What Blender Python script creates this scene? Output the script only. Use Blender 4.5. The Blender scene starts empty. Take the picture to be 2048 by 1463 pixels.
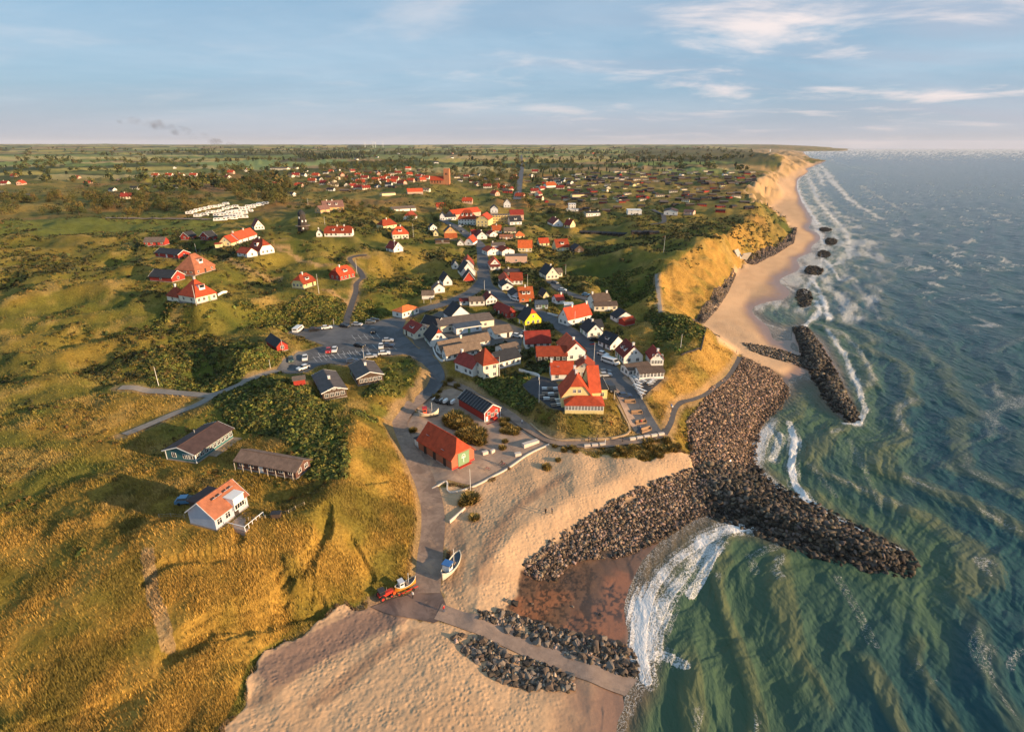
import bpy, bmesh, math, random
import numpy as np
from mathutils import Vector, Matrix, geometry
R = math.radians
S = bpy.context.scene
COL = S.collection
rng = np.random.default_rng(7)
random.seed(7)

# ---------------------------------------------------------------- camera, sky, sun, exposure
FPX, CX, CY, CAMZ = 1100.0, 1024.0, 731.5, 80.0
PITCH = math.atan((CY - 294) / FPX)
ct, st = math.cos(PITCH), math.sin(PITCH)
cam = bpy.data.cameras.new('camera'); cam.sensor_width = 36; cam.lens = 36 * FPX / 2048
cam.clip_start = 0.5; cam.clip_end = 120000
co = bpy.data.objects.new('camera', cam); COL.objects.link(co)
co.location = (0, 0, CAMZ); co.rotation_euler = (math.pi / 2 - PITCH, 0, 0)
S.camera = co

SUN_EL, SUN_DIR = 11.5, (0.927, -0.375)          # where the sun stands (west, behind the camera's right shoulder)
w = bpy.data.worlds.new('World'); S.world = w; w.use_nodes = True
nt = w.node_tree; nt.nodes.clear()
def wn(t, **k):
    n = nt.nodes.new(t)
    for a, b in k.items(): setattr(n, a, b)
    return n
sky = wn('ShaderNodeTexSky', sky_type='NISHITA', sun_disc=False, sun_elevation=R(SUN_EL),
         sun_rotation=math.atan2(SUN_DIR[0], SUN_DIR[1]), altitude=80, air_density=1.0, dust_density=1.6, ozone_density=1.5)
tc = wn('ShaderNodeTexCoord'); sep = wn('ShaderNodeSeparateXYZ')
nt.links.new(tc.outputs['Generated'], sep.inputs[0])
def wm(op, a, b=None):
    n = wn('ShaderNodeMath', operation=op)
    for i, x in enumerate((a, b)):
        if x is None: continue
        if isinstance(x, (int, float)): n.inputs[i].default_value = x
        else: nt.links.new(x, n.inputs[i])
    return n.outputs[0]
zc = wm('MAXIMUM', wm('ADD', sep.outputs[2], 0.10), 0.04)
comb = wn('ShaderNodeCombineXYZ')
nt.links.new(wm('DIVIDE', sep.outputs[0], zc), comb.inputs[0]); nt.links.new(wm('DIVIDE', sep.outputs[1], zc), comb.inputs[1])
def wnoise(scale, detail, rough, sx, sy, ox=0, dist=0.6):
    mp = wn('ShaderNodeMapping'); mp.inputs['Scale'].default_value = (sx, sy, 1); mp.inputs['Location'].default_value = (ox, ox * .7, 0)
    mp.inputs['Rotation'].default_value = (0, 0, R(-18))
    nz = wn('ShaderNodeTexNoise'); nz.inputs['Scale'].default_value = scale; nz.inputs['Detail'].default_value = detail
    nz.inputs['Roughness'].default_value = rough; nz.inputs['Distortion'].default_value = dist
    nt.links.new(comb.outputs[0], mp.inputs[0]); nt.links.new(mp.outputs[0], nz.inputs[0])
    return nz.outputs[0]
def wramp(x, a, b):
    n = wn('ShaderNodeMapRange', interpolation_type='SMOOTHSTEP'); nt.links.new(x, n.inputs[0])
    n.inputs[1].default_value = a; n.inputs[2].default_value = b
    return n.outputs[0]
def wmix(f, a, b):
    n = wn('ShaderNodeMix', data_type='RGBA')
    for i, x in ((0, f), (6, a), (7, b)):
        if isinstance(x, (int, float)): n.inputs[i].default_value = x
        elif isinstance(x, tuple): n.inputs[i].default_value = (*x, 1)
        else: nt.links.new(x, n.inputs[i])
    return n.outputs[2]
veil = wramp(wnoise(0.35, 6, .62, .6, 1.0, 3.1), .38, .75)
puff = wramp(wnoise(1.15, 9, .60, .75, .9, 4.3, .3), .50, .72)
grey = wramp(wnoise(0.55, 5, .55, .45, 1.2, 15.2), .42, .70)
low = wramp(sep.outputs[2], .10, -.01)
sk2 = wmix(.6, sky.outputs[0], (4.0, 7.2, 10.4))
c1 = wmix(wm('MULTIPLY', veil, .42), sk2, (8.2, 9.5, 10.8))
east = wramp(wm('DIVIDE', sep.outputs[0], wm('MAXIMUM', sep.outputs[1], .05)), -.35, .6)
c2 = wmix(wm('MULTIPLY', wm('MULTIPLY', grey, .55), wm('ADD', wm('MULTIPLY', east, .7), .3)), c1, (5.2, 5.8, 7.2))
c3 = wmix(wm('MULTIPLY', wm('MULTIPLY', puff, .8), wm('ADD', wm('MULTIPLY', east, .8), .2)), c2, (13.4, 11.2, 10.3))
c4 = wmix(wm('MULTIPLY', low, .80), c3, (5.9, 6.0, 6.7))
bg = wn('ShaderNodeBackground'); bg.inputs['Strength'].default_value = 0.050
nt.links.new(c4, bg.inputs[0])
wo = wn('ShaderNodeOutputWorld'); nt.links.new(bg.outputs[0], wo.inputs[0])

sl = bpy.data.lights.new('sun', 'SUN'); sl.energy = 5.0; sl.angle = R(0.6); sl.color = (1.0, 0.68, 0.385)
so = bpy.data.objects.new('sun', sl); COL.objects.link(so)
sv = Vector((SUN_DIR[0] * math.cos(R(SUN_EL)), SUN_DIR[1] * math.cos(R(SUN_EL)), math.sin(R(SUN_EL))))
so.rotation_euler = sv.to_track_quat('Z', 'Y').to_euler(); so.location = sv * 300
S.view_settings.view_transform = 'Standard'; S.view_settings.look = 'None'
S.view_settings.exposure = 0.82; S.view_settings.gamma = 1.0; S.view_settings.use_curve_mapping = False
S.cycles.max_bounces = 5; S.cycles.diffuse_bounces = 2; S.cycles.glossy_bounces = 2
S.cycles.transmission_bounces = 2; S.cycles.volume_bounces = 0; S.cycles.caustics_reflective = False; S.cycles.caustics_refractive = False
S.cycles.use_denoising = True

# ---------------------------------------------------------------- helpers
def ray(u, v):
    a, b = (u - CX) / FPX, (CY - v) / FPX
    return np.array([a, ct + b * st, -st + b * ct])
def at(u, v, z):
    d = ray(u, v); t = (z - CAMZ) / d[2]
    return np.array([d[0] * t, d[1] * t, z])
def proj(p):
    x, y, z = p[0], p[1], p[2] - CAMZ
    d = y * ct - z * st
    return CX + FPX * x / d, CY - FPX * (y * st + z * ct) / d
def zat(x, y, v):
    k = (CY - v) / FPX
    return CAMZ + y * (k * ct - st) / (ct + k * st)
ZM = {'A': (292, 420, 5.12), 'B': (660, 420, 5.12), 'C': (1040, 420, 5.12), 'D': (560, 600, 6.827), 'E': (780, 580, 6.827),
      'F': (1030, 580, 6.827), 'G': (1000, 680, 6.0235), 'H': (780, 740, 6.4), 'I': (292, 820, 5.12), 'J': (292, 640, 5.12),
      'K': (860, 390, 10.24), 'L': (900, 490, 12.19), 'M': (1000, 540, 11.378), 'N': (292, 310, 6.827), 'O': (580, 310, 6.827),
      'P': (1060, 330, 10.24), 'Q': (1240, 330, 6.827), 'R': (1230, 690, 13.3), 'X': (0, 0, 1.0)}
def zp(k, x, y):
    o = ZM[k]; return o[0] + x / o[2], o[1] + y / o[2]

def hash2(ix, iy, s=0):
    h = (ix.astype(np.int64) * 374761393 + iy.astype(np.int64) * 668265263 + s * 1442695041) & 0x7fffffff
    h = (h ^ (h >> 13)) * 1274126177 & 0x7fffffff
    return ((h ^ (h >> 16)) & 0xffff) / 65535.0
def vnoise(x, y, s=0):
    ix, iy = np.floor(x), np.floor(y); fx, fy = x - ix, y - iy
    fx = fx * fx * (3 - 2 * fx); fy = fy * fy * (3 - 2 * fy)
    a, b = hash2(ix, iy, s), hash2(ix + 1, iy, s); c, d = hash2(ix, iy + 1, s), hash2(ix + 1, iy + 1, s)
    return (a + (b - a) * fx) * (1 - fy) + (c + (d - c) * fx) * fy
def fbm(x, y, o=4, s=0, g=.5):
    r = np.zeros_like(x, dtype=float); a = 1.0; t = 0
    for i in range(o):
        c, n = math.cos(i * 1.1), math.sin(i * 1.1)
        r += a * vnoise((x * c - y * n) * 2 ** i + 17.3 * i, (x * n + y * c) * 2 ** i - 9.1 * i, s + i); t += a; a *= g
    return r / t
def sstep(a, b, x):
    t = np.clip((x - a) / (b - a), 0, 1); return t * t * (3 - 2 * t)
def pip(X, Y, P):
    ins = np.zeros(X.shape, bool); n = len(P)
    x0, y0 = min(p[0] for p in P), min(p[1] for p in P); x1, y1 = max(p[0] for p in P), max(p[1] for p in P)
    m = (X >= x0) & (X <= x1) & (Y >= y0) & (Y <= y1)
    xs, ys = X[m], Y[m]; r = np.zeros(xs.shape, bool)
    for i in range(n):
        ax, ay = P[i][:2]; bx, by = P[(i + 1) % n][:2]
        if ay == by: continue
        r ^= ((ay > ys) != (by > ys)) & (xs < (bx - ax) * (ys - ay) / (by - ay) + ax)
    ins[m] = r
    return ins
def polydist(X, Y, P, far=40.0):
    """distance to an open polyline, capped"""
    D = np.full(X.shape, far)
    for i in range(len(P) - 1):
        ax, ay = P[i][:2]; bx, by = P[i + 1][:2]
        m = (X > min(ax, bx) - far) & (X < max(ax, bx) + far) & (Y > min(ay, by) - far) & (Y < max(ay, by) + far)
        if not m.any(): continue
        xs, ys = X[m], Y[m]; dx, dy = bx - ax, by - ay; L = dx * dx + dy * dy + 1e-9
        t = np.clip(((xs - ax) * dx + (ys - ay) * dy) / L, 0, 1)
        D[m] = np.minimum(D[m], np.hypot(xs - ax - t * dx, ys - ay - t * dy))
    return D

# materials ------------------------------------------------------
MATS = {}
def mat(name, col, rough=.8, var=.12, scale=1.5, bump=0.0, bscale=8.0, spec=.3, metal=0.0, wave=None, attr=None, patch=None):
    if name in MATS: return MATS[name]
    m = bpy.data.materials.new(name); m.use_nodes = True; N = m.node_tree; L = N.links
    b = N.nodes['Principled BSDF']; b.inputs['Roughness'].default_value = rough; b.inputs['Metallic'].default_value = metal
    b.inputs['Specular IOR Level'].default_value = spec
    t = N.nodes.new('ShaderNodeTexCoord'); nz = N.nodes.new('ShaderNodeTexNoise')
    nz.inputs['Scale'].default_value = scale; nz.inputs['Detail'].default_value = 5; nz.inputs['Roughness'].default_value = .65
    L.new(t.outputs['Object'], nz.inputs['Vector'])
    mr = N.nodes.new('ShaderNodeMapRange'); mr.inputs[1].default_value = .25; mr.inputs[2].default_value = .75
    mr.inputs[3].default_value = 1 - var; mr.inputs[4].default_value = 1 + var; L.new(nz.outputs[0], mr.inputs[0])
    mx = N.nodes.new('ShaderNodeMix'); mx.data_type = 'RGBA'; mx.blend_type = 'MULTIPLY'; mx.inputs[0].default_value = 1
    if attr:
        at_ = N.nodes.new('ShaderNodeAttribute'); at_.attribute_name = attr; L.new(at_.outputs['Color'], mx.inputs[6])
    else: mx.inputs[6].default_value = (*col, 1)
    L.new(mr.outputs[0], mx.inputs[7]); out = mx.outputs[2]
    for pc, ps, lo, hi in (patch or ()):
        n3 = N.nodes.new('ShaderNodeTexNoise'); n3.inputs['Scale'].default_value = ps; n3.inputs['Detail'].default_value = 7; n3.inputs['Roughness'].default_value = .7; n3.inputs['Distortion'].default_value = .8
        L.new(t.outputs['Object'], n3.inputs['Vector']); m3 = N.nodes.new('ShaderNodeMapRange'); m3.inputs[1].default_value = lo; m3.inputs[2].default_value = hi; m3.inputs[4].default_value = .8; L.new(n3.outputs[0], m3.inputs[0])
        x3 = N.nodes.new('ShaderNodeMix'); x3.data_type = 'RGBA'; L.new(m3.outputs[0], x3.inputs[0]); L.new(out, x3.inputs[6]); x3.inputs[7].default_value = (*pc, 1); out = x3.outputs[2]
    L.new(out, b.inputs['Base Color'])
    h = None
    if wave:
        wv = N.nodes.new('ShaderNodeTexWave'); wv.wave_type = 'BANDS'; wv.bands_direction = wave[0]; wv.inputs['Scale'].default_value = wave[1]
        wv.inputs['Distortion'].default_value = .4
        L.new(t.outputs['Object'], wv.inputs['Vector']); h = wv.outputs['Fac']
    elif bump:
        n2 = N.nodes.new('ShaderNodeTexNoise'); n2.inputs['Scale'].default_value = bscale; n2.inputs['Detail'].default_value = 4
        L.new(t.outputs['Object'], n2.inputs['Vector']); h = n2.outputs[0]
    if h is not None:
        bp = N.nodes.new('ShaderNodeBump'); bp.inputs['Strength'].default_value = bump or .4; bp.inputs['Distance'].default_value = .15 if not wave else wave[2]
        L.new(h, bp.inputs['Height']); L.new(bp.outputs[0], b.inputs['Normal'])
    MATS[name] = m
    return m

def link(name, me, parent=None, loc=None, rz=None):
    o = bpy.data.objects.new(name, me); COL.objects.link(o)
    if parent is not None: o.parent = parent
    if loc is not None: o.location = loc
    if rz is not None: o.rotation_euler = (0, 0, rz)
    return o
def tag(o, label=None, cat=None, group=None, kind=None):
    if label: o['label'] = label
    if cat: o['category'] = cat
    if group: o['group'] = group
    if kind: o['kind'] = kind
    return o
def thing(name, label, cat, loc, rz=0, group=None):
    return tag(link(name, None, None, loc, rz), label, cat, group)
class MB:
    def __init__(s): s.v = []; s.f = []; s.m = []
    def add(s, V, F, m=0, M=None):
        n = len(s.v)
        s.v += [tuple(M @ Vector(p)) for p in V] if M is not None else [tuple(p) for p in V]
        s.f += [tuple(i + n for i in f) for f in F]; s.m += [m] * len(F)
        return s
    def box(s, x0, x1, y0, y1, z0, z1, m=0, M=None):
        V = [(x, y, z) for z in (z0, z1) for y in (y0, y1) for x in (x0, x1)]
        return s.add(V, [(0, 2, 3, 1), (4, 5, 7, 6), (0, 1, 5, 4), (2, 6, 7, 3), (0, 4, 6, 2), (1, 3, 7, 5)], m, M)
    def tube(s, pts, rad, n=6, m=0, cap=True):
        pts = [Vector(p) for p in pts]; base = len(s.v)
        for i, p in enumerate(pts):
            d = (pts[min(i + 1, len(pts) - 1)] - pts[max(i - 1, 0)]).normalized()
            a = d.orthogonal().normalized(); b = d.cross(a); r = rad[i] if isinstance(rad, (list, tuple)) else rad
            for k in range(n):
                q = p + a * (r * math.cos(2 * math.pi * k / n)) + b * (r * math.sin(2 * math.pi * k / n)); s.v.append(tuple(q))
        for i in range(len(pts) - 1):
            for k in range(n):
                s.f.append((base + i * n + k, base + i * n + (k + 1) % n, base + (i + 1) * n + (k + 1) % n, base + (i + 1) * n + k)); s.m.append(m)
        if cap:
            s.f.append(tuple(base + k for k in range(n))[::-1]); s.m.append(m)
            s.f.append(tuple(base + (len(pts) - 1) * n + k for k in range(n))); s.m.append(m)
        return s
    def mesh(s, name, mats, smooth=False):
        me = bpy.data.meshes.new(name); me.from_pydata(s.v, [], s.f)
        for q in (mats if isinstance(mats, (list, tuple)) else [mats]): me.materials.append(q)
        if len(me.polygons) == len(s.m): me.polygons.foreach_set('material_index', s.m)
        if smooth: me.polygons.foreach_set('use_smooth', [True] * len(me.polygons))
        me.update(); return me
    def obj(s, name, mats, parent=None, smooth=False):
        return link(name, s.mesh(name, mats, smooth), parent)
def np_mesh(name, V, F, mats, smooth=True, attrs=None):
    me = bpy.data.meshes.new(name); V = np.asarray(V, np.float32); F = np.asarray(F, np.int32); n, k = F.shape
    me.vertices.add(len(V)); me.vertices.foreach_set('co', V.ravel())
    me.loops.add(n * k); me.loops.foreach_set('vertex_index', F.ravel())
    me.polygons.add(n); me.polygons.foreach_set('loop_start', np.arange(0, n * k, k, dtype=np.int32))
    if smooth: me.polygons.foreach_set('use_smooth', np.ones(n, bool))
    for q in (mats if isinstance(mats, (list, tuple)) else [mats]): me.materials.append(q)
    for an, a in (attrs or {}).items():
        a = np.asarray(a, np.float32)
        if a.ndim == 1:
            t = me.attributes.new(an, 'FLOAT', 'POINT'); t.data.foreach_set('value', a)
        else:
            t = me.attributes.new(an, 'FLOAT_COLOR', 'POINT'); c = np.ones((len(a), 4), np.float32); c[:, :3] = a; t.data.foreach_set('color', c.ravel())
    me.update(calc_edges=True); me.validate(); return me

# ---------------------------------------------------------------- terrain: surveyed points (pixel, height) -> triangulated -> smooth grid
SHORE = [(1597,303),(1600,308),(1612,318),(1615,334),(1600,348),(1589,364),(1594,385),(1603,403),(1613,420),(1632,449),(1600,454),(1650,477),
 (1617,493),(1632,505),(1584,517),(1612,540),(1552,560),(1590,583),(1576,598),(1497,615),(1521,643),(1573,660),(1544,684),(1612,711),(1609,747),
 (1571,760),(1573,784),(1555,813),(1522,840),(1504,884),(1500,930)]
TOE = [(1613,326),(1614,331),(1588,344),(1556,359),(1551,369),(1566,394),(1546,401),(1536,408),(1570,440),(1588,465),(1580,478),(1556,492),(1520,508),(1500,520),
 (1478,535),(1455,560),(1440,590),(1415,620),(1395,640)]
CREST = [(1588,306,52),(1575,315,45),(1558,334,29),(1526,352,33),(1492,376,31),(1498,394,27),(1511,416,26),(1487,439,25),(1457,462,24),(1428,478,24),(1397,492,23),
 (1376,497,23),(1360,508,23),(1330,530,21.5),(1313,549,20),(1314,575,18.5),(1317,596,17),(1321,632,15.5)]
SPUR = [(1380,650,17.5),(1415,657,17),(1410,680,16.5),(1402,696,16),(1362,711,15.5),(1329,733,14),(1308,760,12.8),(1300,778,12.3),(1292,800,11.6),(1296,830,10.4)]
SEAPATH = [(1330,865,9),(1340,845,8.7),(1347,822,8),(1360,806,7.4),(1390,796,6.8),(1420,781,6.4),(1452,755,6.1),(1470,730,5.8),(1478,714,5.5)]
BAY = [(1420,1024),(1385,1035),(1330,1072),(1285,1120),(1262,1170),(1252,1220),(1260,1265),(1275,1300),(1280,1335),(1278,1375),(1262,1410),(1240,1450),(1225,1490),(1210,1560)]
PTS = []
def dens(L, step=12, z=None):
    out = []
    for a, b in zip(L[:-1], L[1:]):
        a3 = (*a, z) if z is not None else a; b3 = (*b, z) if z is not None else b
        n = max(1, int(math.hypot(b[0] - a[0], b[1] - a[1]) / step))
        for i in range(n): out.append(tuple(a3[k] + (b3[k] - a3[k]) * i / n for k in range(3)))
    out.append((*L[-1], z) if z is not None else L[-1])
    return out
PTS += dens(SHORE, 10, 0.0) + dens(TOE, 10, 4.5) + dens(CREST, 8) + dens(SPUR, 8) + dens(SEAPATH, 10) + dens(BAY, 14, 0.0)
for u, v in SHORE[:-3]:
    k = (v - 294) / 400.0
    if v < 660: PTS.append((u + 45 * k + 4, v, -1.2)); PTS.append((u + 110 * k + 8, v, -3.5))
PTS += [(u, v, -4) for u, v in ((1700,330),(1900,330),(1700,420),(1900,420),(2200,420),(1750,520),(2000,520),(1720,600),(1900,620),(2300,650),(1760,700),(2000,760),(1780,850),(2000,900),
  (1900,1000),(2200,1000),(1950,1200),(2200,1250),(1900,1450),(2200,1500),(1700,1500))]
PTS += dens([(1420,960,3.4),(1500,1000,3.2),(1600,1045,3),(1700,1085,2.8),(1775,1113,2.4),(1800,1122,.3)], 12)            # jetty
PTS += dens([(1500,935,0),(1540,975,0),(1620,1015,0),(1700,1055,0),(1760,1082,0),(1815,1108,-.3)], 12) + dens([(1430,1022,0),(1500,1045,0),(1560,1075,0),(1640,1102,0),(1755,1133,0),(1800,1145,-.5)], 12)
PTS += [(1545,925,-1.2),(1600,960,-2.5),(1680,1000,-3),(1750,1035,-3),(1650,900,-3),(1600,850,-2),(1560,830,-.8),(1450,1100,-1.0),(1500,1150,-1.8),(1600,1160,-2.5),(1700,1180,-3),(1400,1200,-1.2),
  (1350,1250,-.9),(1450,1300,-2),(1600,1300,-3),(1420,1420,-2),(1600,1420,-3),(1340,1150,-.5),(1400,1090,-.5)]
PTS += dens([(1605,664,1.6),(1625,700,2.2),(1650,750,2.2),(1680,800,2.2),(1703,832,1.6)], 10)                               # long breakwater
PTS += dens([(1588,664,0),(1607,705,0),(1626,750,0),(1655,800,-.1),(1682,838,-.4),(1708,850,-.8)], 10) + dens([(1612,652,0),(1645,690,0),(1676,745,0),(1703,800,-.3),(1722,838,-.7)], 10)
for u, v, du, dv in ((1608,597,13,19),(1628,541,15,9),(1648,508,11,8),(1662,483,10,7),(1651,459,11,4)):
    PTS += [(u, v, 1.6), (u - du * 1.5, v, -.25), (u + du * 1.5, v, -.6), (u, v - dv * 1.5, -.4), (u, v + dv * 1.6, -.5)]
PTS += [(1640,780,-1.2),(1600,830,-1.2),(1615,775,-.5),(1590,700,-.1),(1570,690,.1)]
PTS += [(1400,640,4.5),(1440,672,3.8),(1480,700,4),(1500,712,3.8),(1545,738,2.6),(1500,580,1.9),(1530,540,1.8),(1560,510,1.6),(1580,475,2.2),(1470,640,2.2),(1520,690,1.8),(1600,420,1.4),(1575,385,2.2),
  (1440,620,3.2),(1590,730,1.0)]
PTS += dens([(1489,713,5),(1478,742,5),(1422,784,5.2),(1390,816,5),(1378,845,5.5),(1383,890,5),(1388,925,4.5)], 12) + [(1480,800,3.2),(1450,880,3.2),(1530,790,1.7),(1500,840,2),(1440,940,3.4),(1520,745,3.6)]
# front beach
PTS += dens([(955,1190,3.6),(958,1140,4.6),(1040,1060,5.3),(1150,990,6),(1280,940,6.5),(1380,915,6.2)], 14) + dens([(1010,1210,2.4),(1050,1145,2.4),(1130,1085,2.8),(1230,1020,3.0),(1390,955,3.4)], 14)
PTS += dens([(1130,1150,1.0),(1200,1120,1.0),(1290,1060,.9),(1380,1010,.9)], 14) + [(1090,1180,1.5),(1150,1200,.9),(1200,1250,.6),(1210,1180,.5),(1100,1230,1.4),(1180,1290,.9)]
PTS += [(950,1010,5.2),(1020,970,5.8),(1100,940,6.2),(1200,925,6.6),(910,1060,4.6),(910,1130,4.0),(905,1185,3.4),(1080,1000,5.6),(1300,912,7)]
# beach road, plaza, slipway
PTS += dens([(838,700,11.2),(855,722,10.9),(872,748,10.4),(862,775,9.8),(845,792,9.3),(820,815,8.8),(803,835,8.4),(796,852,8.1),(802,878,7.6),(818,908,7),(836,940,6.4),(850,970,5.9),(862,1005,5.4),(866,1050,4.8),(861,1100,4.2),(855,1150,3.6),(850,1185,3.2)], 15)
PTS += dens([(900,764,10),(936,779,9.6),(970,798,9.2),(1000,816,8.9),(1046,849,8.4),(1085,873,8.2),(1115,884,8.1),(1160,889,8.1),(1210,887,8.3),(1250,882,8.6),(1290,876,8.9)], 15)
PTS += [(880,850,8.1),(960,880,7.6),(1030,880,7.9),(960,960,6.3),(900,830,8.4),(950,820,8.6),(1000,850,8.3),(900,930,6.9),(1050,905,7.3),(850,860,8.1)]
PTS += [(880,1225,2.9),(830,1215,3.1),(760,1216,3.3),(930,1240,2.4),(1000,1266,1.7),(1060,1290,1.2),(1130,1318,.7),(1225,1362,.2),(1262,1380,-.2),(940,1275,2.3),(1000,1315,1.9),(900,1300,3),(1100,1400,1.2),(1000,1450,2),(1180,1450,.7)]
PTS += [(700,1270,3.5),(600,1310,4.2),(800,1300,3.3),(700,1400,3.6),(500,1400,4.8),(850,1420,3),(600,1500,4.4),(1000,1550,2)]
# bluff with the golden grass
PTS += dens([(292,1052,16.6),(360,1050,17),(430,1048,17),(500,1046,17),(560,1040,17),(620,1025,17),(655,995,17.2),(690,960,17.2),(700,900,17.2),(715,845,16.8),(700,805,15.6)], 14)
PTS += dens([(783,842,8.9),(800,880,8.1),(816,930,7.2),(832,975,6.4),(842,1020,5.6),(842,1070,4.9),(833,1120,4.4),(826,1160,4.0),(800,1192,3.8),(740,1208,3.8),(700,1213,4),(640,1218,4.6),(590,1240,5),(550,1285,4.8),(520,1318,5),(480,1400,5.4),(440,1470,5.5)], 14)
PTS += [(760,900,13.2),(770,960,11.6),(760,1030,10.6),(740,1090,9.4),(720,1150,7.6),(640,1100,12),(600,1160,10),(520,1120,13),(500,1200,9.8),(400,1120,14.2),(400,1220,10.6),(320,1120,14.6),(310,1240,10),(340,1300,8),(440,1285,7.2),(250,1100,15),(150,1200,12),(150,1350,8),(300,1400,7),(0,1300,9),(-200,1250,10),(-200,1463,7)]
# upper left plateau with the three houses, lane and hollow
PTS += [(470,1005,15.4),(400,1000,15.2),(340,1010,15.2),(292,985,15),(560,1000,15.6),(620,960,16),(560,940,15.6),(480,910,14.8),(400,930,14.2),(320,930,14.2),(430,880,13.9),(330,870,13.6),(300,830,13.2),
 (470,845,14.8),(440,815,14.4),(520,800,16.8),(560,765,17),(600,780,16.8),(590,850,16.6),(640,870,16.6),(680,860,16.6),(650,820,16),(660,945,16.4),(690,800,14.6),(700,790,13.9),(655,780,13.6),(735,765,13.4),(640,755,13.5),(690,745,12.6),
 (292,782,13),(350,785,13),(417,792,13),(487,767,12.8),(552,742,12.4),(420,740,12.2),(500,735,12.3),(350,730,14),(300,720,15.5),(300,755,14.6),(250,800,14),(100,800,15),(100,950,14.5),(-100,900,15)]
PTS += [(470,690,16.2),(530,680,16.4),(500,705,15.6),(570,690,15.2),(600,690,13.6),(560,715,13),(430,670,15),(340,680,15.6),(300,690,16),(450,700,19),(480,695,20.5),(520,692,20),(555,698,17.5),(420,705,16.5),(380,760,12.2),(450,755,12)]
PTS += [(840,742,14.4),(800,722,13),(815,735,14.6),(855,752,12.6),(850,770,11.6),(826,800,10.4),(780,740,14.2),(760,770,14.2),(740,810,13),(790,800,12)]
# car park and streets
PTS += [(600,662,12.4),(650,680,12.3),(700,670,12.2),(760,660,12),(800,650,11.9),(600,725,12.4),(680,710,12.1),(750,700,11.8),(810,690,11.6),(690,650,12.3),(750,642,12.1),(570,742,12.4)]
PTS += dens([(815,625,12),(880,610,12.3),(930,592,12.8),(966,556,13.8),(965,531,14.6),(964,505,15.6),(950,482,16.8),(935,470,17.5),(919,458,18.2),(895,445,18.8)], 15)
PTS += dens([(990,584,13.2),(1028,610,12.8),(1080,627,12.6),(1132,660,12.4),(1185,697,12.3),(1222,748,12),(1240,772,11.6),(1256,795,11),(1270,820,10.3),(1285,845,9.6)], 15)
# houses' terraces
PTS += [(850,680,12),(900,700,12),(1000,700,12.1),(950,745,11.8),(1040,730,12.2),(880,650,12.1),(950,640,12.3),(1020,660,12.4),(1100,700,12.6),(1130,740,13),(1150,790,13),(1090,770,13)]
PTS += dens([(1078,800,13.2),(1100,818,13.2),(1140,826,13.2),(1180,828,13.2),(1215,822,13),(1240,815,12.2),(1252,848,11),(1256,862,9.6)], 8) + dens([(1010,785,10.6),(1045,810,10.4),(1052,840,9.2),(1110,872,8.7),(1190,880,8.6),(1245,872,8.9)], 10)
PTS += [(930,765,10.6),(960,765,11.4),(1000,757,12),(1050,765,12.6)]
PTS += [(1250,690,12.6),(1300,700,13),(1260,745,12.2),(1310,740,12.4),(1270,770,11.8),(1340,690,16),(1360,680,16.8),(1300,660,14.6),(1340,655,16.2),(1200,660,12.6),(1240,640,13.2),(1290,636,14.2)]
# gully east of the village
PTS += [(1302,640,11.5),(1285,600,8.5),(1245,565,9),(1190,535,10),(1130,512,11),(1090,490,12.2),(1265,635,13),(1240,612,13.4),(1190,577,14),(1160,560,14),(1130,545,14),(1100,532,14),(1210,600,13),(1150,600,12.8),(1100,590,13),
 (1250,505,19),(1190,512,16.5),(1310,505,21.5),(1340,500,22.5),(1200,480,14.5),(1300,480,18),(1130,480,14),(1370,480,21),(1250,462,19),(1330,455,22),(1400,470,22.5),(1250,440,20),(1400,440,22.5),(1470,440,23.5)]
# dune hills on the left
PTS += [(300,650,17.2),(400,645,16.8),(500,640,16.2),(590,645,13.6),(690,632,12.8),(660,640,13.2),(300,610,21.5),(395,607,24),(460,600,22.6),(520,592,21.5),(605,580,20.6),(680,567,19.6),(720,575,16),(710,600,14.6),(780,575,17.2),(760,600,15.6),(740,620,13),
 (830,562,17),(800,610,13),(850,617,12.2),(880,595,13.8),(920,585,13.4),(990,600,12.9),(930,560,14),(900,540,15.5),(850,535,17.2),(780,535,18.2),(720,535,18.6),(650,538,21.5),(580,545,22.6),(500,545,24.6),(430,545,26.2),(390,548,26),(330,560,25),(300,540,25),
 (300,500,25.5),(400,500,26.5),(510,508,27),(560,495,27),(620,505,25.5),(700,500,25),(790,505,22.6),(850,495,20.5),(900,490,18.6),(930,500,17),(1000,480,16.6),(1050,490,15.6),(1010,530,14.6),(1060,540,14),(1010,570,13.5),(1060,590,13),
 (300,470,26),(400,472,26.5),(450,490,27),(500,470,28),(560,465,28.5),(610,460,31.5),(680,472,29.4),(750,460,27),(795,472,24.6),(850,460,21.5),(650,420,34.5),(600,430,33),(700,430,31),(560,440,29),(350,445,25.5),(440,445,26),(760,430,27),(820,425,24),
 (880,430,22),(950,430,20.5),(1030,435,19),(980,455,18),(1100,445,17.5),(1050,460,17),(1150,440,19)]
PTS += [(300,410,26),(450,405,27),(560,400,27),(700,395,27.5),(800,400,26),(880,372,32),(870,392,27.5),(930,380,28.5),(1000,400,24),(1080,400,23),(1200,400,24),(1350,400,26),(1450,400,27),(300,360,27),(450,360,28),(600,360,29),(750,360,29),(1000,360,27),(1150,360,28),(1300,360,30),(1430,360,31),
 (300,330,30),(500,330,31),(800,330,31),(1100,330,31),(1300,330,33),(1480,330,34),(1535,304,58),(1510,306,50),(1480,312,40)]
for u in range(-900, 1560, 130):
    if u < 1400: PTS += [(u, 318, 33), (u, 308, 38)]
    if u < 200: PTS += [(u, 345, 29), (u, 380, 27), (u, 420, 26), (u, 470, 25), (u, 530, 25), (u, 600, 22), (u, 680, 17)]

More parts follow.
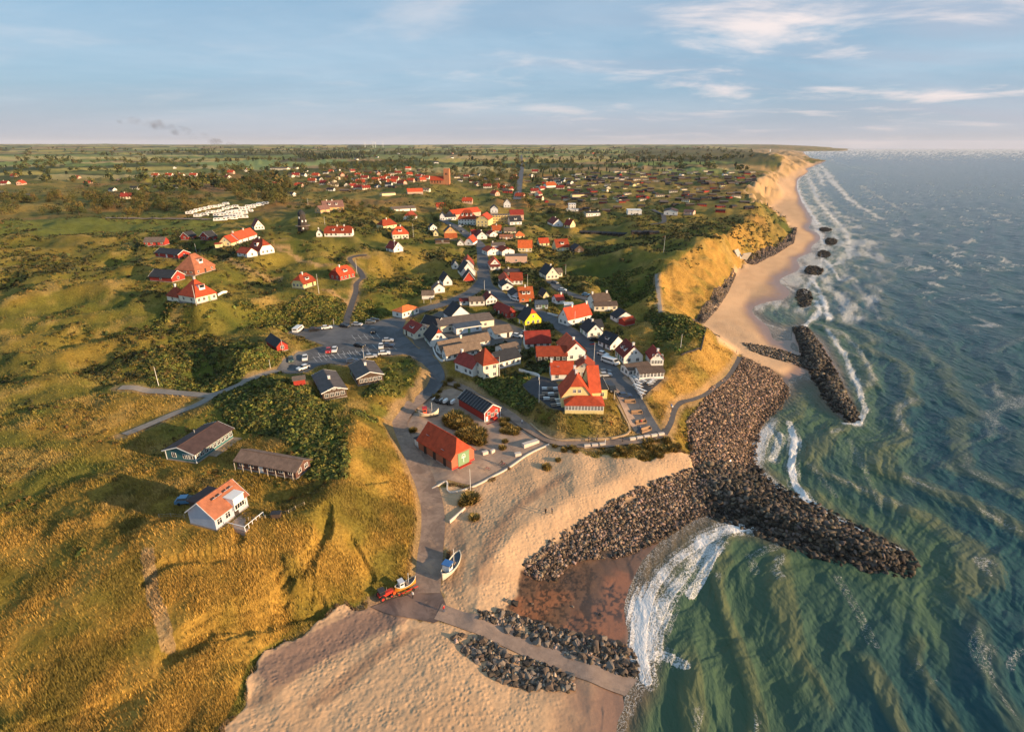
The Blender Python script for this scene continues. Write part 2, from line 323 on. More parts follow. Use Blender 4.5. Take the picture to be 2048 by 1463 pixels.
NAZ, AZM = 880, 66.0
vrow = np.concatenate([np.arange(1900, 330, -2.3), np.arange(330, 300, -1.0)])
dep = PITCH + np.arctan((vrow - CY) / FPX)
RR = (CAMZ - 14) / np.tan(dep)
RR = np.concatenate([[12, 17, 22], RR[RR > 26], np.geomspace(RR[-1] * 1.05, 34000, 60)])
RR = np.sort(RR); LR = np.log(RR); NR = len(RR)
AZ = np.linspace(-AZM, AZM, NAZ)
W3 = [at(*p) for p in PTS if at(*p)[1] > 0]
for az in np.arange(-78, 79, 6):
    a = R(az)
    wet = az > 27.6
    for rr, z in ((9, 4), (4500, 42), (8000, 66), (15000, 108), (36000, 178)):
        zz = z if not wet else (-12 if rr > 9 else -2)
        if rr > 9 or True: W3.append(np.array([rr * math.sin(a), rr * math.cos(a), zz if rr > 9 else (6 if az < 20 else -1)]))
W3 = np.array(W3)
ga = np.degrees(np.arctan2(W3[:, 0], W3[:, 1])); gl = np.log(np.hypot(W3[:, 0], W3[:, 1]))
keep = (np.abs(ga) < 80)
W3, ga, gl = W3[keep], ga[keep], gl[keep]
KA = 1 / 28.0
cd = geometry.delaunay_2d_cdt([Vector((a * KA, l)) for a, l in zip(ga, gl)], [], [], 0, 1e-5)
tv = np.array([(p[0], p[1]) for p in cd[0]]); tz = np.array([W3[o[0], 2] if o else 0 for o in cd[3]])
GA, GL = np.meshgrid(AZ * KA, LR); Z0 = np.full(GA.shape, np.nan)
for t in cd[2]:
    p = tv[list(t)]; q = tz[list(t)]
    i0, i1 = np.searchsorted(LR, p[:, 1].min()) , np.searchsorted(LR, p[:, 1].max(), 'right')
    j0, j1 = np.searchsorted(AZ * KA, p[:, 0].min()), np.searchsorted(AZ * KA, p[:, 0].max(), 'right')
    if i0 >= i1 or j0 >= j1: continue
    x, y = GA[i0:i1, j0:j1], GL[i0:i1, j0:j1]
    d = (p[1, 1] - p[2, 1]) * (p[0, 0] - p[2, 0]) + (p[2, 0] - p[1, 0]) * (p[0, 1] - p[2, 1])
    if abs(d) < 1e-14: continue
    a = ((p[1, 1] - p[2, 1]) * (x - p[2, 0]) + (p[2, 0] - p[1, 0]) * (y - p[2, 1])) / d
    b = ((p[2, 1] - p[0, 1]) * (x - p[2, 0]) + (p[0, 0] - p[2, 0]) * (y - p[2, 1])) / d
    c = 1 - a - b; m = (a > -1e-6) & (b > -1e-6) & (c > -1e-6)
    zz = a * q[0] + b * q[1] + c * q[2]
    Z0[i0:i1, j0:j1][m] = zz[m]
bad = np.isnan(Z0)
if bad.any():
    for i in range(NR):
        r = Z0[i]; g = ~np.isnan(r)
        if g.any(): Z0[i] = np.interp(AZ, AZ[g], r[g])
    for i in range(NR):
        if np.isnan(Z0[i]).any(): Z0[i] = Z0[i + 1] if i + 1 < NR and not np.isnan(Z0[i + 1]).any() else Z0[i - 1]
def blur(A, n):
    for _ in range(n):
        B = np.pad(A, 1, 'edge')
        A = (B[:-2, 1:-1] + B[2:, 1:-1] + B[1:-1, :-2] + B[1:-1, 2:] + 2 * B[1:-1, 1:-1]) / 6
    return A
Z0 = blur(Z0, 7)
GX = np.outer(RR, np.sin(np.radians(AZ))); GY = np.outer(RR, np.cos(np.radians(AZ)))
ZG = [Z0]
def Hs(x, y, Z=None):
    Z = ZG[0] if Z is None else Z
    x = np.asarray(x, float); y = np.asarray(y, float)
    j = np.clip((np.degrees(np.arctan2(x, y)) + AZM) / (2 * AZM) * (NAZ - 1), 0, NAZ - 1.001)
    i = np.clip(np.interp(np.log(np.maximum(np.hypot(x, y), 1)), LR, np.arange(NR)), 0, NR - 1.001)
    i0 = i.astype(int); j0 = j.astype(int); fi = i - i0; fj = j - j0
    return (Z[i0, j0] * (1 - fj) + Z[i0, j0 + 1] * fj) * (1 - fi) + (Z[i0 + 1, j0] * (1 - fj) + Z[i0 + 1, j0 + 1] * fj) * fi
HT = np.exp(np.linspace(LR[0], LR[-1], 2400))
def hit(u, v):
    d = ray(u, v); dh = math.hypot(d[0], d[1])
    zr = CAMZ + HT * d[2] / dh
    h = np.maximum(Hs(HT * d[0] / dh, HT * d[1] / dh), 0)
    m = np.nonzero(zr < h)[0]
    if not len(m): return np.array([HT[-1] * d[0] / dh, HT[-1] * d[1] / dh, h[-1]])
    k = max(m[0], 1); a, b = zr[k - 1] - h[k - 1], h[k] - zr[k]; t = a / (a + b + 1e-9); r = HT[k - 1] + (HT[k] - HT[k - 1]) * t
    x, y = r * d[0] / dh, r * d[1] / dh
    return np.array([x, y, max(float(Hs(x, y)), 0)])
def wpoly(P): return [hit(u, v) for u, v in P]
def smooth_line(P, step=1.5):
    P = [np.array(p[:2], float) for p in P]; out = []
    Q = [2 * P[0] - P[1]] + P + [2 * P[-1] - P[-2]]
    for i in range(1, len(Q) - 2):
        a, b, c, d = Q[i - 1:i + 3]; n = max(2, int(np.linalg.norm(c - b) / step))
        for k in range(n):
            t = k / n
            out.append(.5 * (2 * b + (c - a) * t + (2 * a - 5 * b + 4 * c - d) * t * t + (3 * b - a - 3 * c + d) * t ** 3))
    out.append(P[-1]); return np.array(out)
# ---------------------------------------------------------------- house survey: eave corners (near A, across the gable B, along the eave C), gable apex row
HS = []
def h(v, lab, A, B, C, ap=None, he=2.6, wall='white', roof='tile', **k):
    HS.append(dict(v=v, lab=lab, A=A, B=B, C=C, ap=ap, he=he, wall=wall, roof=roof, **k))
# --- beach landing
h('H', 'red tiled brick rescue station with big green door at the beach landing', (785,1140), (1085,1010), (345,885), p=45, he=3.1, wall='brick', roof='tile', hip=(.62,.0), hero='rescue', cat='boathouse', name='rescue_station')
h('H', 'long red wooden fishing hut with battened dark roof above the landing', (1210,540), (1405,468), (885,345), ap=434, he=3.0, wall='redwood', roof='felt', hero='hut', cat='fishing hut', name='fishing_hut', barge=1)
# --- hotel and lane north of it
h('G', 'yellow beach hotel with red roofs and glazed veranda on the bluff', (745,675), (1105,665), (725,545), ap=452, he=3.6, wall='yellow', roof='tile', hip=(.42,0), ch=(.25,.8), hero='hotel', cat='hotel', name='beach_hotel', wg=3, wa=2)
h('G', '', (1085,612), 9.0, (1165,608), p=52, he=3.9, wall='yellow', roof='tile', sub=1, we=0, wg=0)
h('G', '', (1172,596), 8.0, (1280,594), p=4, he=3.0, wall='yellow', roof='felt', sub=1, we=1, wg=1)
h('G', '', (788,772), 5.5, (1252,778), p=24, he=2.7, wall='white', roof='tile', sub=1, hip=(1,1), we=12, wg=3, ww=.95, wh=1.3, base='yellow')
h('G', 'cream gabled house with red roofs directly behind the yellow hotel', (905,335), (1112,375), (845,245), ap=265, he=3.4, wall='cream', roof='tile', ch=(.5,), wg=3, wa=2)
h('G', '', (622,398), 6.0, (890,394), p=42, he=2.6, wall='white', roof='tile', sub=1, ch=(.02,), we=2, sky=1)
h('F', 'tall white gabled house with orange side wing beside the hotel lane', (705,842), (945,806), (615,700), ap=714, he=3.5, wall='white', roof='tile', ch=(.3,), wg=2, wa=1)
h('F', '', (300,892), 6.0, (712,885), p=36, he=2.6, wall='blackwood', roof='tile', sub=1, we=5)
h('F', 'long dark red roofed house with white gable above the orange wing', (490,706), 6.5, (147,720), p=46, he=2.6, wall='white', roof='tiledark', wg=1, wa=1, we=4)
h('F', 'white house with black slate roof beside the hotel street', (995,572), (1208,560), (878,490), ap=462, he=2.6, wall='white', roof='slate', ch=(.45,), wg=2, wa=1, we=2)
h('F', '', (1112,500), 5.0, (1205,490), p=40, he=2.6, wall='white', roof='slate', sub=1, we=1)
h('F', 'black roofed house with dormers next to the red gabled restaurant row', (1305,745), (1462,690), (1178,665), ap=622, he=2.4, wall='white', roof='slate', wg=2, we=3, dorm=1)
h('F', 'large white restaurant with dark red roof and two dormers beside motorhome', (1490,905), (1762,900), (1342,800), ap=765, he=2.9, wall='white', roof='tiledark', ch=(.15,), wg=2, wa=2, we=4, dorm=2)
h('F', 'small white gabled house with tall gable windows near the cliff lawn', (1858,930), (2040,946), (1745,837), ap=840, he=2.8, wall='white', roof='tiledark', ch=(.1,), wg=4, wa=3, we=2)
h('F', 'white wooden seaside pavilion with corrugated roofs above its terrace', (1705,1130), 4.8, (2040,1110), p=20, he=2.6, wall='whitewood', roof='corr', we=7, wg=2, ww=1.1, wh=1.3, cat='pavilion', name='pavilion')
h('F', '', (1552,1086), 4.8, (1862,1042), p=20, he=2.6, wall='whitewood', roof='corr', sub=1, we=5, wg=2)
h('F', 'cream house with brown corrugated roof at the gully edge', (1085,214), 5.0, (1400,206), p=26, he=2.6, wall='cream', roof='corr', we=4, wg=1)
h('F', '', (1082,148), 7.0, (1312,128), p=34, he=4.2, wall='white', roof='corr', sub=1, we=0, wg=0, ch=(.1,.9))
h('F', 'low white house with black roof and small red porch on the grassy bank', (1395,377), (1622,356), (1305,322), ap=292, he=2.3, wall='white', roof='slate', wg=1, we=1)
h('F', '', (1500,425), 3.5, (1640,395), p=25, he=2.2, wall='redwood', roof='tile', sub=1, we=0, wg=0)
h('F', 'big orange roofed white house with rooftop lantern at the street bend', (722,394), (612,347), (1028,312), ap=240, he=3.2, wall='white', roof='tile', ch=(.35,.98), wg=2, wa=1, we=2)
h('F', '', (680,205), 4.0, (795,205), p=2, he=5.8, wall='cream', roof='white', sub=1, we=2, wg=0)
h('F', 'bright yellow gabled house with black slate roof in the village centre', (138,414), (358,378), (38,362), ap=262, he=2.6, wall='vivid', roof='slate', hip=(.35,0), ch=(.75,), wg=3, wa=1, we=2, hipmat='tile')  # hipmat: warm sunlit look of the slate hip painted in as red tile
# --- block between car park and street
h('E', 'red roofed cream corner house with long white dormer by the car park', (335,585), (522,524), (236,500), ap=476, he=2.8, wall='cream', roof='tiledark', wg=2, wa=2, we=2, dorm=1)
h('E', 'black roofed white house with brick pediment facing the car park road', (550,690), (802,662), (456,590), ap=540, he=2.6, wall='white', roof='slate', hip=(.28,0), hipmat='tile', wg=1, wa=2, we=6)
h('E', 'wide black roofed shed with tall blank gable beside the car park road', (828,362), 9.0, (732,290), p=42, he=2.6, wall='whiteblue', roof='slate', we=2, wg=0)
h('E', 'long brown flat pitched hall roof in the middle of the block', (690,492), 11.0, (1420,398), p=14, he=3.0, wall='cream', roof='felttan', we=3, wg=1, cat='hall', name='village_hall')
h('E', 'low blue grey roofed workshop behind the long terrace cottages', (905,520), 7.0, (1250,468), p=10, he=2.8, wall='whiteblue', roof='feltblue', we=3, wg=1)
h('E', 'small black roofed cottage with tan gable trim behind the corner house', (640,480), 5.0, (436,432), p=44, he=2.5, wall='cream', roof='slate', wg=1, we=2, barge=1)
h('E', 'rear terrace of low cottages under a tan tiled roof', (684,802), (610,765), (1375,668), ap=706, he=2.3, wall='white', roof='tan', we=6, wg=1, ch=(.45,))
h('E', 'front terrace of low white cottages under a ribbed tan roof', (766,880), (692,840), (1252,795), ap=772, he=2.5, wall='white', roof='tan', we=6, wg=1, wa=1)
h('E', 'white two storey villa with orange hipped bay and flagpole in front', (1125,1062), (1290,1000), (892,962), p=44, he=3.3, wall='white', roof='tiledark', hip=(.0,.0), ch=(.9,), wg=1, we=4, cat='villa', name='villa')
h('E', '', (1272,1012), 7.5, (1475,972), p=46, he=5.4, wall='cream', roof='tile', hip=(1,1), sub=1, we=2, wg=1, rows=2)
h('E', '', (1480,976), 6.5, (1785,897), p=34, he=2.9, wall='white', roof='slate', sub=1, we=4, wg=1)
h('E', 'tan roofed white garage behind the two storey villa', (1560,832), 6.0, (1787,782), p=24, he=2.4, wall='white', roof='tan', we=0, wg=1, cat='garage', name='garage')
h('E', 'tan roofed outbuilding with white carport near the yellow house', (1432,592), 7.0, (1672,556), p=26, he=2.5, wall='white', roof='tan', we=2, wg=1, cat='garage', name='garage')
h('E', 'low white building with bright orange hipped roof at the car park exit', (165,302), 6.0, (388,232), p=24, he=2.9, wall='white', roof='tilebright', hip=(1,1), we=4, wg=1, cat='kiosk', name='kiosk')
h('E', 'white gabled house with maroon roof on the corner of the main street', (1312,132), (1462,115), (1240,92), ap=58, he=2.6, wall='white', roof='tiledark', ch=(.4,), wg=3, wa=1, we=1)
h('E', '', (1085,150), 5.0, (1292,142), p=28, he=2.4, wall='white', roof='tan', sub=1, we=3, wg=1)
h('E', 'tiny maroon roofed shed with white fascia on the street corner lawn', (955,148), 4.0, (1072,142), p=18, he=2.2, wall='white', roof='tiledark', we=1, wg=0, cat='shed', name='shed')
h('E', 'long maroon roofed house with orange hipped end beside the street', (1612,312), (1728,300), (1392,226), p=46, he=2.6, wall='redwood', roof='tiledark', hip=(.6,0), wg=1, we=4)
# --- south of the car park
h('J', 'black and tan roofed cottage with white framed gable glazing by dune', (1805,742), (2050,696), (1702,562), ap=682, he=2.6, wall='darkwood', roof='feltmix', ch=(.45,), wg=4, wa=3, we=1, barge=1)
h('D', 'low pitched black roofed cottage with wide white windows by the car park', (1058,1064), (1400,1000), (955,888), p=20, he=2.6, wall='darkwood', roof='feltmix', ch=(.5,), wg=5, we=2, barge=1)
h('D', 'small red shed with brown roof behind the black roofed cottage', (178,1092), 3.0, (338,1070), p=16, he=2.1, wall='redwood', roof='felttan', we=0, wg=0, cat='shed', name='shed')
h('J', 'red hut with black roof hidden in the dune beside the car park', (1335,268), (1452,246), (1218,197), ap=206, he=2.2, wall='redwood', roof='felt', wg=1, we=0, cat='hut', name='hut')
# --- three cottages on the bluff
h('I', 'teal wooden summer house with dark roof and glazed corner on the bluff', (496,442), (190,400), (876,190), ap=378, he=2.6, wall='teal', roof='feltbrown', hero='teal', barge=1, wg=2, we=9, ch=())
h('I', 'long brown thatched longhouse with open posts on the bluff', (1526,620), (1682,502), (913,514), ap=508, he=2.1, wall='darkbrick', roof='thatch', hero='long', wg=2, we=6)
h('I', 'white cottage with orange roof skylights and wooden deck on the bluff', (692,1096), (436,1016), (1010,850), ap=945, he=2.9, wall='shadewhite', roof='tilelight', hero='deck', barge=1, wg=0, we=4)  # white walls; the blue shade on them is put into the wall colour
# --- dune hill houses on the left
h('A', 'large cream house with orange hipped roof and garden wall on the dune', (508,886), 10.5, (714,836), p=47, he=3.0, wall='cream', roof='tile', hip=(1,1), ch=(.2,.9), we=4, wg=2, dorm=1)
h('A', '', (322,886), (205,866), (428,862), p=44, he=2.6, wall='cream', roof='tile', hip=(1,1), sub=1, ch=(.5,), we=1, wg=1)
h('A', 'red brick house with tall orange pyramid roof on the dune', (495,612), (330,596), (668,552), p=50, he=2.6, wall='brick', roof='tilelight', hip=(1,1), ch=(), we=3, wg=3, dorm=1)
h('A', 'low red wooden barn with black roof below the pyramid roofed house', (258,690), (342,655), (80,662), ap=618, he=2.2, wall='redwood', roof='felt', wg=1, we=1, barge=1, cat='barn', name='barn')
h('A', 'red summer house with black roof and two white trimmed gables', (325,456), 7.0, (90,432), p=28, he=2.3, wall='redwood', roof='felt', we=3, wg=1, barge=1)
h('A', 'tan roofed red house at the far left behind the dune', (-25,326), 6.5, (182,322), p=34, he=2.4, wall='redwood', roof='felttan', we=4, wg=1)
h('A', 'white house with red half hipped roof and low red roofed wing', (1165,412), (1312,388), (1050,396), p=50, he=2.6, wall='white', roof='tile', hip=(.55,.3), ch=(.5,), wg=3, wa=0, we=2, dorm=1)
h('A', '', (1032,442), 6.0, (930,428), p=36, he=2.4, wall='white', roof='tile', sub=1, we=2, wg=1)
h('A', 'white farmhouse with orange roof and white gables on the dune crest', (950,300), 7.0, (1132,243), p=46, he=2.6, wall='white', roof='tile', ch=(.05,.6), we=3, wg=2)
h('A', 'steep white gabled house with dark red roof near the caravan site', (1108,170), (1210,166), (1060,150), ap=92, he=2.3, wall='white', roof='tiledark', wg=3, wa=2, we=1)
h('A', 'pale yellow gabled house with orange roof left of the white farmhouse', (872,330), (768,324), (942,300), ap=268, he=2.4, wall='paleyellow', roof='tile', wg=2, wa=1, we=1)
h('A', '', (702,348), 3.5, (770,345), p=12, he=2.4, wall='paleyellow', roof='tile', sub=1, we=0, wg=0)
h('A', 'first low red barn with black roof in the left dune hollow', (432,270), (346,270), (520,252), ap=228, he=2.2, wall='redwood', roof='felt', wg=1, we=1, barge=1, cat='barn', name='barn')
h('A', 'second red barn with white windows right of its twin in the hollow', (640,275), (538,270), (735,262), ap=222, he=2.2, wall='redwood', roof='felt', wg=3, we=1, barge=1, cat='barn', name='barn')
h('A', 'yellow cottage with orange half hipped roof alone on the dune slope', (1610,754), (1478,746), (1748,716), p=46, he=2.4, wall='yellow', roof='tile', hip=(.55,.5), ch=(.4,), wg=3, we=2, dorm=1)
h('B', 'dark red wooden house with orange half hipped roof by the dune path', (100,672), (-4,655), (248,634), p=44, he=2.5, wall='redwood', roof='tile', hip=(.4,.4), ch=(.3,), wg=2, we=4, dorm=1)
h('B', 'long white house with orange roof and twin chimneys on the hill top', (-60,232), 7.0, (222,228), p=44, he=2.6, wall='white', roof='tile', hip=(.4,.4), ch=(.45,.75), we=6, wg=1, dorm=2)
h('A', 'small white gabled cottage left of the long orange roofed hill house', (1742,236), (1800,235), (1735,224), ap=196, he=2.3, wall='white', roof='slate', wg=1, we=0, ch=(.1,))
h('B', 'cream villa with orange hipped roof standing alone above the village', (640,245), 8.0, (802,238), p=46, he=3.4, wall='cream', roof='tile', hip=(.8,.8), ch=(.7,), we=5, wg=2, dorm=1)
h('B', '', (545,160), 7.0, (682,140), p=46, he=2.8, wall='paleyellow', roof='tile', hip=(.8,.8), ch=(.5,), sub=1, we=2, wg=1)
h('B', 'small white cottage with maroon roof and trimmed gable on the slope', (652,396), (756,386), (556,380), ap=330, he=2.3, wall='white', roof='tiledark', ch=(.45,), wg=1, wa=1, we=2, barge=1)
# --- houses in the cleft beside the main street
h('B', 'white gabled house with brown roof at the turn to the main street', (1062,800), (1178,800), (1000,790), ap=752, he=2.6, wall='white', roof='tan', wg=1, we=1, ch=(.3,))
h('B', '', (1160,725), (1252,720), (1110,690), ap=650, he=2.6, wall='white', roof='slate', sub=1, wg=1, we=1)
h('B', 'small white garage with brown roof below the street turn house', (940,868), 4.5, (1060,866), p=34, he=2.2, wall='white', roof='tan', we=0, wg=1, cat='garage', name='garage')
h('L', 'uppermost white gable of the three stepped houses left of the street', (285,480), (578,480), (262,380), ap=318, he=2.8, wall='white', roof='tile', hip=(.22,0), wg=1, wa=1, we=1)
h('L', 'middle black roofed house of the three stepped houses left of the street', (275,650), (600,618), (245,560), ap=430, he=2.5, wall='white', roof='slate', wg=1, we=1, barge=1)
h('L', 'lowest bright red gabled house of the three stepped houses', (335,836), (604,828), (315,740), ap=575, he=1.2, wall='vividred', roof='slate', wg=0, wa=0, we=0, barge=1)
h('L', 'pale blue shaded cottage left of the three stepped houses', (60,480), (200,470), (50,430), ap=380, he=2.6, wall='white', roof='slate', wg=1, we=1)
h('L', 'white gabled house with maroon porch right of the main street', (968,480), (1225,470), (945,400), ap=330, he=2.6, wall='white', roof='tile', wg=0, wa=1, we=1)
h('L', '', (990,520), 3.0, (1210,515), p=24, he=2.3, wall='white', roof='tiledark', sub=1, we=2, wg=0)
h('L', 'white house with double gables and orange roof right of the main street', (1260,905), (1520,900), (1170,760), ap=790, he=2.5, wall='white', roof='tile', wg=1, wa=1, we=1)
h('L', '', (1480,850), 6.5, (1770,845), p=44, he=2.6, wall='white', roof='tile', sub=1, we=3, wg=1)
h('L', '', (1270,1000), (1530,980), (1200,900), p=30, he=2.3, wall='white', roof='slate', sub=1, wg=1, we=0)
h('L', 'flat brown roofed building behind the white double gabled house', (1345,650), 8.0, (1700,640), p=9, he=2.6, wall='darkwood', roof='feltbrown', we=2, wg=0, ch=(.3,))
h('L', 'pink rendered flat roofed block above the street', (1350,272), 7.0, (1880,268), p=2, he=4.0, wall='pink', roof='felttan', we=1, wg=0)
h('L', 'left white house with orange half hipped roof beside the street rows', (915,150), (1140,110), (880,90), ap=55, he=3.0, wall='white', roof='tile', hip=(.3,.2), wg=1, wa=2, we=1)
h('L', 'right white house with orange half hipped roof beside the street rows', (1275,150), (1480,105), (1240,80), ap=60, he=3.0, wall='white', roof='tile', hip=(.35,.3), wg=1, wa=1, we=1)
h('K', 'cream house with large orange roof above the street rows', (1805,1070), 8.0, (2090,1070), p=46, he=3.0, wall='paleyellow', roof='tilebright', we=4, wg=1)
h('K', 'white house with long dormer above the orange roofed pair', (1275,1030), 8.0, (1540,1025), p=18, he=4.6, wall='white', roof='felttan', we=4, wg=1, ch=(.1,))
h('M', 'low orange roofed cottage with two dormers beside a parked van', (445,630), 8.0, (768,615), p=46, he=2.3, wall='tilewall', roof='tilebright', we=2, wg=1, ch=(.5,), dorm=2)
h('M', 'dark slate roofed white shed left of the orange roofed cottage', (170,470), 5.0, (268,570), p=32, he=2.4, wall='whiteblue', roof='slate', we=3, wg=0, cat='shed', name='shed')
h('M', 'tiny yellow gabled hut with dark roof behind the blue cottage', (985,580), (1130,570), (880,500), ap=470, he=1.6, wall='paleyellow', roof='slate', wg=1, we=0, cat='hut', name='hut')
h('M', 'pale blue wooden cottage with low slate roof behind the yellow house', (815,775), 5.0, (1090,770), p=24, he=2.4, wall='paleblue', roof='feltblue', we=4, wg=1)
h('M', 'dark cottage with maroon roof and chimney right of the tiny yellow hut', (1290,680), 5.0, (1470,660), p=36, he=2.2, wall='whiteblue', roof='tiledark', we=2, wg=1, ch=(.8,))
h('C', 'white gabled house with black roof alone at the gully edge', (270,662), (400,655), (190,622), ap=580, he=2.8, wall='cream', roof='slate', wg=3, wa=1, we=1, ch=(.3,))
h('C', '', (345,640), 5.0, (435,635), p=34, he=2.6, wall='cream', roof='tan', sub=1, we=2, wg=0)
h('C', 'cream house with steep red roof and white dormer east of the street', (372,378), 8.0, (506,370), p=50, he=3.0, wall='paleyellow', roof='tile', we=3, wg=1, dorm=1)
h('C', 'small cream house with red roof left of the steep roofed one', (200,335), 6.0, (300,330), p=44, he=2.4, wall='paleyellow', roof='tile', we=2, wg=1)
h('C', 'dark gabled shed with grey roof right of the steep red roof', (560,400), (650,392), (520,380), ap=358, he=2.2, wall='darkwood', roof='felt', wg=1, we=1)
h('C', 'white gabled cottage with maroon roof below the summer house hill', (340,140), (420,132), (325,112), p=42, he=2.3, wall='whiteblue', roof='tiledark', wg=1, we=1, ch=(.5,))
h('C', 'yellow gabled cottage with maroon roof below the summer house hill', (515,152), (600,150), (435,152), ap=100, he=2.3, wall='paleyellow', roof='tiledark', wg=1, we=2, ch=(.6,))
# --- upper street
h('K', 'three storey white hotel with red mansard roof on the upper street', (575,480), 10.0, (932,480), p=52, he=5.5, wall='white', roof='tile', hip=(.9,.9), we=6, wg=2, rows=2, dorm=3, cat='hotel', name='hotel')
h('K', 'tall yellow gabled house between the white hotel and scaffolding', (945,500), (1135,520), (925,440), ap=400, he=6.0, wall='yellow', roof='tile', hip=(.3,0), wg=3, wa=2, we=2, rows=2)
h('K', 'yellow block wrapped in scaffolding on the upper street', (1275,420), 9.0, (1630,415), p=4, he=7.0, wall='yellow', roof='felttan', we=6, wg=2, rows=3, hero='scaffold')
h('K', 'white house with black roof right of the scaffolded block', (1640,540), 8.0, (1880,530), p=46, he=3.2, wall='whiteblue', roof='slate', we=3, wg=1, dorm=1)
h('K', 'long red mansard roofed building behind the scaffolded block', (1645,400), 9.0, (1920,395), p=40, he=5.0, wall='pink', roof='tiledark', we=4, wg=1)
h('K', 'white gabled house facing the street above the double bend', (965,840), (1165,830), (905,790), ap=745, he=2.6, wall='white', roof='tiledark', wg=1, wa=1, we=1, ch=(.2,))
h('K', '', (855,800), 6.0, (960,795), p=44, he=2.4, wall='white', roof='tiledark', sub=1, we=2, wg=0)
h('K', 'tan gabled house with orange lean to roof at the street bend', (300,755), (545,750), (270,720), ap=640, he=4.2, wall='tanwall', roof='slate', wg=1, wa=2, we=1, ch=(.3,))
h('K', '', (305,870), 5.0, (555,862), p=44, he=2.2, wall='tanwall', roof='tilebright', sub=1, we=0, wg=0)
h('K', 'long orange roofed row behind the white hotel', (480,400), 9.0, (1040,330), p=38, he=4.0, wall='pink', roof='tile', we=5, wg=2)
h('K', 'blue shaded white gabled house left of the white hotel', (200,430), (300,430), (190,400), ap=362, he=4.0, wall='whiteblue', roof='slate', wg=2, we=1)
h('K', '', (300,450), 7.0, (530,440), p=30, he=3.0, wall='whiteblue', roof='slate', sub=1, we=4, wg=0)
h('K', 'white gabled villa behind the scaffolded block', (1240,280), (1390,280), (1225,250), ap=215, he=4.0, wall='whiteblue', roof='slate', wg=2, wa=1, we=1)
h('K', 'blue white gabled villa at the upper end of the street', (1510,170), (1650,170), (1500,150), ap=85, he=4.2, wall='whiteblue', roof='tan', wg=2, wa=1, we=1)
h('K', 'orange roofed cottage left of the upper street', (135,240), 7.0, (328,235), p=44, he=2.0, wall='tanwall', roof='tile', we=2, wg=1)
h('K', 'orange roofed white cottage right of the street bend', (1280,720), 7.0, (1470,715), p=44, he=2.6, wall='white', roof='tilebright', we=3, wg=1, ch=(.5,))
h('K', '', (1225,800), (1340,780), (1215,770), ap=740, he=2.4, wall='white', roof='tiledark', sub=1, wg=1, we=0)
h('K', 'small orange hipped roof bungalow right of the street bend', (1760,830), 7.0, (1935,825), p=36, he=2.2, wall='paleyellow', roof='tilebright', hip=(.8,.8), we=2, wg=1)
h('K', 'tan roofed cottage behind the orange hipped bungalow', (1525,740), 7.0, (1760,735), p=34, he=2.4, wall='cream', roof='tan', we=2, wg=1)
h('K', 'pale orange roofed low building below the tan roofed cottage', (1425,850), 6.0, (1700,850), p=20, he=2.3, wall='pink', roof='tilelight', we=3, wg=0)
h('K', 'small white gable beside the grey sheds left of the street', (560,985), (690,985), (550,950), ap=915, he=1.6, wall='white', roof='tan', wg=1, we=0, cat='shed', name='shed')
h('K', 'blue shaded white gable right of the small white gable', (705,960), (825,980), (700,900), ap=860, he=2.4, wall='whiteblue', roof='tile', hip=(.3,0), wg=1, we=0)
h('K', 'grey flat roofed shed row at the foot of the dune', (110,920), 6.0, (400,910), p=6, he=2.4, wall='darkwood', roof='felt', we=1, wg=0, cat='shed', name='shed')
h('K', 'pale yellow gabled cottage at the foot of the dune', (70,770), (165,770), (60,740), ap=680, he=2.6, wall='paleyellow', roof='slate', wg=1, we=0)
h('K', 'white gabled cottage left of the pale yellow one', (0,660), (135,650), (-20,640), ap=590, he=2.4, wall='white', roof='slate', wg=1, we=0)
h('O', 'white cottage with orange hipped roof above the tan gabled house', (1540,850), (1625,860), (1535,820), ap=785, he=2.6, wall='white', roof='tile', hip=(.6,0), wg=1, we=0)
h('O', 'long brown roofed white hall behind the village on the left', (1410,740), 10.0, (1720,722), p=20, he=2.4, wall='white', roof='tan', we=2, wg=1, cat='hall', name='village_hall')
h('O', 'large pale brick farmhouse with brown roof on the hill', (450,712), 9.0, (735,700), p=44, he=3.2, wall='tanwall', roof='brownroof', we=5, wg=2, dorm=2, ch=(.25,.5), cat='farmhouse', name='farmhouse')
h('O', '', (415,745), 6.0, (540,730), p=40, he=2.4, wall='tanwall', roof='brownroof', sub=1, we=1, wg=1)
h('P', 'white flat roofed modern villa on the summer house hill', (795,800), 8.0, (940,800), p=2, he=4.5, wall='white', roof='white', we=3, wg=1, rows=2)
h('P', '', (750,910), 4.0, (990,912), p=2, he=2.2, wall='white', roof='white', sub=1, we=2, wg=0)
h('P', 'wide glazed house with tall white chimney on the summer house hill', (1150,985), 8.0, (1440,975), p=16, he=3.2, wall='white', roof='felt', we=6, wg=1, ch=(.4,.95))
h('Q', 'white cube shaped villa beside the gravel lane', (110,620), (300,625), (60,600), p=2, he=4.2, wall='white', roof='white', wg=2, we=1, rows=2)
h('Q', 'white house with dark roof right of the gravel lane', (600,630), (782,640), (570,600), p=16, he=3.4, wall='white', roof='feltbrown', wg=2, we=1)
h('Q', 'pink house with brown roof at the end of the hill row', (870,632), 7.0, (1000,640), p=24, he=2.6, wall='pink', roof='brownroof', we=2, wg=1)
h('P', 'orange roofed white farmhouse near the straight road', (340,420), 9.0, (550,412), p=46, he=3.0, wall='white', roof='tilebright', hip=(.5,.5), we=4, wg=1, ch=(.1,.6))
h('P', 'pale yellow bungalow with brown roof on the summer house hill', (870,605), 7.0, (1115,600), p=22, he=2.8, wall='paleyellow', roof='feltbrown', we=4, wg=1)
h('O', 'red roofed house with white stripe on the hill below the church', (1605,500), 8.0, (1815,495), p=40, he=2.4, wall='pink', roof='tile', we=3, wg=1)
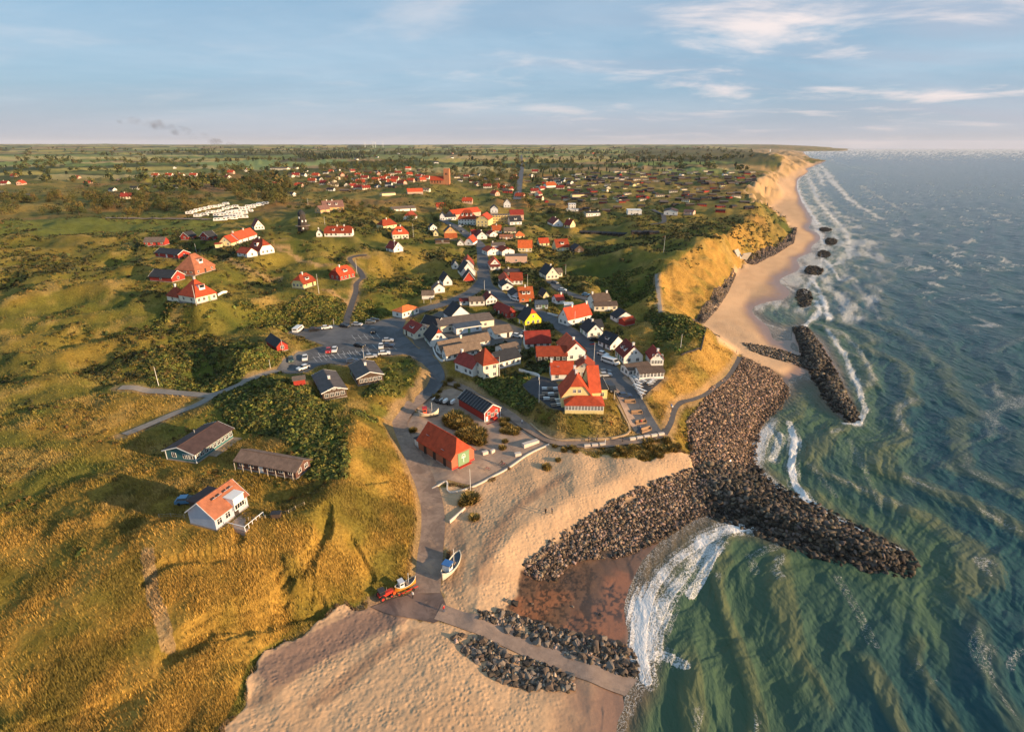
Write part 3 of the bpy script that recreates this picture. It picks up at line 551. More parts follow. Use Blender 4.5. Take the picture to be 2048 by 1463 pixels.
h('O', 'pale cream flat bungalow left of the red roofed hill house', (1255,525), 6.0, (1440,515), p=14, he=2.6, wall='paleyellow', roof='felttan', we=4, wg=1)

def solve(d, Z):
    v = d['v']; A, C = zp(v, *d['A']), zp(v, *d['C'])
    g = hit(A[0], A[1] + 10); z = g[2] + d['he']
    for _ in range(6):
        a, c = at(*A, z), at(*C, z)
        ac = (c - a)[:2]; L = np.linalg.norm(ac); yd = ac / L
        xd = np.array([yd[1], -yd[0]])
        if isinstance(d['B'], tuple):
            b = at(*zp(v, *d['B']), z); ab = (b - a)[:2]; s = 1 if ab @ xd > 0 else -1; wd = np.linalg.norm(ab)
            t = np.array([-ab[1], ab[0]]) / wd * s            # length direction implied by the gable wall
            if t @ yd < 0: t = yd
            yd = yd * L + t * wd; yd /= np.linalg.norm(yd); xd = np.array([yd[1], -yd[0]])
        else:
            wd = d['B']; s = 1 if (xd @ (a[:2] / np.linalg.norm(a[:2]))) > 0 else -1
        wd = max(wd, 2.5); L = max(L, 3.0)
        ctr = a[:2] + s * xd * wd / 2 + yd * L / 2
        z = .5 * z + .5 * (float(Hs(ctr[0], ctr[1], Z)) + d['he'])
    d.update(w=wd, l=L, s=s, c=ctr, pad=z - d['he'], rz=math.atan2(-yd[0], yd[1]))
    p = d.get('p')
    if p is None:
        m = a[:2] + s * xd * wd / 2
        zz = zat(m[0], m[1], zp(v, 0, d['ap'])[1]); p = math.degrees(math.atan2(zz - z, wd / 2)); d['praw'] = p
        p = min(max(p, 18), 54)
    d['p'] = p
for d in HS: solve(d, Z0)
# ---------------------------------------------------------------- ground cover survey (pixel outlines -> world)
CARPARK = [(552,741),(574,716),(600,706),(628,697),(648,691),(625,682),(600,673),(576,665),(590,658),(630,656),(668,650),(700,653),(740,646),(765,640),(800,633),(812,640),(806,655),(806,668),(822,684),(845,705),(838,722),(812,709),(780,711),(740,713),(712,724),(690,731),(660,727),(635,732),(612,745),(575,747)]
PLAZA = [(866,786),(905,776),(940,789),(1000,823),(1046,856),(1085,879),(1098,887),(1060,905),(1020,932),(990,950),(950,971),(893,962),(864,976),(845,935),(828,905),(815,880),(812,860),(816,842),(832,815),(850,797)]
APRON = [(742,1214),(775,1200),(810,1192),(835,1180),(845,1160),(872,1160),(884,1190),(893,1213),(885,1238),(868,1246),(830,1238),(790,1232),(760,1222)]
RAMP = [(884,1208),(940,1227),(999,1245),(1057,1270),(1116,1291),(1174,1315),(1240,1344),(1275,1360),(1250,1392),(1200,1373),(1120,1342),(1060,1318),(1000,1290),(958,1270),(886,1244),(868,1238)]
HOTELYARD = [(1215,748),(1232,790),(1243,812),(1258,845),(1268,862),(1300,872),(1325,866),(1300,835),(1283,800),(1262,765),(1240,745)]
TERRACE = [(1045,770),(1078,798),(1100,815),(1135,826),(1128,790),(1110,760),(1075,752)]
PAVTERR = [(1257,752),(1283,798),(1308,776),(1330,758),(1300,748)]
COURT = [(815,660),(830,690),(870,715),(905,720),(960,700),(1010,690),(1040,700),(1050,660),(1000,640),(930,625),(880,622)]
ROADS = [  # name, width, centre line, surface, lift
 ('street', 7.0, [(880,440),(895,446),(919,458),(936,472),(954,484),(963,497),(965,514),(966,531),(967,550),(972,570),(990,584),(1011,598),(1028,610),(1055,620),(1080,627),(1105,642),(1132,660),(1160,678),(1185,697),(1203,722),(1222,748),(1240,772),(1256,795),(1270,820),(1285,845),(1299,866)], 'asphalt'),
 ('street', 6.5, [(812,634),(830,624),(855,617),(880,610),(905,601),(930,592),(950,580),(966,562)], 'asphalt'),
 ('road', 6.5, [(836,700),(853,721),(868,746),(866,770),(846,792)], 'asphalt'),
 ('beach_road', 5.2, [(848,790),(820,815),(803,835),(796,852),(802,878),(818,908),(836,940),(850,970),(862,1005),(866,1050),(861,1100),(857,1150),(852,1188)], 'sandroad'),
 ('footpath', 3.2, [(870,762),(900,766),(936,780),(970,798),(1000,816),(1046,849),(1085,873),(1115,884),(1160,889),(1210,888),(1250,883),(1290,877),(1330,867)], 'sandroad'),
 ('cliff_path', 2.0, [(1328,868),(1340,845),(1347,822),(1360,806),(1390,796),(1420,781),(1452,755),(1470,730),(1478,714)], 'darkpath'),
 ('lane', 3.0, [(240,776),(292,782),(350,786),(385,789),(417,791),(440,786),(487,766),(520,753),(556,742)], 'lane'),
 ('lane', 2.6, [(250,870),(317,842),(354,826),(400,808),(430,790)], 'lane'),
 ('footpath', 2.6, [(692,652),(695,635),(703,611),(711,586),(713,568),(726,557),(719,541),(706,528),(700,517),(716,512),(734,511)], 'darkpath'),
 ('lane', 5.0, [(1100,562),(1122,580),(1149,592),(1180,600),(1204,612)], 'asphalt'),
 ('lane', 4.0, [(1306,420),(1316,426),(1326,431),(1328,443),(1322,447),(1300,450)], 'darkpath'),
 ('country_road', 9.0, [(1043,312),(1044,332),(1042,350),(1039,368),(1034,400)], 'asphalt'),
 ('country_road', 6.0, [(200,437),(292,437),(345,438),(420,440)], 'sandroad'),
 ('footpath', 1.8, [(1313,549),(1315,575),(1318,596),(1322,628)], 'lane'),
]
areas = [('car_park', CARPARK, 'asphalt'), ('plaza', PLAZA, 'paving'), ('apron', APRON, 'wetconcrete'), ('slipway', RAMP, 'concrete'), ('hotel_yard', HOTELYARD, 'paving'),
         ('terrace', TERRACE, 'darkpaving'), ('pavilion_terrace', PAVTERR, 'darkpaving'), ('courtyard', COURT, 'paving2')]
AW = {n: wpoly(P) for n, P, _ in areas}
RW = [(n, wd, smooth_line(wpoly(P), 1.2), s) for n, wd, P, s in ROADS]

# paved ground lies smooth; flatten house plots
PAVD = np.full(GX.shape, 40.0)
for n, wd, L, s in RW:
    st_ = max(1, len(L) // 60); PAVD = np.minimum(PAVD, np.maximum(polydist(GX, GY, [tuple(p) for p in L[::st_]] + [tuple(L[-1])]) - wd / 2, 0))
for n, P in AW.items():
    ins = pip(GX, GY, P); d = polydist(GX, GY, P + [P[0]]); PAVD = np.minimum(PAVD, np.where(ins, 0, d))
PADD = np.full(GX.shape, 40.0); PADZ = np.zeros(GX.shape); 
Z1 = Z0.copy()
for d in HS:
    cx, cy = d['c']; m = (np.abs(GX - cx) < 45) & (np.abs(GY - cy) < 45)
    dx, dy = GX[m] - cx, GY[m] - cy; c, s_ = math.cos(d['rz']), math.sin(d['rz'])
    lx, ly = dx * c + dy * s_, -dx * s_ + dy * c
    dd = np.hypot(np.maximum(np.abs(lx) - d['w'] / 2 - .4, 0), np.maximum(np.abs(ly) - d['l'] / 2 - .4, 0))
    k = 1 - sstep(0, 5, dd); Z1[m] = Z1[m] * (1 - k) + (d['pad'] - .05) * k; PADD[m] = np.minimum(PADD[m], dd)
def near(d, a, b): return sstep(a, b, d)

def mask(P): return pip(GX, GY, wpoly(P)).astype(float)
NB = blur
SANDP = [TOE[::1] + [(1395,640),(1415,657),(1440,680),(1471,704),(1489,713),(1540,738),(1571,760),(1609,747),(1700,700),(1760,600),(1760,420),(1660,340),(1640,322)],
 [(1098,888),(1120,892),(1160,903),(1180,908),(1210,912),(1240,917),(1280,912),(1300,908),(1340,908),(1385,908),(1400,930),(1440,935),(1520,900),(1700,900),(2100,1000),(2100,1600),(893,1600),(893,1213),(884,1180),(886,1100),(884,1046),(872,1000),(864,976),(893,962),(950,972),(990,950),(1020,933),(1042,915)],
 [(500,1318),(540,1290),(585,1252),(640,1224),(700,1216),(742,1214),(790,1232),(868,1246),(958,1272),(1060,1318),(1300,1415),(1400,1600),(420,1600),(455,1463),(480,1390)],
 [(1489,713),(1540,738),(1575,755),(1700,750),(1700,900),(1505,930),(1440,935),(1385,925),(1380,845),(1424,786),(1478,744)]]
sand = np.zeros(GX.shape)
wx_ = ((fbm(GX / 7, GY / 7, 4, 141) - .5) * 7 + (fbm(GX / 1.8, GY / 1.8, 3, 143) - .5) * 2.4) * (np.hypot(GX, GY) < 300); wy_ = ((fbm(GX / 7, GY / 7, 4, 142) - .5) * 7 + (fbm(GX / 1.8, GY / 1.8, 3, 144) - .5) * 2.4) * (np.hypot(GX, GY) < 300)
for q_, P in enumerate(SANDP): sand = np.maximum(sand, pip(GX + (wx_ if q_ < 3 else 0), GY + (wy_ if q_ < 3 else 0), wpoly(P)).astype(float))
sand = np.maximum(sand, (Z1 < 0.15) & (GX > 0))
sand_hard = sand > .5
rocky = mask(SANDP[3])
cliffsand = mask([(1590,306),(1575,315),(1558,334),(1526,352),(1490,376),(1498,396),(1512,412),(1536,408),(1566,394),(1551,369),(1556,359),(1588,344),(1614,331),(1613,322)])
cliffsand = np.maximum(cliffsand, mask([(1500,299),(1520,297),(1560,297),(1600,302),(1610,314),(1575,316),(1530,309),(1505,305)]))
nz = fbm(GX / 9, GY / 9, 4, 5)
sandf = blur(np.maximum(sand, cliffsand), 9)
nzf = fbm(GX / 2.4, GY / 2.4, 4, 6)
sandf = sstep(.40, .60, sandf + ((nz - .5) * .8 + (nzf - .5) * .9) * (sandf > .02) * (sandf < .98))

# relief of dunes: hummocks, sand ripples
dist = np.hypot(GX, GY)
hk = 1 + 1.2 * sstep(165, 230, dist)
hum = (fbm(GX / 17, GY / 17, 3, 1) - .5) * 3.6 * hk - np.abs(fbm(GX / 31, GY / 31, 3, 13) - .5) * 12 * sstep(165, 230, dist) + (fbm(GX / 4.2, GY / 4.2, 4, 2) - .5) * 1.5
big = (fbm(GX / 60, GY / 60, 3, 3) - .5) * 10
ridge = (np.abs(fbm(GX / 24, GY / 24, 3, 9) - .5)) * -2.2
free = near(PAVD, .3, 7) * near(PADD, .3, 6)
bluffk = 1 - .55 * mask([(292,1050),(690,960),(830,960),(842,1100),(800,1192),(640,1220),(500,1316),(0,1463),(0,1050)])
amp = (1 - sandf) * free
far_k = sstep(330, 450, dist)
DH = amp * (hum * bluffk * (1 - .3 * far_k) + ridge * bluffk) + amp * big * sstep(200, 420, dist) * (1 - .0 * far_k)
front = mask(SANDP[1]) * (Z1 > .8)
DH += sandf * near(PAVD, 0, 3) * np.where(Z1 > .4, 1, 0) * ((fbm(GX / 2.2, GY / 2.2, 3, 11) - .5) * .22 + (fbm(GX / 11, GY / 11, 3, 12) - .5) * .5)
# foot-trodden pitting of the dry sand
near_s = (dist < 170) & (sandf > .5) & (Z1 > 2.2)
pit = (vnoise(GX / .62, GY / .62, 21) + .6 * vnoise(GX / .33 + 5, GY / .33, 22) - .8) * .10
DH += np.where(near_s, pit, 0) * near(PAVD, 0, 1.0)
rut = [[(640,1070),(652,1040),(655,1010)],[(555,1200),(575,1160),(600,1130),(625,1105),(650,1070),(656,1040)],[(292,1160),(330,1130),(380,1118),(470,1110),(560,1120)],[(480,1040),(478,1080)],[(600,1130),(560,1150)],[(700,1080),(740,1150)],[(620,1120),(610,1180)]]
for L in rut:
    P = [tuple(p) for p in smooth_line(wpoly(L), .8)]; d = polydist(GX, GY, P, 6)
    wob = (fbm(GX / 2, GY / 2, 2, 31) - .5) * .8
    DH -= 1.0 * (1 - sstep(.05, .7, np.maximum(d + wob * .6, 0))) * (1 - sandf)
scarp = polydist(GX, GY, [tuple(p) for p in smooth_line(wpoly([(345,1300),(395,1272),(450,1246),(510,1232),(570,1222),(630,1214)]), 1)], 8)
DH -= 1.7 * (1 - sstep(.3, 2.2, scarp + (fbm(GX / 3, GY / 3, 2, 33) - .5) * 1.6)) * (1 - sandf)
if True:   # erosion rills down the sea cliffs
    cl = mask([(1314,549),(1317,596),(1321,632),(1380,650),(1415,620),(1440,590),(1478,535),(1556,492),(1588,465),(1570,440),(1536,408),(1551,369),(1556,359),(1614,331),(1590,306),(1558,334),(1492,376),(1511,416),(1457,462),(1397,492),(1360,508)])
    sp = mask([(1415,657),(1402,696),(1362,711),(1300,778),(1330,862),(1360,806),(1420,781),(1478,714)])
    a_ = .86; DH += blur(np.maximum(cl, .35 * sp), 3) * (fbm((GX * a_ + GY * .5) / 16, (GX * .5 - GY * a_) / 3.2, 3, 41) - .5) * (4.4 + 5 * far_k) + sstep(500, 900, dist) * blur(np.maximum(cl, cliffsand), 2) * ((np.abs(fbm(GX / 55, GY / 55, 4, 42) - .5)) * -46 + 5)
land_far = sstep(900, 2500, dist) * (1 - sandf)
DH += land_far * (fbm(GX / 400, GY / 400, 3, 51) - .5) * 14 + sstep(6000, 12000, dist) * (Z1 > 40) * (fbm(GX / 3000, GY / 3000, 3, 52) - .4) * 70
ZF = Z1 + DH
ZF = np.where((Z1 > .05) & (ZF < .12) & ~sand_hard, .12, ZF)
ZG[0] = ZF

# ---------------------------------------------------------------- ground colours (what the ground is made of)
def C(*c): return np.array(c, float)
def mixc(a, b, k): return a * (1 - k[..., None]) + b * k[..., None]
n1, n2, n3 = fbm(GX / 26, GY / 26, 4, 61), fbm(GX / 6, GY / 6, 4, 62), fbm(GX / 1.6, GY / 1.6, 3, 63)
straw, gold, olive, green, scrub, dry = C(.38, .25, .075), C(.25, .165, .032), C(.15, .135, .025), C(.085, .105, .018), C(.05, .066, .014), C(.38, .20, .075)
col = np.ones(GX.shape + (3,)) * gold
col = mixc(col, olive, sstep(.36, .56, n1)); col = mixc(col, straw, sstep(.52, .72, n2) * .7); col = mixc(col, scrub, sstep(.60, .78, n3) * .45)
bl = mask([(292,1030),(560,1030),(650,980),(690,930),(700,820),(790,842),(835,960),(845,1080),(800,1195),(640,1222),(500,1318),(440,1480),(-300,1480),(-300,1030)])
col = mixc(col, mixc(np.ones_like(col) * C(.40, .235, .048), C(.18, .135, .025), sstep(.40, .66, fbm(GX / 8, GY / 8, 4, 66))), bl * .85)
clg = np.maximum(cl, sp); col = mixc(col, mixc(np.ones_like(col) * C(.42, .235, .058), olive, sstep(.52, .75, n2) * .7), clg * .85)
GREEN = [[(292,620),(400,603),(520,600),(690,596),(698,640),(640,655),(560,660),(430,665),(292,690)],[(430,775),(560,762),(640,790),(690,880),(690,960),(620,960),(560,870),(480,860),(430,830)],
 [(720,795),(760,742),(820,715),(848,740),(835,775),(780,798)],[(925,762),(1000,755),(1060,760),(1078,800),(1052,835),(1000,805)],[(1290,640),(1390,645),(1410,665),(1360,710),(1310,690)],[(698,645),(712,610),(790,600),(806,620),(760,640)],
 [(1100,500),(1320,520),(1310,640),(1240,610),(1130,550)],[(292,690),(560,690),(580,740),(420,790),(292,780)],[(730,560),(860,550),(900,590),(800,610),(720,600)]]
gm = np.zeros(GX.shape)
for P in GREEN: gm = np.maximum(gm, mask(P))
gm = blur(gm, 22); gk = sstep(.3, .7, gm + (fbm(GX / 13, GY / 13, 4, 64) - .5) * 1.5)
col = mixc(col, mixc(np.ones_like(col) * green, scrub, sstep(.4, .6, n2)), gk * .85)
fk = sstep(430, 620, dist)
heath = mixc(mixc(np.ones_like(col) * C(.26, .185, .05), C(.095, .105, .026), sstep(.38, .6, fbm(GX / 40, GY / 40, 4, 71))), C(.26, .15, .05), sstep(.55, .75, fbm(GX / 70, GY / 70, 3, 72)))
dg = mixc(np.ones_like(col) * C(.205, .165, .032), C(.075, .09, .02), sstep(.42, .62, fbm(GX / 20, GY / 20, 4, 73)))
col = mixc(col, dg, sstep(175, 230, dist) * (1 - clg) * (1 - sandf) * (.25 + .6 * sstep(.35, .6, fbm(GX / 33, GY / 33, 3, 74))))
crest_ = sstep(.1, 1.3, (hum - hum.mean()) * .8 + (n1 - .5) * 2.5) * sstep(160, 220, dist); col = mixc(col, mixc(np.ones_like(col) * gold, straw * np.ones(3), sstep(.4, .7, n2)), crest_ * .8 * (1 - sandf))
col = mixc(col, heath, fk)
# farmland patchwork
ca, sa = math.cos(.5), math.sin(.5); ux, uy = (GX * ca + GY * sa), (-GX * sa + GY * ca)
fx = ux / 330 + fbm(GX / 900, GY / 900, 2, 81) * 1.2; fy = uy / 210
rid = hash2(np.floor(fx), np.floor(fy), 83)
pal = np.array([[.42,.33,.09],[.17,.22,.06],[.22,.27,.08],[.36,.23,.11],[.06,.08,.03],[.15,.17,.05],[.46,.36,.15],[.16,.20,.07],[.05,.07,.028]])
fcol = pal[(rid * 8.99).astype(int)]
edge = np.minimum(np.minimum(fx % 1, 1 - fx % 1) * 330, np.minimum(fy % 1, 1 - fy % 1) * 210); fcol = mixc(fcol, C(.035, .05, .018), 1 - sstep(3, 9, edge))
farm = sstep(1150, 1500, dist) * (1 - sstep(.36, .40, np.arctan2(GX, GY)))
col = mixc(col, fcol, farm * .9)
for P, c in (([(292,358),(447,358),(450,366),(318,366),(292,364)], (.42,.33,.05)), ([(318,367),(450,367),(456,373),(448,384),(408,383),(360,374)], (.30,.15,.06)), ([(-400,437),(400,437),(440,446),(420,470),(292,466),(-400,480)], (.14,.15,.03)),
   ([(383,326),(497,319),(600,322),(700,318),(690,324),(600,334),(592,339),(440,337)], (.24,.29,.10)), ([(-200,312),(292,313),(447,317),(395,321),(292,319),(-200,320)], (.48,.38,.14)), ([(580,316),(631,317),(631,324),(545,327)], (.10,.075,.04)),
   ([(1322,330),(1540,330),(1540,346),(1460,338)], (.40,.25,.10)), ([(448,358),(474,360),(474,376),(455,372)], (.05,.09,.025)), ([(880,311),(1040,313),(1040,317),(860,318)], (.42,.30,.13)), ([(1050,315),(1200,312),(1230,317),(1120,322)], (.42,.31,.13)),
   ([(840,378),(905,372),(955,388),(930,402),(860,396)], (.24,.19,.04)), ([(750,312),(900,310),(880,318),(760,318)], (.20,.21,.07))):
    col = mixc(col, np.ones_like(col) * C(*c), blur(mask(P), 1) * .92)
col = mixc(col, C(.05, .055, .02) * np.ones_like(col), mask([(292,305),(900,304),(1000,308),(760,309),(292,310)]) * .7)
col = mixc(col, C(.095, .085, .035) * np.ones_like(col), blur(mask([(1250,297),(1490,299),(1560,318),(1500,326),(1380,322),(1250,312)]), 2) * .8)
# sand
sc = mixc(np.ones_like(col) * C(.55, .36, .21), C(.46, .29, .165), sstep(.4, .7, n2) * .5)
wet = np.clip(1 - sstep(.25, 1.5, ZF + (n2 - .5) * .5), 0, 1)
sc = mixc(sc, C(.235, .13, .085) * np.ones_like(col), wet * .9)
inner = blur(mask([(1040,1140),(1140,1085),(1250,1020),(1390,1000),(1420,1024),(1385,1035),(1330,1072),(1285,1120),(1262,1170),(1250,1300),(1100,1270),(1010,1215),(1035,1190)]), 3)
sc = mixc(sc, mixc(mixc(np.ones_like(col) * C(.13, .075, .048), C(.24, .105, .055), sstep(.42, .62, fbm(GX / 7, GY / 7, 4, 91))), C(.07, .045, .032), sstep(.58, .72, fbm(GX / 2.6 + fbm(GX / 9, GY / 9, 2, 94) * 4, GY / 11, 3, 93))), inner)
sc = mixc(sc, C(.10, .075, .055) * np.ones_like(col), blur(rocky, 2))
peb = sstep(.50, .62, fbm(GX / .55, GY / .55, 2, 95)) * sstep(.38, .52, fbm(GX / 6, GY / 6, 3, 96)); sc = mixc(sc, C(.05, .036, .028) * np.ones_like(col), inner * peb * .9)
for L_ in ([(560,1318),(620,1285),(690,1255),(745,1232)],[(600,1330),(670,1290),(730,1262),(790,1242)],[(640,1400),(740,1320),(820,1268)],[(520,1400),(600,1330),(680,1278),(760,1240)],[(905,1170),(915,1100),(905,1050)],[(960,1160),(985,1080),(1040,1010),(1130,950)]):
    for o_ in (-.8, .8):
        q_ = smooth_line(wpoly(L_), 1); q_ = q_ + np.array([o_, o_ * .4]); tr_ = polydist(GX, GY, [tuple(p) for p in q_], 3); sc = mixc(sc, C(.31, .19, .12) * np.ones_like(col), (1 - sstep(.1, .45, tr_ + (nzf - .5) * .4)) * .55)
for P_ in ([(1052,1138),(1130,1072),(1230,1010),(1390,945),(1440,945),(1425,1018),(1330,1066),(1240,1108),(1130,1122),(1095,1160)],[(1400,940),(1505,930),(1620,1005),(1825,1112),(1812,1152),(1640,1112),(1500,1056),(1420,1030)],[(1588,656),(1615,650),(1677,745),(1724,838),(1702,850),(1652,800)]):
    sc = mixc(sc, C(.07, .052, .04) * np.ones_like(col), blur(mask(P_), 2) * .85)
sc = mixc(sc, mixc(np.ones_like(col) * C(.46, .30, .15), C(.16, .12, .05), sstep(.48, .62, fbm(GX / 45, GY / 45, 4, 92)) * .8), blur(cliffsand, 2))
col = mixc(col, sc, sandf)
track = polydist(GX, GY, [tuple(p) for p in smooth_line(wpoly([(560,1330),(640,1290),(700,1262),(740,1240),(775,1225)]), 2)], 12)
col = mixc(col, C(.235, .155, .12) * np.ones_like(col), (1 - sstep(1.9, 3.4, track + (n2 - .5) * 2.5)) * .85)
pt = polydist(GX, GY, [tuple(p) for p in smooth_line(wpoly([(294,1105),(302,1150),(308,1200),(325,1240),(336,1290)]), 1)], 6)
col = mixc(col, C(.44, .29, .17) * np.ones_like(col), (1 - sstep(.0, .4, pt + (n3 - .5) * .6)) * .55)
shoulder = (1 - sstep(.2, 1.8, PAVD + (n3 - .5) * 1.2)) * (1 - sandf) * (dist < 330)
col = mixc(col, C(.34, .22, .13) * np.ones_like(col), shoulder * .6)
for L in ([(560,500),(590,512),(620,524),(660,530)],[(440,520),(480,530),(520,548),(560,560)],[(650,580),(680,598),(692,604)],[(545,490),(580,500)]):
    pt = polydist(GX, GY, [tuple(p) for p in smooth_line(wpoly(L), 2)], 8)
    col = mixc(col, C(.42, .26, .12) * np.ones_like(col), (1 - sstep(.5, 2.2, pt + (n2 - .5) * 2)) * .8)

def ground_material():
    m = bpy.data.materials.new('ground_cover'); m.use_nodes = True; N = m.node_tree; L = N.links; b = N.nodes['Principled BSDF']
    def nd(t, **k):
        n = N.nodes.new(t)
        for a, q in k.items(): setattr(n, a, q)
        return n
    a = nd('ShaderNodeAttribute', attribute_name='cover'); wt = nd('ShaderNodeAttribute', attribute_name='wet'); sd = nd('ShaderNodeAttribute', attribute_name='sand')
    g = nd('ShaderNodeNewGeometry')
    def noise(sc, det, r=.7):
        n = nd('ShaderNodeTexNoise'); n.inputs['Scale'].default_value = sc; n.inputs['Detail'].default_value = det; n.inputs['Roughness'].default_value = r
        L.new(g.outputs['Position'], n.inputs['Vector']); return n.outputs[0]
    def mr(x, a0, a1, b0, b1):
        n = nd('ShaderNodeMapRange'); L.new(x, n.inputs[0])
        for i, q in enumerate((a0, a1, b0, b1)): n.inputs[i + 1].default_value = q
        return n.outputs[0]
    f1 = noise(1.9, 6, .75); f2 = noise(.22, 5, .6)
    def mul(x, y):
        n = nd('ShaderNodeMath', operation='MULTIPLY')
        for i, q in enumerate((x, y)):
            if isinstance(q, float): n.inputs[i].default_value = q
            else: L.new(q, n.inputs[i])
        return n.outputs[0]
    v = mul(mr(f1, .3, .7, .55, 1.45), mr(f2, .3, .7, .8, 1.2))
    v2 = nd('ShaderNodeMix', data_type='FLOAT'); L.new(sd.outputs['Fac'], v2.inputs[0]); L.new(v, v2.inputs[2]); L.new(mr(f1, .3, .7, .88, 1.12), v2.inputs[3])
    mx = nd('ShaderNodeMix', data_type='RGBA', blend_type='MULTIPLY'); mx.inputs[0].default_value = 1; L.new(a.outputs['Color'], mx.inputs[6]); L.new(v2.outputs[0], mx.inputs[7])
    L.new(mx.outputs[2], b.inputs['Base Color'])
    L.new(mr(wt.outputs['Fac'], 0, 1, .95, .34), b.inputs['Roughness']); L.new(mr(wt.outputs['Fac'], 0, 1, .1, .5), b.inputs['Specular IOR Level'])
    bp = nd('ShaderNodeBump'); bp.inputs['Distance'].default_value = .5; L.new(noise(1.3, 6, .7), bp.inputs['Height'])
    vo = nd('ShaderNodeTexVoronoi'); vo.inputs['Scale'].default_value = 1.35; L.new(g.outputs['Position'], vo.inputs['Vector'])
    dry = nd('ShaderNodeMath', operation='SUBTRACT'); L.new(sd.outputs['Fac'], dry.inputs[0]); L.new(wt.outputs['Fac'], dry.inputs[1]); dry.use_clamp = True
    b2 = nd('ShaderNodeBump'); b2.inputs['Distance'].default_value = .32; L.new(mr(vo.outputs['Distance'], .05, .55, 0, 1), b2.inputs['Height']); L.new(mul(mul(dry.outputs[0], mr(f2, .35, .65, .15, 1.0)), .42), b2.inputs['Strength']); L.new(b2.outputs[0], bp.inputs['Normal'])
    L.new(mr(sd.outputs['Fac'], 0, 1, .9, .18), bp.inputs['Strength']); L.new(bp.outputs[0], b.inputs['Normal'])
    return m
GM = ground_material()
idx = np.arange(NR * NAZ).reshape(NR, NAZ)
F = np.stack([idx[:-1, :-1], idx[:-1, 1:], idx[1:, 1:], idx[1:, :-1]], -1).reshape(-1, 4)
fs = (sandf.ravel()[F].mean(1) > .5) & (dist.ravel()[F].mean(1) < 2600)
zmin = ZF.ravel()[F].max(1)
V = np.stack([GX, GY, ZF], -1).reshape(-1, 3)
wetA = np.clip(wet * (sandf > .5), 0, 1).ravel(); sandA = sandf.ravel(); colA = col.reshape(-1, 3)
deepsea = (zmin < -2.2)
def sub(name, sel):
    f = F[sel]; u, inv = np.unique(f, return_inverse=True)
    me = np_mesh(name, V[u], inv.reshape(-1, 4), GM, True, {'cover': colA[u], 'wet': wetA[u], 'sand': sandA[u]})
    return tag(link(name, me), kind='structure')
sub('ground', ~fs & ~deepsea); sub('beach', fs & ~deepsea)

# ---------------------------------------------------------------- paved surfaces
asph = mat('asphalt', (.115, .118, .125), .85, .2, .35, .25, 30, patch=(((.075,.077,.082), .09, .50, .56), ((.26,.20,.15), .05, .62, .78)))
SURF = {'asphalt': asph, 'sandroad': mat('sandy_concrete', (.27, .195, .15), .9, .3, .6, .2, 14, patch=(((.17,.12,.095), .16, .50, .60), ((.45,.29,.18), .22, .56, .70))), 'darkpath': mat('path_tarmac', (.085, .08, .08), .9, .2, .5, .2, 10),
        'lane': mat('gravel_lane', (.24, .21, .18), .95, .2, .5, .3, 9), 'paving': mat('sandy_paving', (.33, .235, .175), .9, .25, .5, .2, 10, patch=(((.22,.15,.115), .12, .52, .62), ((.50,.33,.21), .15, .55, .68))), 'wetconcrete': mat('stained_concrete', (.17, .12, .10), .7, .35, .25, .2, 8, patch=(((.10,.07,.06), .2, .48, .58), ((.36,.24,.16), .3, .60, .72))),
        'concrete': mat('ramp_concrete', (.30, .215, .165), .85, .25, .8, .25, 6, patch=(((.20,.155,.13), .3, .50, .62), ((.42,.29,.19), .2, .60, .74))), 'darkpaving': mat('terrace_slabs', (.06, .06, .065), .85, .2, .6), 'paving2': mat('court_gravel', (.12, .11, .10), .95, .25, .5, .3, 6)}
def drape(P, grid, lift, name, m):
    B = []
    Q = list(P) + [P[0]]
    for a, b in zip(Q[:-1], Q[1:]):
        n = max(1, int(math.hypot(b[0] - a[0], b[1] - a[1]) / grid))
        for i in range(n): B.append((a[0] + (b[0] - a[0]) * i / n, a[1] + (b[1] - a[1]) * i / n))
    nb = len(B); xs = np.array(B)
    gx, gy = np.meshgrid(np.arange(xs[:, 0].min() + grid / 2, xs[:, 0].max(), grid), np.arange(xs[:, 1].min() + grid / 2, xs[:, 1].max(), grid))
    gx, gy = gx.ravel(), gy.ravel(); k = pip(gx, gy, B) & (polydist(gx, gy, B + [B[0]], 5) > grid * .35)
    pts = [Vector(p) for p in B] + [Vector((a, b)) for a, b in zip(gx[k], gy[k])]
    r = geometry.delaunay_2d_cdt(pts, [], [list(range(nb))], 1, 1e-4)
    v = np.array([(p[0], p[1]) for p in r[0]]); z = Hs(v[:, 0], v[:, 1]) + lift
    me = bpy.data.meshes.new(name); me.from_pydata([(a, b, c) for (a, b), c in zip(v, z)], [], [tuple(f) for f in r[2]]); me.materials.append(m)
    me.polygons.foreach_set('use_smooth', [True] * len(me.polygons)); me.update()
    if len(me.polygons) and me.polygons[0].normal.z < 0: me.flip_normals()
    return tag(link(name, me), kind='structure')
lifts = {'car_park': .10, 'plaza': .09, 'apron': .14, 'slipway': .16, 'hotel_yard': .11, 'terrace': .10, 'pavilion_terrace': .10, 'courtyard': .07}
for n, P, s in areas: drape([tuple(p[:2]) for p in AW[n]], 1.0, lifts[n], n, SURF[s])
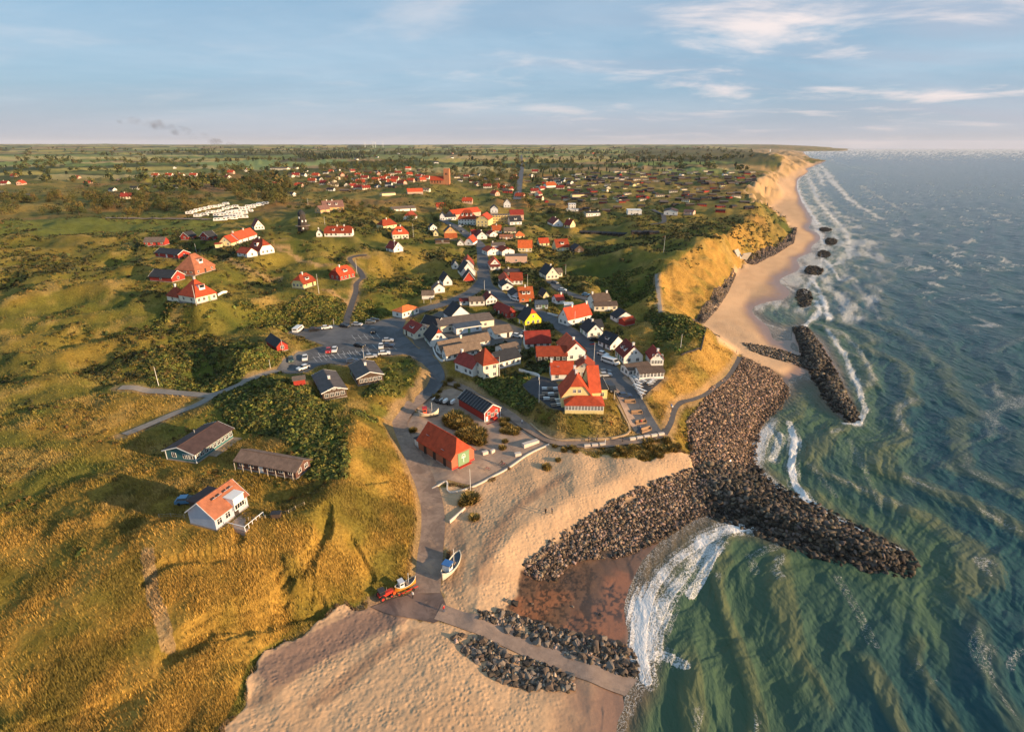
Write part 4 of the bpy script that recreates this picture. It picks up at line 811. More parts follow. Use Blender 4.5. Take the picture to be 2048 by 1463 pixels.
def ribbon(name, L, wd, lift, m, across=5, taper=0):
    T = np.gradient(L, axis=0); T /= np.linalg.norm(T, axis=1)[:, None]; Nn = np.stack([-T[:, 1], T[:, 0]], 1)
    off = np.linspace(-wd / 2, wd / 2, across)
    P = L[:, None, :] + Nn[:, None, :] * off[None, :, None]
    z = Hs(P[..., 0], P[..., 1]); d = np.hypot(P[..., 0], P[..., 1])
    z = z * .35 + z.mean(1, keepdims=True) * .65
    z = z + lift + np.maximum(d - 300, 0) * .0012
    n = len(L); i = np.arange(n * across).reshape(n, across)
    f = np.stack([i[:-1, :-1], i[1:, :-1], i[1:, 1:], i[:-1, 1:]], -1).reshape(-1, 4)[:, ::-1]
    return tag(link(name, np_mesh(name, np.concatenate([P, z[..., None]], -1).reshape(-1, 3), f, m)), kind='structure')
for k, (n, wd, L, s) in enumerate(RW):
    ribbon(n, L, wd, .16 + .012 * k, SURF[s])

# ---------------------------------------------------------------- sea: a sheet with real swell; foam where it breaks
def sea():
    vr = np.concatenate([np.arange(1560, 340, -2.0), np.arange(340, 302, -1.2)])
    rr = CAMZ / np.tan(PITCH + np.arctan((vr - CY) / FPX)); rr = np.concatenate([rr, np.geomspace(rr[-1] * 1.1, 30000, 26)]); rr = np.sort(rr)
    az = np.linspace(2, 66, 640); X = np.outer(rr, np.sin(np.radians(az))); Y = np.outer(rr, np.cos(np.radians(az)))
    Hb = Hs(X, Y, blur(Z1, 2)); D = np.clip(-Hb, -1, 6); dd = np.hypot(X, Y)
    wl = lambda L, far=60: polydist(X, Y, [tuple(at(u, v, 0)[:2]) for u, v in L], far)
    foam = np.zeros(X.shape)
    def band(L, wpx, k=1.0):
        nonlocal foam
        d = wl(L, 80); sc = np.hypot(Y * ct + CAMZ * st, 0) / FPX           # metres per pixel there
        wob = (fbm(X / 7, Y / 7, 4, 7) - .5) * 2.6
        foam = np.maximum(foam, k * .92 * (1 - sstep(-.1, 1.5, d / (wpx * sc) + wob * .7)))
    far_l = [[(1601,312),(1616,331),(1604,345),(1592,364),(1597,385),(1606,403),(1617,420),(1637,449)],[(1603,306),(1622,318),(1640,330),(1660,350),(1680,378),(1700,400),(1730,420),(1770,440)],[(1612,345),(1618,361),(1627,379),(1637,403),(1656,426),(1678,447),(1695,470),(1700,500)],
             [(1630,335),(1650,343),(1660,360),(1672,372),(1690,392)],[(1606,318),(1628,335),(1640,352),(1648,372)]]
    for L in far_l: band(L, 8.0, .80)
    band(far_l[0], 6, .95)
    band([(1625,440),(1640,470),(1650,500),(1640,530),(1622,560),(1608,590)], 9, .8); band([(1660,440),(1690,470),(1705,500)], 8, .7); band([(1720,370),(1760,395),(1820,430)], 6, .55); band([(1640,312),(1690,330),(1760,350)], 5, .5)
    for L, wd, k in (([(1668,470),(1690,490),(1700,515),(1680,522),(1670,530)],5,.75),([(1650,520),(1672,548),(1680,560)],5,.85),([(1625,560),(1640,585),(1650,612),(1660,640)],6,.9),([(1632,600),(1640,622),(1622,640),(1606,655)],6,.85),
        ([(1655,660),(1690,710),(1715,770),(1730,820),(1715,850),(1690,848)],6,.8),([(1700,560),(1740,600),(1760,640)],4,.5),([(1680,660),(1720,700),(1750,760)],5,.5),([(1578,845),(1590,880),(1582,930),(1590,970),(1612,1000),(1650,1028),(1700,1052),(1760,1086),(1800,1100)],8,.95),
        ([(1548,840),(1528,870),(1515,900),(1512,930),(1540,968),(1580,995)],15,.8),([(1560,870),(1545,920)],9,.7),([(1700,880),(1740,960),(1760,1010)],8,.26),([(1620,930),(1670,990)],7,.25),([(1495,615),(1521,645),(1570,660)],3,.7),([(1552,560),(1590,583)],3,.7),([(1584,517),(1612,540)],3,.7),([(1596,453),(1632,449)],3,.7),
        ([(1500,1052),(1450,1064),(1410,1080),(1372,1104),(1340,1130),(1312,1165),(1294,1205),(1284,1250),(1280,1300),(1292,1360)],25,.97),([(1440,1085),(1395,1110),(1370,1150),(1330,1200),(1305,1260),(1300,1310)],21,.8),([(1440,1095),(1425,1112),(1400,1160),(1380,1190)],6,.8),([(1290,1310),(1330,1310),(1370,1330)],12,.7),
        ([(1675,1155),(1690,1180),(1720,1230),(1745,1290)],9,.26),([(1560,1090),(1500,1110),(1510,1140)],5,.35),([(1790,1130),(1760,1132),(1700,1118)],5,.5)):
        band(L, wd, k)
    qx0, qy0 = X * .90 - Y * .44, X * .44 + Y * .90
    shore = wl(SHORE + [(1540,972),(1620,1013),(1700,1053),(1760,1082)], 80); bay = wl(BAY, 80)
    coast = fbm(qx0 / 7, qy0 / 26, 4, 35) * (1 - sstep(35, 78, shore)) * sstep(250, 330, dd); foam = np.maximum(foam, np.clip((coast - .36) * 2.6, 0, .62))
    foam = np.maximum(foam, .36 * (1 - sstep(0, .35, np.abs(D - .02))) * (dd < 400))
    ph = np.minimum(shore, bay) / 80; 
    inbay = pip(X, Y, [tuple(at(u, v, 0)[:2]) for u, v in [(1400,1000),(1500,1045),(1640,1102),(1800,1146),(2100,1250),(2100,1560),(1200,1560),(1200,1100)]])
    dsh = np.where(inbay, np.minimum(bay, 80), shore); plane = X * .93 - Y * .20
    w1 = dsh + (fbm(X / 22, Y / 22, 3, 17) - .5) * 11
    w1 = np.where(inbay, plane * .7 + np.minimum(bay, 80) * .3 + (fbm(X / 16, Y / 30, 3, 28) - .5) * 9, w1)
    lam = np.where(inbay, 9.5, 15.0); w1 = w1 + (fbm(X / 7, Y / 16, 3, 27) - .5) * 5; amp_ = sstep(.3, .62, fbm(X / 9, Y / 20, 3, 29))
    swell = np.sin(2 * np.pi * w1 / lam); swell = np.where(swell > 0, swell, swell * .7) * np.where(inbay, amp_, 1)
    # open sea: swell from the north west
    dirx, diry = .80, -.60
    qx = X * dirx + Y * diry + (fbm(X / 60, Y / 60, 3, 18) - .5) * 50
    open_ = np.sin(2 * np.pi * qx / 23) * .55 + (fbm(qx / 7, (X * .6 + Y * .8) / 26, 4, 19) - .5) * 2.6
    k = sstep(30, 78, dsh); Zw = (swell * .42 * (1 - k) + open_ * .55 * k) * sstep(.05, 1.6, D)
    chop = (fbm(qx / 2.2, (X * .6 + Y * .8) / 6.5, 4, 20) - .5) * .95 * sstep(.1, 1.2, D) * (1 - sstep(250, 700, dd))
    Zw = (Zw + chop) * (1 - sstep(900, 2500, dd)) + .10 * foam
    cap = fbm(qx / 3.2, (X * .6 + Y * .8) / 13, 3, 23) + .05 * open_; area = sstep(.35, .62, fbm(X / 70, Y / 70, 3, 26)); white = sstep(.565, .72, cap) * (.35 + .65 * area) * k + .8 * sstep(.66, .78, fbm(qx / 10, (X * .6 + Y * .8) / 34, 4, 30)) * k
    foam = np.maximum(foam, np.clip(.60 * white, 0, .62) * (1 - .4 * sstep(700, 3000, dd)))
    crest = sstep(.72, 1.0, swell) * (1 - k) * sstep(.4, 1.4, D) * sstep(.55, .7, fbm(X / 11, Y / 11, 3, 24)); foam = np.maximum(foam, .40 * crest)
    shal = 1 - sstep(.0, 2.0, D); 
    deep, mid, sandy = C(.022, .070, .078), C(.065, .110, .066), C(.15, .105, .07)
    cc = mixc(np.ones(X.shape + (3,)) * deep, mid * np.ones(3), (1 - sstep(1.8, 4.5, D + (fbm(X / 30, Y / 30, 3, 25) - .5) * 2)) )
    cc = mixc(cc, C(.15, .15, .07) * np.ones(3), np.where(D > .3, sstep(.1, .9, swell) * (1 - k) * .55, 0)); cc = mixc(cc, sandy * np.ones(3), (1 - sstep(.05, .9, D)) * .85)
    n, m = X.shape; i = np.arange(n * m).reshape(n, m)
    f = np.stack([i[:-1, :-1], i[:-1, 1:], i[1:, 1:], i[1:, :-1]], -1).reshape(-1, 4)
    keep = (Hb.ravel()[f].min(1) < .35)
    f = f[keep]; u, inv = np.unique(f, return_inverse=True)
    Vs = np.stack([X, Y, Zw], -1).reshape(-1, 3)[u]
    mm = bpy.data.materials.new('sea_water'); mm.use_nodes = True; N = mm.node_tree; L = N.links; b = N.nodes['Principled BSDF']
    def nd(t, **kk):
        q = N.nodes.new(t)
        for a, z in kk.items(): setattr(q, a, z)
        return q
    g = nd('ShaderNodeNewGeometry'); aw = nd('ShaderNodeAttribute', attribute_name='water'); af = nd('ShaderNodeAttribute', attribute_name='foam')
    mp = nd('ShaderNodeMapping'); mp.inputs['Rotation'].default_value = (0, 0, R(37)); mp.inputs['Scale'].default_value = (1, .45, 1); L.new(g.outputs['Position'], mp.inputs[0])
    def noise(s, d, r, v=None):
        q = nd('ShaderNodeTexNoise'); q.inputs['Scale'].default_value = s; q.inputs['Detail'].default_value = d; q.inputs['Roughness'].default_value = r
        L.new(v or g.outputs['Position'], q.inputs['Vector']); return q.outputs[0]
    def math_(op, a, c=None):
        q = nd('ShaderNodeMath', operation=op)
        for j, z in enumerate((a, c)):
            if z is None: continue
            if isinstance(z, (int, float)): q.inputs[j].default_value = z
            else: L.new(z, q.inputs[j])
        return q.outputs[0]
    def mr(x, a0, a1, b0=0, b1=1):
        q = nd('ShaderNodeMapRange', interpolation_type='SMOOTHSTEP'); L.new(x, q.inputs[0])
        for j, z in enumerate((a0, a1, b0, b1)): q.inputs[j + 1].default_value = z
        return q.outputs[0]
    vo = nd('ShaderNodeTexVoronoi', feature='DISTANCE_TO_EDGE'); vo.inputs['Scale'].default_value = 1.5
    wp = nd('ShaderNodeVectorMath', operation='ADD'); L.new(g.outputs['Position'], wp.inputs[0])
    nv = nd('ShaderNodeTexNoise'); nv.inputs['Scale'].default_value = .5; nv.inputs['Detail'].default_value = 4; L.new(g.outputs['Position'], nv.inputs['Vector'])
    sc2 = nd('ShaderNodeVectorMath', operation='SCALE'); sc2.inputs['Scale'].default_value = 4; L.new(nv.outputs['Color'], sc2.inputs[0]); L.new(sc2.outputs[0], wp.inputs[1]); L.new(wp.outputs[0], vo.inputs['Vector'])
    lace = mr(vo.outputs['Distance'], .22, .02)
    fn = noise(1.7, 8, .74)
    edge_ = math_('SUBTRACT', 1.12, af.outputs['Fac']); ff = math_('ADD', math_('MULTIPLY', af.outputs['Fac'], 1.25), math_('MULTIPLY', edge_, math_('ADD', math_('MULTIPLY', math_('SUBTRACT', fn, .5), 1.5), math_('MULTIPLY', math_('SUBTRACT', lace, .5), .75))))
    fm = math_('MULTIPLY', mr(ff, .40, 1.22), mr(af.outputs['Fac'], .04, .22))
    col_ = nd('ShaderNodeMix', data_type='RGBA'); L.new(fm, col_.inputs[0]); L.new(aw.outputs['Color'], col_.inputs[6]); col_.inputs[7].default_value = (.78, .76, .74, 1)
    L.new(col_.outputs[2], b.inputs['Base Color']); L.new(mr(fm, 0, 1, .13, .8), b.inputs['Roughness']); b.inputs['IOR'].default_value = 1.33; b.inputs['Specular IOR Level'].default_value = .16
    hh = math_('ADD', math_('MULTIPLY', noise(.55, 6, .62, mp.outputs[0]), 1.0), math_('ADD', math_('MULTIPLY', fm, .25), math_('MULTIPLY', noise(.07, 4, .6, mp.outputs[0]), 5.0)))
    bp = nd('ShaderNodeBump'); bp.inputs['Strength'].default_value = .75; bp.inputs['Distance'].default_value = .9; L.new(hh, bp.inputs['Height']); L.new(bp.outputs[0], b.inputs['Normal'])
    tag(link('sea', np_mesh('sea', Vs, inv.reshape(-1, 4), mm, True, {'water': cc.reshape(-1, 3)[u], 'foam': foam.ravel()[u]})), kind='structure')
sea()
# ---------------------------------------------------------------- houses
WALLC = {'white': (.80,.775,.72), 'cream': (.78,.70,.54), 'yellow': (.77,.62,.28), 'vivid': (.78,.62,.03), 'paleyellow': (.76,.66,.36), 'brick': (.36,.135,.075), 'redwood': (.38,.045,.03), 'vividred': (.52,.07,.04), 'blackwood': (.03,.028,.027),
 'darkwood': (.085,.055,.04), 'whitewood': (.78,.76,.72), 'whiteblue': (.70,.72,.74), 'shadewhite': (.40,.45,.53), 'paleblue': (.42,.52,.58), 'teal': (.055,.16,.165), 'darkbrick': (.13,.065,.05), 'pink': (.60,.40,.30), 'tanwall': (.62,.38,.17), 'tilewall': (.55,.16,.06)}
for k, c in WALLC.items():
    mat('wall_' + k, c, .85, .07 if k[0] == 'w' else .12, .8, .12, 14, wave=(('X', 1.2, .03) if k in ('redwood','blackwood','darkwood','teal') else None))
ROOFC = {'tile': (.43,.062,.020), 'tiledark': (.25,.032,.02), 'tilebright': (.60,.125,.03), 'tilelight': (.34,.125,.065), 'slate': (.028,.03,.036), 'felt': (.035,.036,.04), 'felttan': (.145,.112,.09), 'tan': (.165,.12,.088), 'feltblue': (.06,.08,.11),
 'feltbrown': (.075,.045,.04), 'feltmix': (.10,.085,.08), 'corr': (.11,.075,.055), 'thatch': (.21,.135,.095), 'brownroof': (.20,.105,.085), 'white': (.72,.71,.68)}
for k, c in ROOFC.items():
    wv = ('Y', .42, .12) if k in ('tan', 'corr') else (('Y', .9, .05) if k.startswith('tile') else None)
    for q_, f_ in (('', 1), ('_old', .62), ('_pale', 1.18)):
      if q_ and not k.startswith('tile'): continue
      mat('roof_' + k + q_, tuple(np.array(c) * f_ * (np.array((1, 1.15, 1.25)) if q_ else 1)), .75, .34, .8, .5 if k == 'thatch' else .2, 4 if k == 'thatch' else 9, wave=wv)
WHITE = mat('white_paint', (.80,.79,.76), .6, .05); PANE = mat('window_pane', (.022,.028,.034), .12, .3, .7, spec=.6); CHIM = mat('chimney_render', (.74,.70,.64), .9, .15, 2.0)
DARK = mat('dark_timber', (.05,.04,.035), .8, .2); TIMB = mat('weathered_timber', (.30,.225,.165), .9, .25, 2); STEEL = mat('galvanised_steel', (.42,.43,.44), .45, .1, metal=.7)
GREEN = mat('green_door_paint', (.20,.32,.17), .6, .12); REDP = mat('red_paint', (.55,.045,.03), .5, .12); BRICKR = mat('brick_chimney', (.36,.14,.09), .9, .2, 4)
WCACHE = {}
def window_mesh(w, h, style=0, full=False):
    key = (round(w, 2), round(h, 2), style, full)
    if key not in WCACHE:
        f = .075; m = MB()                       # lies in local x (width) / z (height), faces -y
        for a in ((-w/2, -w/2+f, 0, h), (w/2-f, w/2, 0, h), (-w/2+f, w/2-f, 0, f), (-w/2+f, w/2-f, h-f, h)): m.box(a[0], a[1], -.05, .03, a[2], a[3])
        if style >= 0: m.box(-.03, .03, -.035, .02, f, h - f)
        if style >= 1: m.box(-w/2+f, -.03, -.033, .018, h*.62, h*.62+.05); m.box(.03, w/2-f, -.033, .018, h*.62, h*.62+.05)
        p = MB(); p.box(-w/2+f, w/2-f, -.02, .01, f, h - f)
        if full: WCACHE[key] = (m.mesh('window_frame', WHITE), p.mesh('pane', PANE))
        else:
            m.box(-w/2+f, w/2-f, -.02, .01, f, h - f, 1); WCACHE[key] = (m.mesh('window', [WHITE, PANE]), None)
    return WCACHE[key]
def put(o, root, M):
    o.parent = root; o.matrix_local = M; return o
def slab(polys, t):
    """roof slab from upper faces: shared vertices, underside t lower, closed rim"""
    vid, V, Fs = {}, [], []
    for P in polys:
        f = []
        for p in P:
            k = tuple(round(c, 4) for c in p)
            if k not in vid: vid[k] = len(V); V.append(k)
            if vid[k] not in f: f.append(vid[k])
        if len(f) > 2: Fs.append(f)
    n = len(V); V2 = V + [(x, y, z - t) for x, y, z in V]; out = [tuple(f) for f in Fs] + [tuple(i + n for i in f[::-1]) for f in Fs]
    ed = {}
    for f in Fs:
        for a, b in zip(f, f[1:] + f[:1]): ed[(a, b)] = 1
    for a, b in ed:
        if (b, a) not in ed: out.append((b, a, a + n, b + n))
    return V2, out, len(Fs)
def roof_polys(w, l, he, p, hip, o=.35, og=.30):
    k = math.tan(R(p)); W, Lh = w/2 + o, l/2 + og; Rz = he + w/2 * k + .06; e = Rz - W * k
    hn, hf = hip
    yn, yf = -Lh, Lh
    def end(h, y, sg):
        zi = Rz - W * h * k; return (W * h, y, zi), (0, y + sg * W * h, Rz)
    (an, _, zn), rn = end(hn, yn, 1); (af, _, zf), rf = end(hf, yf, -1)
    if rn[1] > rf[1] - .05: m = (rn[1] + rf[1]) / 2; rn = (0, m - .05, Rz); rf = (0, m + .05, Rz)
    L_ = [(-W, yn, e), (-an, yn, zn), rn, rf, (-af, yf, zf), (-W, yf, e)]
    R_ = [(W, yf, e), (af, yf, zf), rf, rn, (an, yn, zn), (W, yn, e)]
    P = [L_[::-1] if False else [L_[0], L_[1], L_[2], L_[3], L_[4], L_[5]][::-1], R_[::-1]]
    if hn > 0: P.append([(-an, yn, zn), (an, yn, zn), rn])
    if hf > 0: P.append([(af, yf, zf), (-af, yf, zf), rf])
    out = []
    for q in P:
        q = [p_ for i, p_ in enumerate(q) if i == 0 or max(abs(p_[c] - q[i-1][c]) for c in range(3)) > 1e-4]
        a, b, c = Vector(q[0]), Vector(q[1]), Vector(q[2]); nrm = (b - a).cross(c - a)
        if nrm.z < 0: q = q[::-1]
        out.append(q)
    return out, Rz, k, rn, rf
def gable_y(w, he, p, h, z0, inner=.0):
    """gable wall outline in x,z"""
    k = math.tan(R(p)); P = [(-w/2, z0), (w/2, z0), (w/2, he)]
    if h >= 1: P.append((-w/2, he))
    elif h > 0: x = w/2 * h; z = he + (w/2 - x) * k; P += [(x, z), (-x, z), (-w/2, he)]
    else: P += [(0, he + w/2 * k), (-w/2, he)]
    return P
LASTROOT = [None]; HOUSES = {}
def build_house(d, i):
    w, l, he, p, s = d['w'], d['l'], d['he'], d['p'], d['s']; hip = d.get('hip', (0, 0)); dd = float(np.hypot(*d['c']))
    M = Matrix.Translation((d['c'][0], d['c'][1], d['pad'])) @ Matrix.Rotation(d['rz'], 4, 'Z')
    if d.get('sub'): root = LASTROOT[0]; ML = root.matrix_basis.inverted() @ M
    else:
        root = thing(d.get('name', 'house'), d['lab'], d.get('cat', 'house'), M.translation, d['rz'], d.get('grp')); root.matrix_basis = M
        LASTROOT[0] = root; ML = Matrix(); HOUSES[d['lab']] = root
    flat = p < 6; z0 = -1.6
    wl = MB(); vx = -s                                   # side seen along the eave
    gn = gable_y(w, he, p if not flat else 0.1, 1 if flat else hip[0], z0); gf = gable_y(w, he, p if not flat else .1, 1 if flat else hip[1], z0)
    n = len(gn); wl.add([(x, -l/2, z) for x, z in gn], [tuple(range(n))]); n2 = len(gf); wl.add([(x, l/2, z) for x, z in gf], [tuple(range(n2))[::-1]])
    wl.add([(-w/2, -l/2, z0), (-w/2, l/2, z0), (-w/2, l/2, he), (-w/2, -l/2, he)], [(0, 3, 2, 1)]); wl.add([(w/2, -l/2, z0), (w/2, l/2, z0), (w/2, l/2, he), (w/2, -l/2, he)], [(0, 1, 2, 3)])
    wall = wl.obj('wall', MATS['wall_' + d['wall']]); put(wall, root, ML)
    b = MB(); b.box(-w/2 - .05, w/2 + .05, -l/2 - .05, l/2 + .05, z0, .28 if not d.get('base') else .95)
    put(b.obj('plinth', MATS['wall_' + d['base']] if d.get('base') else mat('plinth', (.32,.28,.25), .9, .15)), root, ML)
    rm = MATS['roof_' + d['roof'] + (['', '_old', '', '_pale', '_old'][i % 5] if d['roof'].startswith('tile') and not d.get('hero') else '')]; k = 0
    if flat:
        r = MB(); r.box(-w/2 - .2, w/2 + .2, -l/2 - .2, l/2 + .2, he, he + .28); put(r.obj('roof', rm), root, ML); Rz = he + .28; rn, rf = (0, -l/2, Rz), (0, l/2, Rz)
        m2 = MB(); 
        for a in ((-w/2-.26, w/2+.26, -l/2-.26, -l/2-.2), (-w/2-.26, w/2+.26, l/2+.2, l/2+.26)): m2.box(a[0], a[1], a[2], a[3], he - .02, he + .34)
        put(m2.obj('fascia', WHITE), root, ML)
    else:
        og = .55 if d.get('hero') in ('teal', 'long') else .28
        P, Rz, k, rn, rf = roof_polys(w, l, he, p, hip, .38, og)
        Vs, Fs, nt_ = slab(P, .16); r = MB(); r.add(Vs, Fs)
        mats_ = [rm]
        if d.get('hipmat'): mats_.append(MATS['roof_' + d['hipmat']]); r.m[2] = 1
        roof = put(r.obj('roof', mats_), root, ML)
        rc = MB(); rc.box(-.13, .13, rn[1] + .05, rf[1] - .05, Rz - .06, Rz + .07); q = rc.obj('ridge_cap', rm); q.parent = roof
        if d.get('barge'):
            for yy, hh in ((-l/2 - og, hip[0]), (l/2 + og, hip[1])):
                bb = MB(); W = w/2 + .40; t = .05 * (1 if yy > 0 else -1)
                for sg in (-1, 1):
                    x1 = W * hh; e = Rz - W * k
                    V_ = [(sg * W, yy, e + .03), (sg * x1, yy, Rz - x1 * k + .03), (sg * x1, yy, Rz - x1 * k - .22), (sg * W, yy, e - .22)]
                    bb.add(V_ + [(x, y + t, z) for x, y, z in V_], [(0, 1, 2, 3), (7, 6, 5, 4), (0, 4, 5, 1), (1, 5, 6, 2), (2, 6, 7, 3), (3, 7, 4, 0)])
                q = bb.obj('bargeboard', WHITE); q.parent = roof
        for c in d.get('ch', ()):
            y = rn[1] + (rf[1] - rn[1]) * min(max(c, .06), .94); m2 = MB(); m2.box(-.32, .32, y - .32, y + .32, Rz - 1.2, Rz + .75); m2.box(-.40, .40, y - .40, y + .40, Rz + .75, Rz + .88)
            q = m2.obj('chimney', CHIM); q.parent = roof
        slope = lambda x: Rz - abs(x) * k
        nd_ = d.get('dorm', 0)
        for j in range(nd_):
            y = -l/2 + l * (j + 1) / (nd_ + 1); wd = min(2.4 if nd_ == 1 else 1.5, l * .28); x0 = w/2 * .72; x1 = w/2 * .34; zt = slope(x1) - .1; zb = slope(x0) - .25
            m2 = MB(); xa, xb = sorted((vx * x0, vx * x1)); m2.box(xa, xb, y - wd/2, y + wd/2, zb, zt); m2.box(xa - .12, xb + .3, y - wd/2 - .12, y + wd/2 + .12, zt, zt + .12, 1)
            dm = m2.obj('dormer', [WHITE, rm]); put(dm, root, ML)
            pn = MB(); xx = vx * (x0 + .02); pn.box(min(xx, xx - vx * .1), max(xx, xx - vx * .1), y - wd/2 + .2, y + wd/2 - .2, zb + (zt - zb) * .45, zt - .12); q = pn.obj('pane', PANE); q.parent = dm
        for j in range(d.get('sky', 0)):
            x = vx * w/4; put(sky_light(x, -l/2 + l * .3, slope(x) + .03, -math.atan(k) * vx), root, ML)
    # windows on the walls that face the photographer, doors
    full = dd < 205; ww, wh = d.get('ww', 1.15), d.get('wh', 1.25)
    def win(x, y, z, rz, W_, H_, st=1):
        fm, pm = window_mesh(W_, H_, st, full)
        o = link('window', fm); put(o, root, ML @ Matrix.Translation((x, y, z)) @ Matrix.Rotation(rz, 4, 'Z'))
        if pm: q = link('pane', pm); q.parent = o
    if dd < 620:
        for row in range(d.get('rows', 1)):
            zz = (.85 if wh < 1.29 else 1.0) + row * 2.5
            ng = d.get('wg', 1)
            for j in range(ng):
                W_ = min(ww, w / (ng + .6) * .8); win(-w/2 + w * (j + .5) / ng * .9 + w * .05, -l/2 - .01, zz, 0, W_, min(wh, he - zz - .15))
            ne = d.get('we', 0); door = ne >= 2 and not d.get('sub') and ne < 7
            for j in range(ne):
                y = -l/2 + l * (j + .5) / ne
                if door and j == ne // 2 and row == 0:
                    m2 = MB(); m2.box(-.5, .5, -.06, .02, .1, 2.1); put(m2.obj('door', [WHITE, DARK, GREEN][i % 3]), root, ML @ Matrix.Translation((vx * (w/2 + .01), y, 0)) @ Matrix.Rotation(vx * math.pi/2, 4, 'Z')); continue
                win(vx * (w/2 + .01), y, zz, vx * math.pi/2, min(ww, l / max(ne, 1) * .78), min(wh, he - zz - .15))
        na = d.get('wa', 0)
        if na and not flat:
            hz = he + w/2 * math.tan(R(p)) * .18
            for j in range(na): win((j - (na - 1) / 2) * 1.35, -l/2 - .01, hz, 0, .85, min(1.0, w/2 * math.tan(R(p)) * .42))
    return root, ML, dict(w=w, l=l, he=he, Rz=Rz, k=k, vx=vx, rn=rn, rf=rf)
def sky_light(x, y, z, ry, w=.8, hgt=1.1):
    m = MB(); m.box(-hgt/2, hgt/2, -w/2, w/2, -.04, .06); m.box(-hgt/2 + .1, hgt/2 - .1, -w/2 + .1, w/2 - .1, .06, .075, 1)
    o = m.obj('skylight', [STEEL, PANE]); return o if False else _mv(o, Matrix.Translation((x, y, z)) @ Matrix.Rotation(ry, 4, 'Y'))
def _mv(o, M): o.data.transform(M); return o

